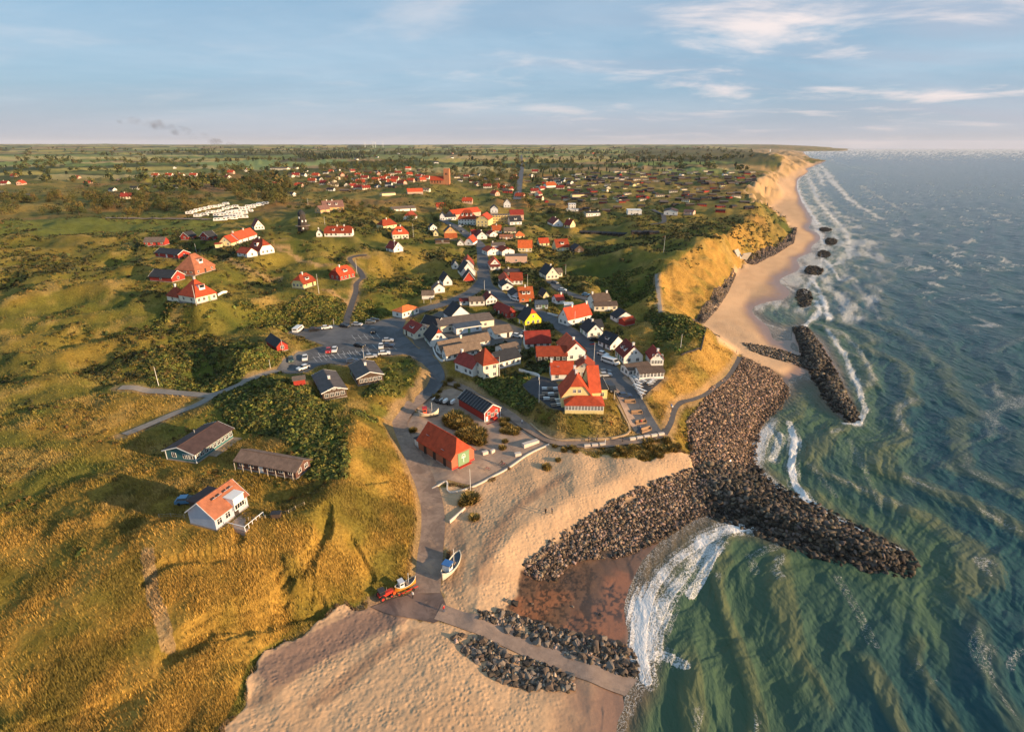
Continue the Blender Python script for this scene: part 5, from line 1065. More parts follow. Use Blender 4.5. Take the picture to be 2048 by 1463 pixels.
for i, d in enumerate(HS):
    root, ML, g = build_house(d, i); hero = d.get('hero'); w, l, he, Rz, k, vx = (g[q] for q in ('w', 'l', 'he', 'Rz', 'k', 'vx'))
    sl = lambda x: Rz - abs(x) * k
    if hero == 'rescue':
        m = MB(); m.box(-w*.22, w*.26, -l/2 - .10, -l/2 + .02, .15, 3.9 if False else he + .55); dr = put(m.obj('door', GREEN), root, ML)
        m = MB()                                     # pale emblem: post with two spread arms and a ring
        m.box(.0, .16, -l/2 - .14, -l/2 - .10, .9, 2.6); m.box(-.55, .70, -l/2 - .135, -l/2 - .10, 2.1, 2.28)
        for a in range(10):
            t0, t1 = a * math.pi/5, (a + 1) * math.pi/5; c = lambda t, r: (.08 + r * math.cos(t), -l/2 - .13, 2.62 + r * math.sin(t))
            m.add([c(t0, .42), c(t1, .42), c(t1, .56), c(t0, .56)], [(0, 1, 2, 3)])
        m.obj('emblem', WHITE).parent = dr
        for a, b in ((-w/2 + .05, -w*.22 - .05), (w*.26 + .05, w/2 - .05)):
            m = MB(); m.box(a, b, -l/2 - .06, -l/2 + .02, .0, .45); put(m.obj('red_base', REDP), root, ML)
        m = MB(); m.box(-w*.24, w*.28, -l/2 - .9, -l/2 - .12, -.05, .14); put(m.obj('doorstep', REDP), root, ML)
        for t in (.2, .5, .78):
            m = MB(); m.box(-.55, .55, -.06, .02, .05, 2.3); put(m.obj('door', DARK), root, ML @ Matrix.Translation((vx * (w/2 + .01), -l/2 + l * t, 0)) @ Matrix.Rotation(vx * math.pi/2, 4, 'Z'))
        for y, x in ((-l*.22, .42), (l*.3, .3)): put(sky_light(vx * w * x, y, sl(w * x) + .03, -math.atan(k) * -vx * -1), root, ML)
        m = MB(); m.box(-w/2 + .3, w/2 - 2.5, l/2 + .0, l/2 + 2.0, -.6, 2.4, 0); m.box(-w/2 + .1, w/2 - 2.3, l/2 + .0, l/2 + 2.2, 2.4, 2.55, 1); put(m.obj('lean_to', [WHITE, MATS['roof_felt']]), root, ML)
    if hero == 'hut':
        roofo = [c for c in root.children if c.name.startswith('roof')][0]; nb = 11; me = None
        for j in range(nb):
            y = -l/2 + l * j / (nb - 1)
            for sg in (-1, 1):
                W = w/2 + .36; V_ = [(sg * .05, y - .06, sl(.05) + .02), (sg * W, y - .06, sl(W) + .02), (sg * W, y + .06, sl(W) + .02), (sg * .05, y + .06, sl(.05) + .02)]
                m = MB(); m.add(V_ + [(a, b, c + .09) for a, b, c in V_], [(0, 1, 2, 3), (4, 7, 6, 5), (0, 4, 5, 1), (1, 5, 6, 2), (2, 6, 7, 3), (3, 7, 4, 0)])
                m.obj('batten', mat('batten_grey', (.20,.20,.20), .7, .1)).parent = roofo
        for x in (-w*.24, w*.24): 
            fm, pm = window_mesh(.95, 1.0, 1, True); o = link('window', fm); put(o, root, ML @ Matrix.Translation((x, -l/2 - .02, 1.75))); link('pane', pm).parent = o
        for x in (-w*.36, w*.34): m = MB(); m.box(x - .35, x + .35, -l/2 - .07, -l/2 + .02, -.1, 1.5); put(m.obj('door', WHITE), root, ML)
        m = MB(); m.box(-w/2 - .3, w/2 + .6, -l/2 - 1.7, -l/2 - .03, -.35, .02); put(m.obj('deck', mat('maroon_deck', (.22,.05,.045), .8, .2)), root, ML)
        m = MB(); m.box(-.3, 1.1, -l/2 - 1.2, -l/2 - .3, .02, .75); put(m.obj('bench_box', REDP), root, ML)
        for sg in (-1, 1): m = MB(); m.box(sg * w/2 - .09, sg * w/2 + .09, -l/2 - .09, -l/2 + .09, -.3, he); put(m.obj('corner_board', WHITE), root, ML)
    if hero == 'hotel': HOTEL = (root, ML, g)
    if hero == 'teal':
        m = MB(); m.box(vx * w/2 if vx > 0 else -w/2 - 2.2, w/2 + 2.2 if vx > 0 else -w/2, -l/2 + 3.5, l/2 + .4, -.5, .12); put(m.obj('deck', TIMB), root, ML)
        for x in (.12, .24, .36, .45): 
            fm, pm = window_mesh(.62, 1.15, -1, True); o = link('window', fm); put(o, root, ML @ Matrix.Translation((vx * w * x, -l/2 - .012, .85))); link('pane', pm).parent = o
        m = MB(); m.tube([(-vx * w * .2, l * .05, sl(w * .2) - .1), (-vx * w * .2, l * .05, sl(w * .2) + 1.0)], .13, 8); put(m.obj('flue', STEEL), root, ML)
        for sg in (-1, 1): m = MB(); m.box(sg * w/2 - .08, sg * w/2 + .08, -l/2 - .08, -l/2 + .08, 0, he); put(m.obj('corner_board', WHITE), root, ML)
    if hero == 'long':
        for j in range(8):
            y = -l/2 + .3 + (l - .2) * j / 7; m = MB(); m.box(vx * (w/2 + .62) - .07, vx * (w/2 + .62) + .07, y - .07, y + .07, -1, he - .38); put(m.obj('post', mat('grey_post', (.38,.33,.28), .9, .2)), root, ML)
    if hero == 'deck':
        for y, a in ((-l*.12, 0), (l*.22, 0)):
            for dx in (-.55, .55): put(sky_light(vx * w * .16, y + dx, sl(w * .16) + .04, -math.atan(k) * -vx * -1, .9, 1.3), root, ML)
        m = MB(); m.box(*sorted((vx * w * .28, vx * (w/2 + .7))), l*.02, l*.34, 1.6, sl(w * .28) + .1); m.box(*sorted((vx * w * .25, vx * (w/2 + .85))), l*.0, l*.36, sl(w * .28) + .1, sl(w * .28) + .25, 0); dm = put(m.obj('dormer', WHITE), root, ML)
        m = MB(); 
        for q in range(4): m.box(*sorted((vx * (w/2 + .70), vx * (w/2 + .73))), l*.04 + q * l*.072, l*.04 + q * l*.072 + l*.06, 1.8, 2.7)
        m.obj('pane', PANE).parent = dm
        x0, x1 = sorted((vx * (w/2 + .6), vx * (w/2 + 5.0))); m = MB(); m.box(x0, x1, -l*.30, l*.30, -1.4, .05); put(m.obj('deck', mat('deck_boards', (.36,.27,.22), .85, .2, wave=('X', .8, .03))), root, ML)
        rl = MB()
        for a in np.linspace(-l*.30, l*.30, 6): rl.box(vx * (w/2 + 4.95) - .05, vx * (w/2 + 4.95) + .05, a - .05, a + .05, .05, 1.0)
        rl.box(vx * (w/2 + 4.95) - .06, vx * (w/2 + 4.95) + .06, -l*.30, l*.30, 1.0, 1.08); rl.box(*sorted((vx * (w/2 + .7), vx * (w/2 + 4.9))), -l*.30 - .05, -l*.30 + .05, 1.0, 1.08); put(rl.obj('railing', WHITE), root, ML)
        m = MB(); xx = -vx * w * .5; m.box(*sorted((xx, xx - vx * 3.2)), -l*.1, l/2, -.8, 2.2); m.box(*sorted((xx, xx - vx * 3.5)), -l*.14, l/2 + .3, 2.2, 2.4, 1); put(m.obj('lean_to', [MATS['wall_darkwood'], MATS['roof_feltbrown']]), root, ML)
    if hero == 'scaffold':
        x = vx * (w/2 + 1.1)
        for j in range(8): m = MB(); m.tube([(x, -l/2 + l * j / 7, -.2), (x, -l/2 + l * j / 7, he + .8)], .10, 5); put(m.obj('scaffold_pole', mat('scaffold_yellow', (.72,.48,.12), .6, .1)), root, ML)
        for z in (2.0, 4.0, 6.0): m = MB(); m.box(*sorted((vx * (w/2 + .15), x)), -l/2, l/2, z, z + .12); put(m.obj('scaffold_board', TIMB), root, ML)
# ---------------------------------------------------------------- landmarks far off
def far_house_obj(): pass
def landmark(name, lab, cat, u, v):
    p = hit(u, v); return thing(name, lab, cat, p)
def child(mb, name, mats, root, smooth=False): return mb.obj(name, mats, root, smooth)
BR = mat('church_brick', (.46,.20,.10), .9, .15, .3); WHT = mat('limewash', (.82,.81,.78), .8, .05)
# church
p = hit(889, 368); yaw = R(0); t = thing('church', 'red brick village church with square tower on its green rise', 'church', p, R(-6))
m = MB(); m.box(-20, 0, -4.5, 4.5, -2, 5.5); m.add([(-20, -4.5, 5.5), (-20, 4.5, 5.5), (-20, 0, 10.5)], [(0, 2, 1)]); child(m, 'nave', BR, t)
V_, F_, _ = slab([[(-20.4, -5, 5.2), (.2, -5, 5.2), (.2, 0, 10.8), (-20.4, 0, 10.8)], [(.2, 5, 5.2), (-20.4, 5, 5.2), (-20.4, 0, 10.8), (.2, 0, 10.8)]], .2); m = MB(); m.add(V_, F_); child(m, 'roof', MATS['roof_tile'], t)
m = MB(); m.box(.05, 8, -4, 4, -2, 17); tw = child(m, 'tower', BR, t)
m = MB(); [m.box(.05, 8, -4 + s * .5, 4 - s * .5, 17 + s, 18 + s) for s in range(4)]; child(m, 'stepped_gable', BR, t)
m = MB(); m.box(2.6, 3.6, -4.1, -3.9, 12.5, 15); m.box(4.4, 5.4, -4.1, -3.9, 12.5, 15); child(m, 'belfry_opening', PANE, tw)
for x in (-17, -13, -9, -5): m = MB(); m.box(x - .6, x + .6, -4.6, -4.4, 1.6, 4.6); child(m, 'window', PANE, t)
# windmill stump
p = hit(607, 461); t = thing('windmill', 'dark wooden smock windmill without sails on the dune hill', 'windmill', p)
m = MB(); n = 8; rr_ = [(0, 3.6), (3, 3.2), (3.05, 3.2), (10, 2.1)]
for a, b in zip(rr_[:-1], rr_[1:]):
    V_ = [(r * math.cos(2 * math.pi * k / n), r * math.sin(2 * math.pi * k / n), z) for z, r in (a, b) for k in range(n)]; m.add(V_, [(k, (k + 1) % n, n + (k + 1) % n, n + k) for k in range(n)])
child(m, 'tower', DARK, t)
m = MB(); m.tube([(0, 0, 10), (0, 0, 10.8), (0, 0, 12), (0, 0, 12.8)], [2.4, 2.2, 1.4, .2], 10); child(m, 'cap', MATS['roof_felt'], t)
m = MB(); m.tube([(0, 0, 3.0), (0, 0, 3.2)], 4.6, 12); child(m, 'gallery', TIMB, t)
for a, z in ((-1.2, 5.5), (-1.9, 7.6), (-1.2, 1.2), (-.4, 5.5)): m = MB(); r_ = 3.4 - z * .11; m.box(r_ - .1, r_ + .12, -.4, .4, z, z + 1.1, 0, Matrix.Rotation(a, 4, 'Z')); child(m, 'window', WHITE, t)
m = MB(); m.tube([(0, -2.2, 11.2), (0, -3.2, 11.3)], .25, 6); child(m, 'shaft', DARK, t)
# lighthouse on the sand cliff
p = hit(1540, 303); t = thing('lighthouse', 'white square lighthouse on the sandy cliff top at the horizon', 'lighthouse', p)
m = MB(); m.add([(-4, -4, -3), (4, -4, -3), (4, 4, -3), (-4, 4, -3), (-3, -3, 24), (3, -3, 24), (3, 3, 24), (-3, 3, 24)], [(0, 1, 5, 4), (1, 2, 6, 5), (2, 3, 7, 6), (3, 0, 4, 7), (4, 5, 6, 7)]); child(m, 'tower', WHT, t)
m = MB(); m.box(-3.8, 3.8, -3.8, 3.8, 24, 24.8); child(m, 'gallery', WHT, t); m = MB(); m.tube([(0, 0, 24.8), (0, 0, 28)], 2, 8); child(m, 'lantern', PANE, t); m = MB(); m.tube([(0, 0, 28), (0, 0, 30)], [2.2, .2], 8); child(m, 'dome', STEEL, t)
# wind turbines
tb = None
for k, (u, hh, a) in enumerate(((730, 62, .3), (746, 70, 1.1), (751, 66, .7), (766, 62, 1.7))):
    d = ray(u, 291); q = np.array([d[0], d[1]]) / math.hypot(d[0], d[1]) * 8200; t = thing('wind_turbine', '', 'wind turbine', (q[0], q[1], float(Hs(*q)) - 2), 0, 'wind turbines on the horizon')
    t['label'] = ['leftmost distant white wind turbine on the horizon', 'tallest of the four distant white wind turbines', 'distant white wind turbine close right of the tallest', 'rightmost distant white wind turbine on the horizon'][k]
    m = MB(); m.tube([(0, 0, 0), (0, 0, hh)], [2.6, 1.6], 6); child(m, 'tower', WHT, t); m = MB(); m.box(-2, 2, -5, 3, hh - 1.5, hh + 2); child(m, 'nacelle', WHT, t)
    for j in range(3):
        b = a + j * 2.094; m = MB(); c_, s_ = math.cos(b), math.sin(b); m.add([(s_ * 1.2, -5.4, hh + c_ * 1.2), (s_ * 8 + c_ * 1.8, -5.4, hh + c_ * 8 - s_ * 1.8), (s_ * 32, -5.5, hh + c_ * 32), (s_ * 8 - c_, -5.6, hh + c_ * 8 + s_)], [(0, 1, 2, 3), (3, 2, 1, 0)]); child(m, 'blade', WHT, t)

# ---------------------------------------------------------------- far houses
def proto_house(w, l, he, p, wall, roof, hip=0):
    P, Rz, k, rn, rf = roof_polys(w, l, he, p, (hip, hip), .4, .3); V_, F_, _ = slab(P, .25); m = MB(); m.add(V_, F_, 1)
    g = gable_y(w, he, p, hip, -2); n = len(g); m.add([(x, -l/2, z) for x, z in g], [tuple(range(n))]); m.add([(x, l/2, z) for x, z in g], [tuple(range(n))[::-1]])
    for sg in (-1, 1): m.add([(sg * w/2, -l/2, -2), (sg * w/2, l/2, -2), (sg * w/2, l/2, he), (sg * w/2, -l/2, he)], [(0, 1, 2, 3)] if sg > 0 else [(3, 2, 1, 0)])
    for y in np.linspace(-l/2 + 1.6, l/2 - 1.6, max(2, int(l / 3.2))):
        for sg in (-1, 1): m.box(sg * w/2 - .05, sg * w/2 + .05, y - .6, y + .6, .8, min(2.0, he - .3), 2)
    for x in (-w * .22, w * .22): m.box(x - .6, x + .6, -l/2 - .05, -l/2 + .05, .8, min(2.0, he - .3), 2)
    if roof.startswith('tile'): m.box(-.4, .4, l * .15, l * .15 + .8, Rz - .6, Rz + .9, 0)
    return m.mesh('house', [MATS['wall_' + wall], MATS['roof_' + roof], PANE])
FARP = {}
def far_house(u, v, kind, yaw, lab, group, scale=1.0, name='house', cat='house'):
    if kind not in FARP:
        FARP[kind] = proto_house(*kind)
    p = hit(u, v); o = link(name, FARP[kind], None, p, yaw); o.scale = (scale,) * 3
    return tag(o, lab, cat, group)
K_RED = (8, 14, 2.6, 44, 'white', 'tile', 0); K_RED2 = (8, 13, 2.6, 44, 'pink', 'tile', .4); K_DRED = (8, 13, 2.6, 42, 'cream', 'tiledark', 0); K_TAN = (8, 15, 2.6, 22, 'cream', 'tan', 0)
K_BLK = (7, 13, 2.4, 24, 'darkwood', 'felt', 0); K_GRY = (7, 14, 2.4, 20, 'darkwood', 'felttan', 0); K_WHT = (7, 11, 2.6, 34, 'white', 'slate', 0); K_YEL = (7, 12, 2.6, 26, 'paleyellow', 'feltbrown', 0); K_BRN = (7, 14, 2.5, 22, 'redwood', 'feltbrown', 0); K_HALL = (14, 40, 4, 14, 'cream', 'felttan', 0)
FARL = [(312,353,K_RED,1.45,'row of four red roofs by the yellow field, first from left'),(339,353,K_RED,1.5,'row of four red roofs by the yellow field, second from left'),(362,353,K_RED,1.4,'row of four red roofs by the yellow field, third from left'),(388,353,K_RED,1.5,'row of four red roofs by the yellow field, last one'),
 (350,337,K_WHT,.4,'lone white gabled house above the row of red roofs'),(462,347,K_RED2,1.5,'red roofed farmhouse at the end of the yellow field'),(456,357,K_RED,.9,'white house with red roof at the corner of the yellow field'),(494,343,K_RED,.3,'pink red house left of a small white gable'),(501,345,K_WHT,.2,'small white gabled house near the green field edge'),
 (450,341,K_WHT,.3,'white gable standing above the red farmhouse'),(345,318,K_YEL,1.3,'pale farm on the low rise among trees, far left'),(560,340,K_HALL,1.5,'long grey barn at the green field edge'),(580,339,K_HALL,1.5,'long cream barn right of the grey one'),
 (318,376,K_GRY,1.4,'white bungalow left of the brown field'),(355,376,K_WHT,1.5,'long white bungalow below the brown field'),(552,372,K_RED2,1.5,'orange roofed house left of a pale blue gable'),(537,375,K_WHT,.3,'blue white gabled house left of the orange roof'),(598,373,K_RED2,1.45,'yellow walled house with red roof at the meadow edge'),
 (662,382,K_WHT,1.45,'long white house with purple roof by the meadow'),(583,391,K_WHT,1.2,'white cottage at the end of the meadow track'),(690,383,K_GRY,1.5,'pale grey house right of the long white house'),(755,375,K_WHT,.6,'white house with two gables at the village edge'),(785,376,K_BLK,1.2,'dark roofed house with white ridge trim'),
 (730,358,K_DRED,1.5,'long red brick school building in the village'),(735,346,K_BRN,1.5,'brown roofed long building behind the school'),(632,353,K_RED2,1.4,'bright red roofed house in the left village'),(640,360,K_WHT,.8,'white gabled house below the bright red roof'),(684,352,K_RED2,.5,'pointed orange roof among the village trees'),
 (757,350,K_RED2,.4,'small pointed orange roof right of the school'),(790,360,K_DRED,1.5,'low red roofed row with white band, right village'),(822,363,K_RED2,1.3,'orange roofed house left of the church'),(1063,353,K_WHT,.3,'white gabled house right of the straight road'),(1070,345,K_DRED,1.5,'maroon roofed farm beside the straight road'),
 (990,390,K_RED2,.6,'pinkish gabled house behind the upper street'),(975,375,K_DRED,1.5,'long maroon row below the churchyard'),(1040,395,K_RED2,1.2,'orange brown house at the top of the street'),(955,371,K_DRED,.4,'red gabled house right of the church'),(850,382,K_TAN,1.4,'flat roofed house on the hill flank'),
 (1015,385,K_BRN,1.5,'brown terrace behind the hotel'),(935,405,K_RED2,1.5,'orange roofed hall behind the white hotel'),(1120,378,K_DRED,1.4,'red roofed cottage in the dune field'),(1190,371,K_YEL,1.5,'yellow bungalow in the dune field'),(1265,372,K_YEL,.4,'pale yellow gabled cottage on the heath'),(1287,354,K_YEL,1.5,'pale yellow bungalow beside the conifers')]
for u, v, kd, yw, lb in FARL: far_house(u, v, kd, yw, lb, None, .85 if v > 360 else 1.0)
def inpoly_px(P, n, mind, seed):
    r = random.Random(seed); x0, x1 = min(p[0] for p in P), max(p[0] for p in P); y0, y1 = min(p[1] for p in P), max(p[1] for p in P); out = []; tries = 0
    while len(out) < n and tries < n * 60:
        tries += 1; x, y = r.uniform(x0, x1), r.uniform(y0, y1)
        if not pip(np.array([x]), np.array([y]), P)[0]: continue
        if any(abs(x - a) < mind * 1.5 and abs(y - b) < mind * .55 for a, b in out): continue
        out.append((x, y))
    return out
HPX = [proj((d['c'][0], d['c'][1], d['pad'])) for d in HS] + [(a[0], a[1]) for a in FARL]
def clear(u, v, dx=9, dy=5): return all(abs(u - a) > dx or abs(v - b) > dy for a, b in HPX)
CN = {K_BLK: 'black roofed dark timber', K_GRY: 'grey roofed brown', K_TAN: 'tan roofed cream', K_BRN: 'brown roofed red', K_YEL: 'brown roofed yellow', K_WHT: 'slate roofed white', K_RED: 'red roofed white', K_RED2: 'orange roofed pink', K_DRED: 'maroon roofed cream'}
rr = random.Random(5)
REG = [([(1070,352),(1330,340),(1520,345),(1530,356),(1485,372),(1250,368),(1080,372)], 122, 5, (K_BLK,K_GRY,K_GRY,K_BRN,K_TAN,K_BLK,K_GRY,K_WHT), 'summer cottage on the far heath behind the cliff', 'summer_cottage', 'far summer cottages on the heath', .8),
       ([(1080,372),(1250,368),(1485,372),(1492,395),(1400,405),(1100,400)], 80, 6.5, (K_BLK,K_GRY,K_GRY,K_BRN,K_YEL,K_TAN,K_BLK), 'summer cottage among the middle heath hummocks', 'summer_cottage', 'middle summer cottages on the heath', .62),
       ([(1090,402),(1400,405),(1505,402),(1515,416),(1440,430),(1340,412),(1200,425),(1100,428)], 22, 11, (K_BLK,K_BRN,K_GRY), 'summer cottage on the near heath above the gully', 'summer_cottage', 'near summer cottages on the heath', .62),
       ([(560,342),(850,338),(860,362),(720,380),(600,366)], 62, 7, (K_RED,K_DRED,K_WHT,K_TAN,K_RED2,K_WHT,K_BLK), 'house among the trees of the inland village', 'house', 'houses of the inland village', .95),
       ([(900,352),(1035,350),(1030,392),(930,372)], 16, 8, (K_DRED,K_RED2,K_TAN,K_WHT), 'house among trees left of the straight road', 'house', 'houses along the straight road', .8),
       ([(1050,360),(1110,372),(1090,400),(1050,398)], 8, 8, (K_WHT,K_DRED,K_GRY), 'house right of the top of the street', 'house', 'houses at the top of the street', .75),
       ([(640,303),(1300,303),(1250,330),(700,326)], 14, 12, (K_RED2,K_WHT,K_TAN), 'farmhouse out on the distant farmland', 'farmhouse', 'farmhouses on the distant plain', 1.3),
       ([(-20,345),(285,345),(285,400),(-20,420)], 14, 16, (K_RED2,K_DRED,K_WHT,K_GRY), 'house in the fields left of the caravan site', 'house', 'houses in the left fields', .9)]
for P, n, md, kinds, lb, nm, grp, sc in REG:
    for u, v in inpoly_px(P, n, md, int(P[0][0])):
        if not clear(u, v): continue
        kd = rr.choice(kinds); xs_ = [p_[0] for p_ in P]; wh_ = ', ' + ['far left', 'left', 'middle', 'right', 'far right'][min(int((u - min(xs_)) / (max(xs_) - min(xs_)) * 5), 4)] + ' part'; far_house(u, v, kd, rr.uniform(.1, 3.1) if rr.random() < .35 else 1.5 + rr.uniform(-.35, .35), CN[kd] + ' ' + lb + wh_, CN[kd] + ' ' + grp, sc * rr.uniform(.85, 1.1), nm, 'house' if nm == 'house' else ('farmhouse' if nm == 'farmhouse' else 'cottage'))
C_HUTS = [(1168 + k * 11, 466 + k * .6) for k in range(8)] + [(1272 + k * 12, 466 + (k % 2)) for k in range(4)]
for k, (u, v) in enumerate(C_HUTS): far_house(u, v, K_BLK, 1.55, 'low black hut in the shaded row beyond the gully', 'black huts in the shaded row', .55, 'hut', 'hut')

# caravan site
def caravan_mesh():
    m = MB(); pr = [(-3, .5), (-3, 1.4), (-2.6, 2.5), (2.5, 2.6), (3, 2.1), (3, .5)]; n = len(pr)
    m.add([(x, -1.1, z) for x, z in pr] + [(x, 1.1, z) for x, z in pr], [tuple(range(n))[::1], tuple(range(n, 2 * n))[::-1]] + [(i, i + n, (i + 1) % n + n, (i + 1) % n) for i in range(n)])
    return m.mesh('caravan_body', mat('caravan_white', (.78,.77,.74), .5, .08))
CB = caravan_mesh(); m = MB()
for y in (-1.13, 1.11):
    for x in (-2.1, .2): m.box(x, x + 1.5, y, y + .02, 1.4, 2.1)
m.box(3.0, 3.03, -.8, .8, 1.4, 2.1); CW = m.mesh('caravan_windows', PANE); m = MB()
for y in (-1.0, .8): m.tube([(0, y, .35), (0, y + .2, .35)], .35, 8)
CWH = m.mesh('wheels', mat('tyre', (.02,.02,.02), .9))
rows = [((378,428),(452,411),9),((398,434),(472,415),8),((434,434),(468,425),4),((448,432),(532,408),10),((468,434),(500,425),4),((484,419),(520,410),4),((436,442),(490,436),6)]
for (a, b), (c, e), n in [(r[0], r[1], r[2]) for r in rows]:
    for k in range(n):
        u, v = a + (c - a) * k / max(n - 1, 1) + rr.uniform(-2, 2), b + (e - b) * k / max(n - 1, 1) + rr.uniform(-1, 1)
        t = thing('caravan', 'white touring caravan in the packed rows of the caravan site', 'caravan', hit(u, v), rr.choice((0.25, .35, 3.4, .1)) + rr.uniform(-.1, .1), 'caravans on the caravan site')
        link('body', CB, t); link('window', CW, t); link('wheel', CWH, t)

def scatter(n, weight, seed):
    r = np.random.default_rng(seed); Wt = weight[:-1, :-1].ravel().copy(); Wt /= Wt.sum()
    k = r.choice(Wt.size, n, p=Wt); i, j = k // (NAZ - 1), k % (NAZ - 1); a, b = r.random(n), r.random(n)
    rad = RR[i] + (RR[i + 1] - RR[i]) * a; az = np.radians(AZ[j] + (AZ[1] - AZ[0]) * b); x, y = rad * np.sin(az), rad * np.cos(az)
    return x, y, Hs(x, y), col[i, j], r
# ---------------------------------------------------------------- trees
LEAF = mat('leaves', (1, 1, 1), .8, .25, .9, attr='leaf'); BARK = mat('bark', (.12,.085,.06), .95, .2, 4)
def leaf_cloud(n, seed, shape, size, c0, c1):
    r = np.random.default_rng(seed); nl = 7
    if shape == 'round': ce = r.normal(0, 1, (nl, 3)) * (.34, .34, .24) + (0, 0, .62); ra = r.uniform(.25, .40, nl)
    elif shape == 'cone': zz = np.linspace(.22, .96, nl); ce = np.stack([r.normal(0, .03, nl), r.normal(0, .03, nl), zz], 1); ra = .30 * (1.05 - zz) + .05
    else: ce = np.stack([r.normal(.1, .38, nl), r.normal(0, .38, nl), r.uniform(.12, .40, nl)], 1); ra = r.uniform(.22, .36, nl)
    k = r.integers(0, nl, n); d = r.normal(0, 1, (n, 3)); d /= np.linalg.norm(d, axis=1)[:, None]
    P = ce[k] + d * (ra[k] * r.uniform(.72, 1.05, n) ** .5)[:, None]; P[:, 2] = np.maximum(P[:, 2], .02)
    a = r.normal(0, 1, (n, 3)) + d * .4; a /= np.linalg.norm(a, axis=1)[:, None]; b = np.cross(d, a); b /= np.linalg.norm(b, axis=1)[:, None] + 1e-9
    s = size * r.uniform(.6, 1.4, n)[:, None]; c = np.cross(b, d)
    V_ = np.stack([P - b * s, P + b * s * .9 + c * s * .3, P + c * s * 1.1 + d * s * .4], 1).reshape(-1, 3)
    t = np.clip(r.normal(.5, .28, nl)[k] + r.normal(0, .15, n), 0, 1)[:, None]; colr = np.repeat(np.array(c0) * (1 - t) + np.array(c1) * t, 3, 0)
    return V_, np.arange(3 * n).reshape(-1, 3), colr
PAL = [((.040,.052,.013), (.115,.105,.025)), ((.035,.05,.016), (.085,.10,.024)), ((.055,.055,.014), (.17,.115,.028)), ((.018,.033,.018), (.045,.062,.024)), ((.06,.06,.016), (.15,.10,.026))]
TP = []
for k in range(7):
    sh = 'cone' if k in (3,) else ('round' if k < 6 else 'low'); V_, F_, c_ = leaf_cloud(420, 30 + k, sh, .075, *PAL[k % 5]); TP.append((np_mesh('crown', V_, F_, LEAF, False, {'leaf': c_}), V_, c_))
m = MB(); m.tube([(0, 0, -.1), (.01, 0, .25), (.02, .01, .6)], [.035, .025, .012], 6); m.tube([(.01, 0, .25), (.14, .06, .5)], [.018, .008], 5); m.tube([(.01, 0, .3), (-.12, -.05, .55)], [.016, .008], 5); TRUNK = m.mesh('trunk', BARK)
TREG = [([(292,386),(330,376),(400,384),(440,402),(390,428),(292,432),(-100,430),(-100,400)], 95, (0,1,2,4), (5,9), 'bushy tree in the grove left of the caravan site'), ([(440,376),(500,350),(545,345),(600,388),(560,412),(500,400),(470,402)], 60, (0,1,2,4), (6,10), 'tree in the grove right of the brown field'),
  ([(556,340),(870,330),(868,352),(800,372),(700,378),(610,372)], 150, (0,1,1,2), (4,7), 'tree between the houses of the inland village'), ([(600,398),(690,402),(760,412),(820,436),(700,428),(570,418)], 45, (6,6,2), (3,5), 'low windswept tree on the dune flank below the village'),
  ([(880,334),(1035,330),(1036,388),(985,380),(930,372)], 75, (0,1,1,4), (5,8), 'tree beside the straight road out of the village'), ([(1052,330),(1330,328),(1345,346),(1180,352),(1060,372)], 90, (3,3,1), (6,9), 'dark tree in the belt right of the straight road'),
  ([(870,408),(905,402),(930,430),(880,440)], 10, (1,0), (5,7), 'tree behind the white hotel'), ([(1046,400),(1100,405),(1180,440),(1160,460),(1060,440)], 22, (1,6,0), (4,7), 'dark tree in the shaded hollow beyond the street'), ([(650,330),(860,322),(870,334),(640,342)], 90, (1,3,0), (7,11), 'tree in the wood behind the inland village'),
  ([(760,425),(880,430),(870,450),(800,450)], 16, (6,1), (3,5), 'low tree at the foot of the dune near the street'), ([(1400,330),(1100,322),(1100,318),(1420,325)], 40, (3,), (8,12), 'dark conifer on the far heath edge'), ([(590,309),(730,311),(728,319),(600,318)], 110, (3,), (13,17), 'tall conifer in the far plantation'),
  ([(440,336),(500,334),(500,345),(430,346)], 22, (0,1), (7,10), 'tree near the farm at the green field'), ([(292,318),(380,318),(370,334),(292,334),(-50,330)], 35, (0,1), (8,12), 'tree around the far left farm'), ([(300,302),(1250,302),(1250,309),(300,311)], 260, (3,1), (12,20), 'tree on the far plain')]
ALLT = []
for P, n, ks, hh, lb in TREG:
    for u, v in inpoly_px(P, n, 2.2, int(P[0][1] * 7 + n)):
        if not clear(u, v, 8, 3.2): continue
        q = hit(u, v); H_ = rr.uniform(*hh); ALLT.append((H_ / np.hypot(q[0], q[1]), q, rr.choice(ks), H_, lb))
ALLT.sort(key=lambda a: -a[0])
SV, SF, SC, nv = [], [], [], 0
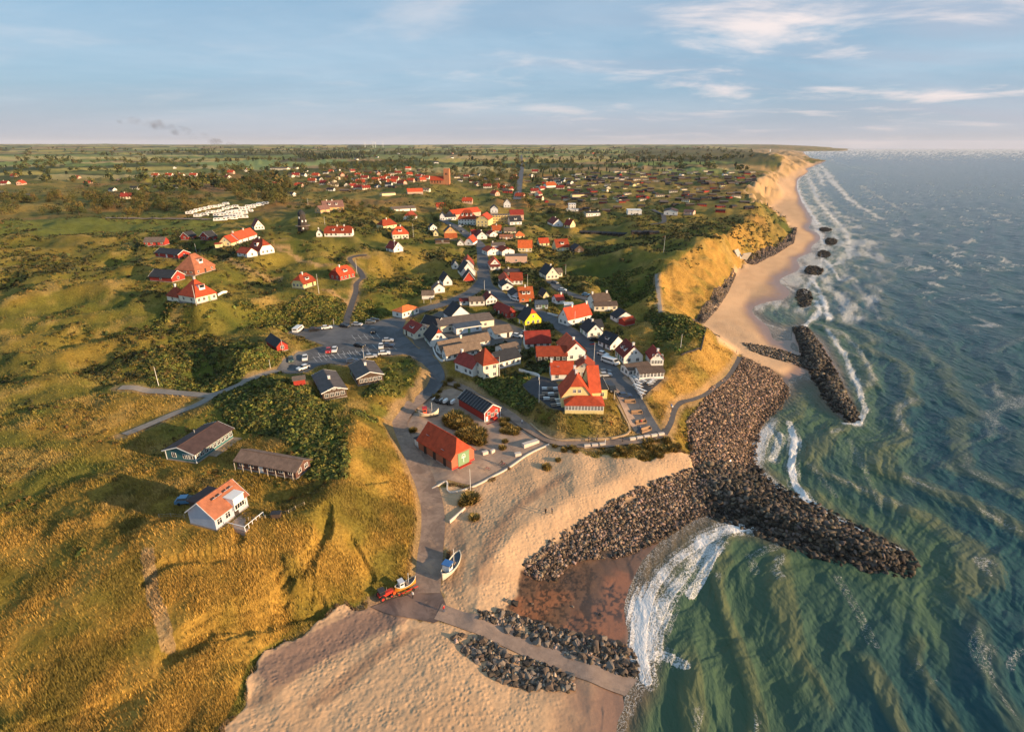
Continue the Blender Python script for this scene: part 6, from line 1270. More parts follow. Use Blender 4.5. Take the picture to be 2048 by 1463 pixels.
for i, (_, q, k, H_, lb) in enumerate(ALLT):
    wd = H_ * rr.uniform(.9, 1.25) * (.6 if k == 3 else 1.0); rz = rr.uniform(0, 6.28)
    if i < 298:
        uu = proj(q)[0]; ll = [a for a in ALLT if a[4] == lb]; us = sorted(proj(a[1])[0] for a in ll); fr = us.index(uu) / max(len(us) - 1, 1); nn = len(us)
        where = ['leftmost part', 'left part', 'middle', 'right part', 'rightmost part'][min(int(fr * 5), 4)]; hs_ = sorted(a[3] for a in ll); szr = ['lowest', 'low', 'middling', 'tall', 'tallest'][min(int(hs_.index(H_) / max(nn - 1, 1) * 5), 4)]
        lab_ = szr + ' ' + ['olive', 'green', 'golden', 'dark', 'brownish', 'leafy', 'spreading'][k] + ' ' + lb.replace('bushy ', '').replace('dark ', '').replace('low ', '') + ', ' + where
        t = thing('tree', lab_, 'tree', q, rz, lb.split(' ', 1)[1] if False else 'trees: ' + lb); t.scale = (wd, wd, H_); link('trunk', TRUNK, t); link('crown', TP[k][0], t)
    else:
        V_ = TP[k][1].reshape(-1, 3, 3)[::3].reshape(-1, 3) * (wd * 1.15, wd * 1.15, H_); ce = V_.reshape(-1, 3, 3).mean(1, keepdims=True); V_ = ((V_.reshape(-1, 3, 3) - ce) * 1.7 + ce).reshape(-1, 3)
        c, s = math.cos(rz), math.sin(rz); V_ = np.stack([V_[:, 0] * c - V_[:, 1] * s + q[0], V_[:, 0] * s + V_[:, 1] * c + q[1], V_[:, 2] + q[2] - .3], 1)
        SV.append(V_); SF.append(np.arange(len(V_)).reshape(-1, 3) + nv); nv += len(V_); SC.append(TP[k][2].reshape(-1, 3, 3)[::3].reshape(-1, 3))
VILM = mask([(540,330),(1060,330),(1080,300),(1340,330),(1540,340),(1520,430),(1080,430),(880,400),(600,380)])
fw = farm * ((edge < 8) | (rid > .90)) + .5 * (dist > 800) * (1 - VILM) * (dist < 1250) * (1 - sandf) * sstep(.50, .62, fbm(GX / 120, GY / 120, 3, 121)) * (1 - sstep(.30, .42, np.arctan2(GX, GY)))
fx_, fy_, fz_, _, fr_ = scatter(1600, fw * (dist < 9000) * (ZF > 3) + 1e-12, 77)
for x, y, z in zip(fx_, fy_, fz_):
    if not clear(*proj((x, y, z)), 7, 3): continue
    k = rr.choice((0, 1, 1, 3, 4)); H_ = rr.uniform(4, 9) * (1 + min(math.hypot(x, y), 6000) / 5000); wd = H_ * 1.2; V_ = TP[k][1].reshape(-1, 3, 3)[rr.randrange(10)::11]; ce = V_.mean(1, keepdims=True); c3 = TP[k][2].reshape(-1, 3, 3)[0::11][:len(V_)]
    V_ = ((V_ - ce) * 3.4 + ce).reshape(-1, 3) * (wd, wd, H_) + (x, y, z - .5); SV.append(V_); SF.append(np.arange(len(V_)).reshape(-1, 3) + nv); nv += len(V_); SC.append(np.resize(c3, (len(V_), 3)))
if SV: tag(link('far_woodland', np_mesh('far_woodland', np.concatenate(SV), np.concatenate(SF), LEAF, False, {'leaf': np.concatenate(SC)})), 'far woodland of trees too many to count', 'woodland', None, 'stuff')

# ---------------------------------------------------------------- scrub and dune grass (uncountable)
ok = (sandf < .35) & (PAVD > .9) & (PADD > .6) & (ZF > .4)
def bushes(n, wt, seed, smin, smax, c0, c1, name, lab, nt_=16, asp=.8):
    x, y, z, cc, r = scatter(n, wt, seed); s = r.uniform(smin, smax, n) * r.uniform(.6, 1.25, n)
    d = r.normal(0, 1, (n, nt_, 3)); d[..., 2] = np.abs(d[..., 2]); d /= np.linalg.norm(d, axis=2, keepdims=True)
    P = d * r.uniform(.6, 1.0, (n, nt_, 1)) * np.array((1, 1, asp)); a = r.normal(0, 1, (n, nt_, 3)); b = np.cross(d, a); b /= np.linalg.norm(b, axis=2, keepdims=True) + 1e-9; c = np.cross(b, d)
    k = r.uniform(.28, .52, (n, nt_, 1)); T = np.stack([P - b * k, P + b * k, P + c * k * 1.3 + d * k * .35], 2) * s[:, None, None, None]
    T += np.stack([x, y, z - .1], 1)[:, None, None, :]
    t = np.clip(r.normal(.45, .25, (n, 1)) + r.normal(0, .2, (n, nt_)), 0, 1)[..., None, None]; co_ = (np.array(c0) * (1 - t) + np.array(c1) * t) * r.uniform(.65, 1.35, (n, 1, 1, 1)) * (1 + r.normal(0, .12, (n, 1, 1, 3)) * np.array((1.3, .5, .5))); co_ = np.broadcast_to(co_, (n, nt_, 3, 3))
    tag(link(name, np_mesh(name, T.reshape(-1, 3), np.arange(n * nt_ * 3).reshape(-1, 3), LEAF, False, {'leaf': co_.reshape(-1, 3)})), lab, 'scrub', None, 'stuff')
nearw = (dist > 45) & (dist < 330)
patch = fbm(GX / 14, GY / 14, 3, 101)
bushes(30000, ok * nearw * (gk > .5) * (.04 + sstep(.40, .54, patch)), 1, .35, 1.05, (.032,.046,.010), (.20,.185,.034), 'scrub', 'dense green scrub covering the dune hollows')
bushes(7000, ok * nearw * (gk < .5) * (1 - bl) * (1 - np.maximum(cl, sp)) * sstep(.52, .66, fbm(GX / 9, GY / 9, 3, 102)), 2, .3, .8, (.06,.055,.012), (.18,.11,.026), 'heather_scrub', 'brownish low scrub dotted over the dune grass', 12)
bushes(13000, ok * (dist >= 330) * (dist < 1300) * (farm < .5) * sstep(.46, .62, fbm(GX / 38, GY / 38, 4, 103)), 3, .8, 2.2, (.028,.036,.012), (.095,.082,.022), 'heath_scrub', 'dark scrub patches over the inland heath', 9, .7)
def tufts(n, wt, seed, hmin, hmax, name, lab, lean=.55, kc=(.6, 1.5)):
    x, y, z, cc, r = scatter(n, wt, seed); nb = 3
    h_ = r.uniform(hmin, hmax, (n, 1)) * (.7 + .7 * vnoise(x / 3.0, y / 3.0, 5))[:, None]; an = r.uniform(0, 6.28, (n, nb)); ln = r.uniform(.2, 1, (n, nb)) * lean; wdt = h_ * r.uniform(.07, .17, (n, nb))
    ba = np.stack([x[:, None] + np.cos(an) * .12, y[:, None] + np.sin(an) * .12, np.repeat(z[:, None], nb, 1) - .06], 2)
    pe = np.stack([-np.sin(an), np.cos(an), np.zeros_like(an)], 2) * wdt[..., None]; wind = np.array((-.35, .25))
    tip = ba + np.stack([(np.cos(an) * ln + wind[0]) * h_, (np.sin(an) * ln + wind[1]) * h_, h_ * np.ones((1, nb))], 2)
    T = np.stack([ba - pe, ba + pe, tip], 2); k = r.uniform(*kc, (n, 1, 1, 1)) * np.ones((n, nb, 3, 1)); co_ = np.clip(cc[:, None, None, :] * k, .004, .6)
    tag(link(name, np_mesh(name, T.reshape(-1, 3), np.arange(n * nb * 3).reshape(-1, 3), LEAF, False, {'leaf': co_.reshape(-1, 3)})), lab, 'grass', None, 'stuff')
tufts(260000, ok * (dist > 48) * (dist < 330) * (gk < .7) * (.12 + sstep(.35, .65, n2)), 4, .22, .62, 'dune_grass', 'golden marram grass over the dunes and bluff')

vil = pip(GX, GY, wpoly([(905,450),(1060,450),(1130,545),(1200,590),(1240,650),(1240,700),(1060,760),(900,720),(820,660),(960,590),(930,480)])).astype(float)
bushes(2600, ok * vil * (PADD > .8) * sstep(.42, .6, fbm(GX / 8, GY / 8, 3, 111)), 6, .5, 1.6, (.026,.038,.010), (.09,.085,.02), 'garden_shrubs', 'hedges and garden shrubs between the village houses', 18, .9)
bushes(5000, ok * (dist >= 180) * (dist < 420) * (GX < 20) * sstep(.50, .64, fbm(GX / 16, GY / 16, 3, 112)), 7, .5, 1.5, (.030,.036,.010), (.12,.095,.022), 'hill_scrub', 'low scrub dotted over the dune hills', 12, .7)

edge_w = (sandf > .25) * (sandf < .98) * (PAVD > .8) * (dist < 260) * (ZF > 1.2)
tufts(9000, ok * 0 + edge_w * (1 - rocky) * (GX < 60) * sstep(.45, .6, fbm(GX / 5, GY / 5, 3, 131)) + 1e-9 * edge_w, 8, .25, .6, 'beach_grass', 'sparse marram straggling from the dune edge into the sand', kc=(.25, .6))
# ---------------------------------------------------------------- boulders
def rock(seed):
    r = random.Random(seed); bm = bmesh.new()
    for _ in range(13):
        v = Vector((r.gauss(0, 1), r.gauss(0, 1), r.gauss(0, 1))).normalized(); bm.verts.new((v.x * r.uniform(.8, 1.15), v.y * r.uniform(.6, 1.0), v.z * r.uniform(.5, .85)))
    bmesh.ops.convex_hull(bm, input=bm.verts); bmesh.ops.delete(bm, geom=[v for v in bm.verts if not v.link_faces], context='VERTS'); bmesh.ops.triangulate(bm, faces=bm.faces)
    me = bpy.data.meshes.new('boulder'); bm.to_mesh(me); bm.free(); n = len(me.vertices); V_ = np.empty(n * 3); me.vertices.foreach_get('co', V_); F_ = np.array([p.vertices[:] for p in me.polygons]); return me, V_.reshape(-1, 3), F_
ROCKS = [rock(k) for k in range(9)]
STM = [mat('boulder_brown', (.13,.095,.07), .85, .35, 1.2, .4, 6), mat('boulder_dark', (.055,.045,.036), .75, .4, 1.2, .4, 6), mat('boulder_grey', (.19,.155,.125), .85, .3, 1.2, .4, 6)]
STA = mat('boulder_mix', (1, 1, 1), .82, .3, 1.5, .4, 6, attr='stone')
for me, _, _ in ROCKS: me.materials.append(STM[0])
def ell(u, v, du, dv): return [(u + du * math.cos(a * .628), v + dv * math.sin(a * .628)) for a in range(10)]
RREG = [([(1489,715),(1540,740),(1568,765),(1573,786),(1555,815),(1524,842),(1512,862),(1508,900),(1505,936),(1440,950),(1388,932),(1380,845),(1424,785),(1478,744)], .29, .52, (.19,.125,.085), 'rounded brown boulder in the stone revetment below the bluff', 'revetment'),
 ([(1052,1138),(1090,1106),(1130,1072),(1180,1042),(1230,1010),(1300,973),(1390,945),(1440,945),(1425,1018),(1385,1033),(1330,1066),(1280,1092),(1240,1108),(1180,1108),(1130,1122),(1095,1160)], .25, .48, (.16,.115,.085), 'small brown stone in the curved bank behind the bay', 'curved bank'),
 ([(1400,940),(1505,930),(1542,965),(1620,1005),(1700,1046),(1760,1078),(1828,1112),(1812,1152),(1755,1142),(1640,1112),(1560,1086),(1500,1056),(1420,1030)], .44, .78, (.075,.06,.046), 'dark wet boulder in the long stone jetty', 'jetty'),
 ([(1590,656),(1610,652),(1637,690),(1667,745),(1694,798),(1714,836),(1700,846),(1682,836),(1655,798),(1627,748),(1607,703)], .45, .8, (.075,.062,.048), 'dark boulder in the offshore breakwater', 'breakwater'),
 ([(958,1226),(1000,1226),(1050,1246),(1110,1262),(1180,1283),(1245,1295),(1268,1318),(1262,1350),(1174,1313),(1116,1289),(1057,1267),(999,1242)], .34, .68, (.20,.155,.12), 'angular brown boulder in the bank above the slipway', 'upper slipway bank'),
 ([(912,1268),(930,1268),(950,1279),(992,1300),(1004,1320),(1062,1328),(1150,1368),(1110,1378),(1000,1352),(950,1310)], .34, .66, (.21,.16,.12), 'angular boulder in the bank below the slipway', 'lower slipway bank'),
 ([(1488,689),(1520,691),(1560,701),(1600,714),(1640,726),(1640,741),(1600,731),(1550,716),(1500,699)], .34, .6, (.12,.095,.07), 'boulder in the thin groyne across the wet sand', 'groyne'),
 ([(1384,640),(1418,603),(1436,578),(1470,545),(1452,585),(1428,620),(1402,646)], .2, .36, (.17,.125,.09), 'stone in the strip at the cliff foot', 'cliff foot'), ([(1490,521),(1530,501),(1565,486),(1592,455),(1585,486),(1547,509),(1505,529)], .3, .55, (.15,.11,.085), 'stone in the far strip at the cliff foot', 'far cliff foot')]
for k, e in enumerate(((1608,596,15,22),(1628,541,18,11),(1648,508,12,9),(1662,483,12,8),(1651,459,13,5))): RREG.append((ell(e[0], e[1], e[2] * .8, e[3] * .85), .45, .85, (.07,.058,.045), 'dark boulder in one of the small breakwaters', 'small breakwater'))
ALLR = []; r2 = np.random.default_rng(12)
for ri, (P, s0, s1, c_, lb, gp) in enumerate(RREG):
    Wp = [tuple(hit(u, v)[:2]) for u, v in P]; st2 = (s0 + s1) * .47; xs = np.array(Wp)
    gx, gy = np.meshgrid(np.arange(xs[:, 0].min(), xs[:, 0].max(), st2), np.arange(xs[:, 1].min(), xs[:, 1].max(), st2)); gx = gx.ravel() + r2.uniform(-.5, .5, gx.size) * st2; gy = gy.ravel() + r2.uniform(-.5, .5, gy.size) * st2
    wob = (fbm(gx / 2.5, gy / 2.5, 2, 7) - .5) * 2.0; e = np.array(Wp + [Wp[0]]); ins = pip(gx, gy, Wp); ed = polydist(gx, gy, [tuple(p) for p in e], 6); k = (ins & (ed + wob > -.3)) | (~ins & (ed < .3 + wob * .6))
    for x, y in zip(gx[k], gy[k]):
        s = s0 * .8 + (s1 * 1.15 - s0 * .8) * r2.random() ** 2.4; z = max(float(Hs(x, y)), -.25); ALLR.append([s / math.hypot(x, y), x, y, z + s * r2.uniform(.05, .55), s * r2.uniform(.8, 1.35), ri, r2.integers(0, 9), r2.uniform(0, 6.28), r2.uniform(-.5, .5)])
for u, v, s in ((1031,1208,.9),(1013,1200,.5),(1065,1207,.3),(1199,1228,.35),(1146,1213,.3),(570,1280,.35),(1148,1106,.25),(1320,1000,.4),(1290,985,.3)):
    q = hit(u, v); ALLR.append([9, q[0], q[1], q[2] + s * .3, s, -1, r2.integers(0, 9), r2.uniform(0, 6), .2])
def part_of(u, ri):
    us = [p[0] for p in RREG[ri][0]]; f = (u - min(us)) / (max(us) - min(us)); return ['left end', 'left half', 'middle', 'right half', 'right end'][min(max(int(f * 5), 0), 4)]
ALLR.sort(key=lambda a: -a[0]); byreg = {}; used = 0
for a in ALLR:
    _, x, y, z, s, ri, k, rz, tl = a; u, v = proj((x, y, z)); vis = -20 < u < 2068 and v < 1480
    if used < 300 and vis:
        o = link('boulder', ROCKS[k][0], None, (x, y, z), rz); o.rotation_euler = (tl, tl * .6, rz); o.scale = (s * 1.15, s, s); used += 1
        o.material_slots[0].link = 'OBJECT'; o.material_slots[0].material = STM[(used * 7) % 3 if ri != 2 else 1]
        if ri >= 0: tag(o, ['small', 'middling', 'large'][min(int((s / RREG[ri][1] - .8) / 1.3), 2)] + ' ' + RREG[ri][4].replace('small ', '') + ', ' + part_of(u, ri), 'boulder', 'boulders of the ' + RREG[ri][5])
        else: tag(o, 'single dark stone lying alone on the sand', 'boulder', 'single stones on the sand')
    else: byreg.setdefault(max(ri, 0), []).append(a)
for ri, L in byreg.items():
    VV, FF, CC, nv = [], [], [], 0; base = np.array(RREG[ri][3])
    for _, x, y, z, s, _, k, rz, tl in L:
        M = (Matrix.Translation((x, y, z)) @ Matrix.Rotation(rz, 4, 'Z') @ Matrix.Rotation(tl * 2, 4, 'X') @ Matrix.Diagonal((s * 1.15, s, s, 1))); M = np.array(M); V_ = ROCKS[k][1] @ M[:3, :3].T + M[:3, 3]
        wetk = .55 if z < .7 else 1.0; c_ = base * (.35 + 2.1 * r2.random() ** 2.2) * wetk; c_ = c_ * np.array((1, r2.uniform(.92, 1.06), r2.uniform(.85, 1.1)))
        VV.append(V_); FF.append(ROCKS[k][2] + nv); nv += len(V_); CC.append(np.tile(c_, (len(V_), 1)))
    tag(link('boulders', np_mesh('boulders', np.concatenate(VV), np.concatenate(FF), STA, False, {'stone': np.concatenate(CC)})), 'heap of boulders forming the ' + RREG[ri][5], 'boulders', None, 'stuff')

# ---------------------------------------------------------------- marram clumps and bushes standing singly
def clump(seed, nb=260):
    r = np.random.default_rng(seed); an = r.uniform(0, 6.28, nb); rd = np.sqrt(r.random(nb)) * .55; h_ = r.uniform(.5, 1.0, nb) * (1.1 - rd * .8); ln = r.uniform(.2, .8, nb); wd = r.uniform(.03, .06, nb)
    b = np.stack([np.cos(an) * rd, np.sin(an) * rd, -.1 * np.ones(nb)], 1); a2 = an + r.normal(0, .8, nb); tip = b + np.stack([np.cos(a2) * ln * .6, np.sin(a2) * ln * .6, h_], 1); pe = np.stack([-np.sin(a2), np.cos(a2), np.zeros(nb)], 1) * wd[:, None]; mid = (b + tip) / 2 + (0, 0, .12)
    V_ = np.stack([b - pe, b + pe, mid + pe, mid - pe, tip], 1).reshape(-1, 3); i = np.arange(nb)[:, None] * 5
    F_ = np.concatenate([i + [0, 1, 2], i + [0, 2, 3], i + [3, 2, 4]]); t = r.random(nb)[:, None]; c_ = np.repeat(np.array((.12,.095,.02)) * (1 - t) + np.array((.36,.24,.07)) * t, 5, 0)
    return np_mesh('grass_clump', V_, F_, LEAF, False, {'leaf': c_})
CL = [clump(k) for k in range(3)]
for u, v, s, hh, lb in ((1093,937,1.7,1.9,'larger marram clump on the open beach sand'),(1116,921,1.1,1.2,'smaller marram clump up the beach from the larger'),(940,1000,3.2,2.4,'biggest marram clump beside the thin pole on the sand'),(926,1008,1.8,1.6,'marram clump at the left foot of the biggest one'),(948,1036,1.9,1.2,'low marram clump below the short sand wall'),(1005,897,1.5,1.6,'marram clump in the planter by the long bench block'),(1010,884,1.3,1.3,'marram clump behind the long bench block'),
    (888,770,1.6,2.2,'tall yellow grass tuft at the road fork, left one'),(900,762,1.7,2.2,'tall yellow grass tuft at the road fork, middle one'),(914,774,1.6,2.0,'tall yellow grass tuft at the road fork, right one'),(872,795,1.9,1.8,'grass tuft beside the parked trailers'),(879,784,1.3,1.4,'small grass tuft above the parked trailers'),(826,862,1.8,1.5,'dark bush against the rescue station wall')):
    t = tag(link('grass_clump', CL[int(u) % 3], None, hit(u, v), u), lb, 'grass clump'); t.scale = (s, s, hh)
dm = [tuple(hit(u, v)[:2]) for u, v in [(888,838),(915,832),(945,848),(962,872),(968,890),(960,898),(940,890),(915,862),(895,850)]]
dm2 = [tuple(hit(u, v)[:2]) for u, v in [(992,850),(1010,836),(1030,845),(1050,868),(1046,872),(1010,866)]]
dm3 = [tuple(hit(u, v)[:2]) for u, v in [(1105,890),(1150,896),(1165,898),(1160,905),(1120,900)]]; dm4 = [tuple(hit(u, v)[:2]) for u, v in [(1200,892),(1250,892),(1330,876),(1370,900),(1330,915),(1240,915),(1205,905)]]
k = 0
for P, n, s0, s1, lb in ((dm, 46, 1.4, 2.7, 'marram hummock behind the rescue station'), (dm2, 16, .9, 1.6, 'marram hummock beside the red hut deck'), (dm3, 8, .7, 1.1, 'marram patch below the footpath bend'), (dm4, 34, .9, 1.7, 'marram patch below the white path blocks')):
    xs = np.array(P); c_ = 0
    while c_ < n:
        x, y = rr.uniform(xs[:, 0].min(), xs[:, 0].max()), rr.uniform(xs[:, 1].min(), xs[:, 1].max())
        if not pip(np.array([x]), np.array([y]), P)[0]: continue
        s = rr.uniform(s0, s1); t = tag(link('grass_clump', CL[c_ % 3], None, (x, y, float(Hs(x, y)) + (.5 if n == 34 and s0 > 1 else 0)), rr.uniform(0, 6)), ['small', 'middling', 'big'][min(int((s - s0) / (s1 - s0) * 3), 2)] + ' tufted clump in the ' + lb + ', ' + ['left end', 'left half', 'right half', 'right end'][min(int((x - xs[:, 0].min()) / (xs[:, 0].max() - xs[:, 0].min()) * 4), 3)], 'grass clump', 'clumps of the ' + lb); t.scale = (s * 1.25, s * 1.25, s); c_ += 1

# ---------------------------------------------------------------- vehicles
TYRE = mat('tyre', (.02,.02,.02), .9)
def car_meshes(L=4.2, W=1.75, van=False):
    pr = [(-L/2, .35), (-L/2, .85), (-L/2 + .1, 1.0)] + ([(-L/2 + .1, 1.95), (L/2 - 1.2, 1.95), (L/2 - .6, 1.15)] if van else [(L/2 - 1.15, 1.0)]) + [(L/2 - .05, .85), (L/2, .55), (L/2, .35)]
    n = len(pr); m = MB(); m.add([(x, -W/2, z) for x, z in pr] + [(x, W/2, z) for x, z in pr], [tuple(range(n)), tuple(range(n, 2 * n))[::-1]] + [(i, i + n, (i + 1) % n + n, (i + 1) % n) for i in range(n)])
    roof = None
    if not van:
        a = [(-L/2 + .25, 1.0), (-L/2 + .75, 1.47), (L/2 - 2.0, 1.47), (L/2 - 1.2, 1.0)]; g = MB(); w2 = W/2 - .06; w3 = W/2 - .22
        g.add([(a[0][0], -w2, 1.0), (a[3][0], -w2, 1.0), (a[2][0], -w3, 1.44), (a[1][0], -w3, 1.44), (a[0][0], w2, 1.0), (a[3][0], w2, 1.0), (a[2][0], w3, 1.44), (a[1][0], w3, 1.44)], [(0, 1, 2, 3), (5, 4, 7, 6), (1, 5, 6, 2), (4, 0, 3, 7), (3, 2, 6, 7)])
        r = MB(); r.box(a[1][0] - .03, a[2][0] + .03, -w3 - .02, w3 + .02, 1.44, 1.49); roof = r.mesh('car_roof', MATS['caravan_white'])
    else:
        g = MB(); g.box(-L/2 + .4, L/2 - 1.5, -W/2 - .015, -W/2 + .01, 1.2, 1.7); g.box(-L/2 + .4, L/2 - 1.5, W/2 - .01, W/2 + .015, 1.2, 1.7); g.add([(L/2 - 1.14, -W/2 + .1, 1.9), (L/2 - 1.14, W/2 - .1, 1.9), (L/2 - .56, W/2 - .1, 1.2), (L/2 - .56, -W/2 + .1, 1.2)], [(0, 3, 2, 1)]); g.box(-L/2 - .02, -L/2 + .02, -.6, .6, 1.3, 1.75)
    wh = MB(); wh.tube([(0, -.1, 0), (0, .1, 0)], .32, 10); lg = MB(); lg.box(-.03, .03, -.16, .16, -.07, .07)
    return m.mesh('car_body', MATS['caravan_white']), g.mesh('car_glass', PANE), roof, wh.mesh('wheel', TYRE), lg.mesh('lamp', mat('lamp_glass', (.7,.68,.6), .2)), L, W
CARM = car_meshes(); VANM = car_meshes(5.4, 2.05, True); CAMP = car_meshes(6.4, 2.25, True)
CARC = {k: mat('car_' + k, c, .3, .05, spec=.6) for k, c in {'white': (.75,.75,.73), 'black': (.02,.02,.025), 'silver': (.42,.43,.45), 'red': (.45,.02,.02), 'blue': (.10,.22,.36), 'grey': (.13,.14,.15), 'darkgreen': (.05,.09,.07), 'navy': (.03,.05,.10)}.items()}
def car(u, v, ck, yaw, lab, kind=CARM, name='parked_car', cat='car'):
    q = hit(u, v); t = thing(name, lab, cat, (q[0], q[1], float(Hs(q[0], q[1])) + .14), yaw, 'parked cars' if cat == 'car' else None)
    b, g, r, wh, lg, L, W = kind
    o = link('body', b, t); o.material_slots[0].link = 'OBJECT'; o.material_slots[0].material = CARC[ck]; link('window', g, t)
    if r: o = link('roof', r, t); o.material_slots[0].link = 'OBJECT'; o.material_slots[0].material = CARC[ck]
    for x in (-L/2 + .8, L/2 - .85):
        for y in (-W/2 + .08, W/2 - .08): link('wheel', wh, t).location = (x, y, .32)
    for y in (-W/2 + .3, W/2 - .3): link('headlight', lg, t).location = (L/2 - .0, y, .68)
    return t
PK = math.atan2(-7.6, 1.6)
def zc_(k, x, y, *a, **kw): return car(*zp(k, x, y), *a, **kw)
for x, y, c, a, lb in ((470,420,'black',.35,'black car nose to the hedge on the upper edge of the car park'),(640,395,'white',.4,'white car beside the black one on the upper edge of the car park'),(882,372,'black',-.3,'dark car at the mouth of the hill footpath'),(1056,352,'silver',-.2,'silver car right of the hill footpath'),(1236,318,'grey',.1,'grey car under the shaded hedge'),(1286,292,'black',.2,'black car at the end of the shaded hedge'),
    (1272,440,'black',PK,'black car alone in the back row of stalls'),(1476,570,'silver',.1,'silver car crosswise behind the middle row'),(1482,640,'navy',-.1,'dark blue car behind the silver one'),(1382,655,'white',PK,'white car with red lamps in the middle row'),(1088,640,'black',-.4,'dark car driving between the rows of stalls'),(665,712,'red',PK,'bright red car in the front row of stalls'),(748,702,'white',PK,'white car right beside the red one'),
    (345,815,'white',PK + .1,'white car left of the painted stalls'),(152,838,'darkgreen',PK + .2,'dark green car at the west end of the car park'),(318,948,'white',-2.2,'white car by the red shed hedge'),(1242,790,'silver',.3,'silver car half hidden by the knoll bushes'),(985,850,'navy',.4,'dark car behind the low pitched cottage'),(1425,748,'white',.2,'white car at the edge of the knoll')): zc_('D', x, y, c, a, lb)
zc_('D', 252, 425, 'white', PK + 2.9, 'white motorhome against the scrub on the upper car park edge', kind=CAMP, name='motorhome', cat='motorhome')
zc_('F', 1300, 1000, 'white', PK + .55, 'white motorhome parked outside the large white restaurant', kind=CAMP, name='motorhome', cat='motorhome'); zc_('F', 1200, 895, 'white', PK + .6, 'white car behind the motorhome in the hotel street')
zc_('G', 1262, 402, 'grey', .15, 'grey car in the first bay beside the hotel wing'); zc_('G', 1268, 440, 'silver', .15, 'silver car in the second bay beside the hotel wing'); zc_('G', 1325, 600, 'black', -1.35, 'black van beside the hotel annex', kind=VANM, name='van', cat='van'); zc_('G', 1500, 690, 'navy', .1, 'blue car at the end of the hotel street')
zc_('M', 362, 700, 'white', PK + .5, 'white van on the street beside the orange roofed cottage', kind=VANM, name='van', cat='van'); zc_('M', 1425, 480, 'white', -.45, 'white car on the upper lane by the gully'); zc_('M', 1960, 590, 'blue', -.3, 'bright blue car beside the brown corrugated house')
zc_('E', 1740, 645, 'white', -.5, 'white car parked at the maroon long house'); zc_('E', 1862, 612, 'silver', -.4, 'silver car behind the white one at the maroon house'); zc_('I', 432, 950, 'blue', .15, 'blue car beside the orange roofed deck cottage'); zc_('C', 358, 755, 'grey', -.9, 'grey car at the gully edge house'); zc_('F', 1085, 690, 'black', .25, 'black car on the street before the black slate house'); zc_('H', 150, 700, 'grey', 0, 'grey car') if False else None
zc_('K', 640, 655, 'white', .1, 'white car on the upper street before the hotel'); zc_('K', 660, 760, 'grey', -1.1, 'grey car going down the upper street'); zc_('L', 1000, 250, 'white', -1.4, 'white car at the kerb right of the main street')
# trailers on the landing
for x, y, a, lb in ((640,415,-.45,'long flat trailer with dark bed on the landing'), (735,425,-.45,'white tipped trailer beside the long one on the landing')):
    t = thing('trailer', lb, 'trailer', hit(*zp('H', x, y)), a); m = MB(); m.box(-2.2, 2.2, -.9, .9, .5, .65); child(m, 'bed', DARK, t); m = MB(); m.box(1.6, 2.3, -.95, .95, .65, 1.5); m.box(-2.3, -2.2, -.95, .95, .65, 1.1); child(m, 'board', WHITE, t)
    for sx in (-.6, .6):
        for sy in (-.95, .95): m = MB(); m.tube([(sx, sy - .1, .32), (sx, sy + .1, .32)], .32, 8); child(m, 'wheel', TYRE, t)
    m = MB(); m.box(-3.4, -2.2, -.05, .05, .45, .6); child(m, 'drawbar', STEEL, t)

# ---------------------------------------------------------------- boats and tractor
def boat(name, lab, u, v, yaw, L, hullc, cabc, cabroof, z=0.0, deckc=(.33,.30,.26)):
    q = hit(u, v); t = thing(name, lab, 'fishing boat', (q[0], q[1], float(Hs(q[0], q[1])) + z + .1), yaw); n = 12; sec = 7; V_ = []
    for i in range(n + 1):
        s = i / n; x = (s - .5) * L; wd = L * .165 * (1 - abs(2 * s - 1) ** 2.6) ** .6 + .02; sheer = 1.15 + .9 * (2 * s - 1) ** 2 * (1.15 if s > .5 else .75)
        for k in range(sec):
            a = math.pi * k / (sec - 1); V_.append((x, -math.cos(a) * wd, sheer - math.sin(a) ** .7 * (sheer - .05)))
    m = MB(); m.add(V_, [(i * sec + k, i * sec + k + 1, (i + 1) * sec + k + 1, (i + 1) * sec + k) for i in range(n) for k in range(sec - 1)])
    child(m, 'hull', mat(name + str(int(u)) + '_hull', hullc, .5, .12), t, True)
    m = MB(); D_ = [V_[i * sec] for i in range(n + 1)] + [V_[i * sec + sec - 1] for i in range(n, -1, -1)]; m.add([(x, y * .97, z_ - .28) for x, y, z_ in D_], [tuple(range(len(D_)))]); child(m, 'deck', mat('boat_deck%d' % int(u), deckc, .8, .2), t)
    g = MB()
    for sd in (0, sec - 1): g.tube([(V_[i * sec + sd][0], V_[i * sec + sd][1], V_[i * sec + sd][2] + .03) for i in range(n + 1)], .09, 5)
    child(g, 'gunwale', mat('gunwale%d' % int(u), (.62,.58,.48), .6), t)
    c = MB(); c.box(-L * .30, -L * .10, -.75, .75, .9, 2.7); cb = child(c, 'wheelhouse', mat('cab%d' % int(u), cabc, .5), t); c = MB(); c.box(-L * .32, -L * .08, -.9, .9, 2.7, 2.85); child(c, 'roof', mat('cabr%d' % int(u), cabroof, .5), cb)
    c = MB(); c.box(-L * .10 - .02, -L * .10 + .02, -.6, .6, 1.9, 2.5); c.box(-L * .28, -L * .13, -.77, -.74, 1.9, 2.45); c.box(-L * .28, -L * .13, .74, .77, 1.9, 2.45); child(c, 'window', PANE, cb)
    c = MB(); c.tube([(L * .16, 0, .9), (L * .16, 0, 4.2)], .05, 5); child(c, 'mast', WHITE, t); c = MB(); c.box(L * .02, L * .14, -.55, .55, .85, 1.45); child(c, 'hatch', TIMB, t)
    return t
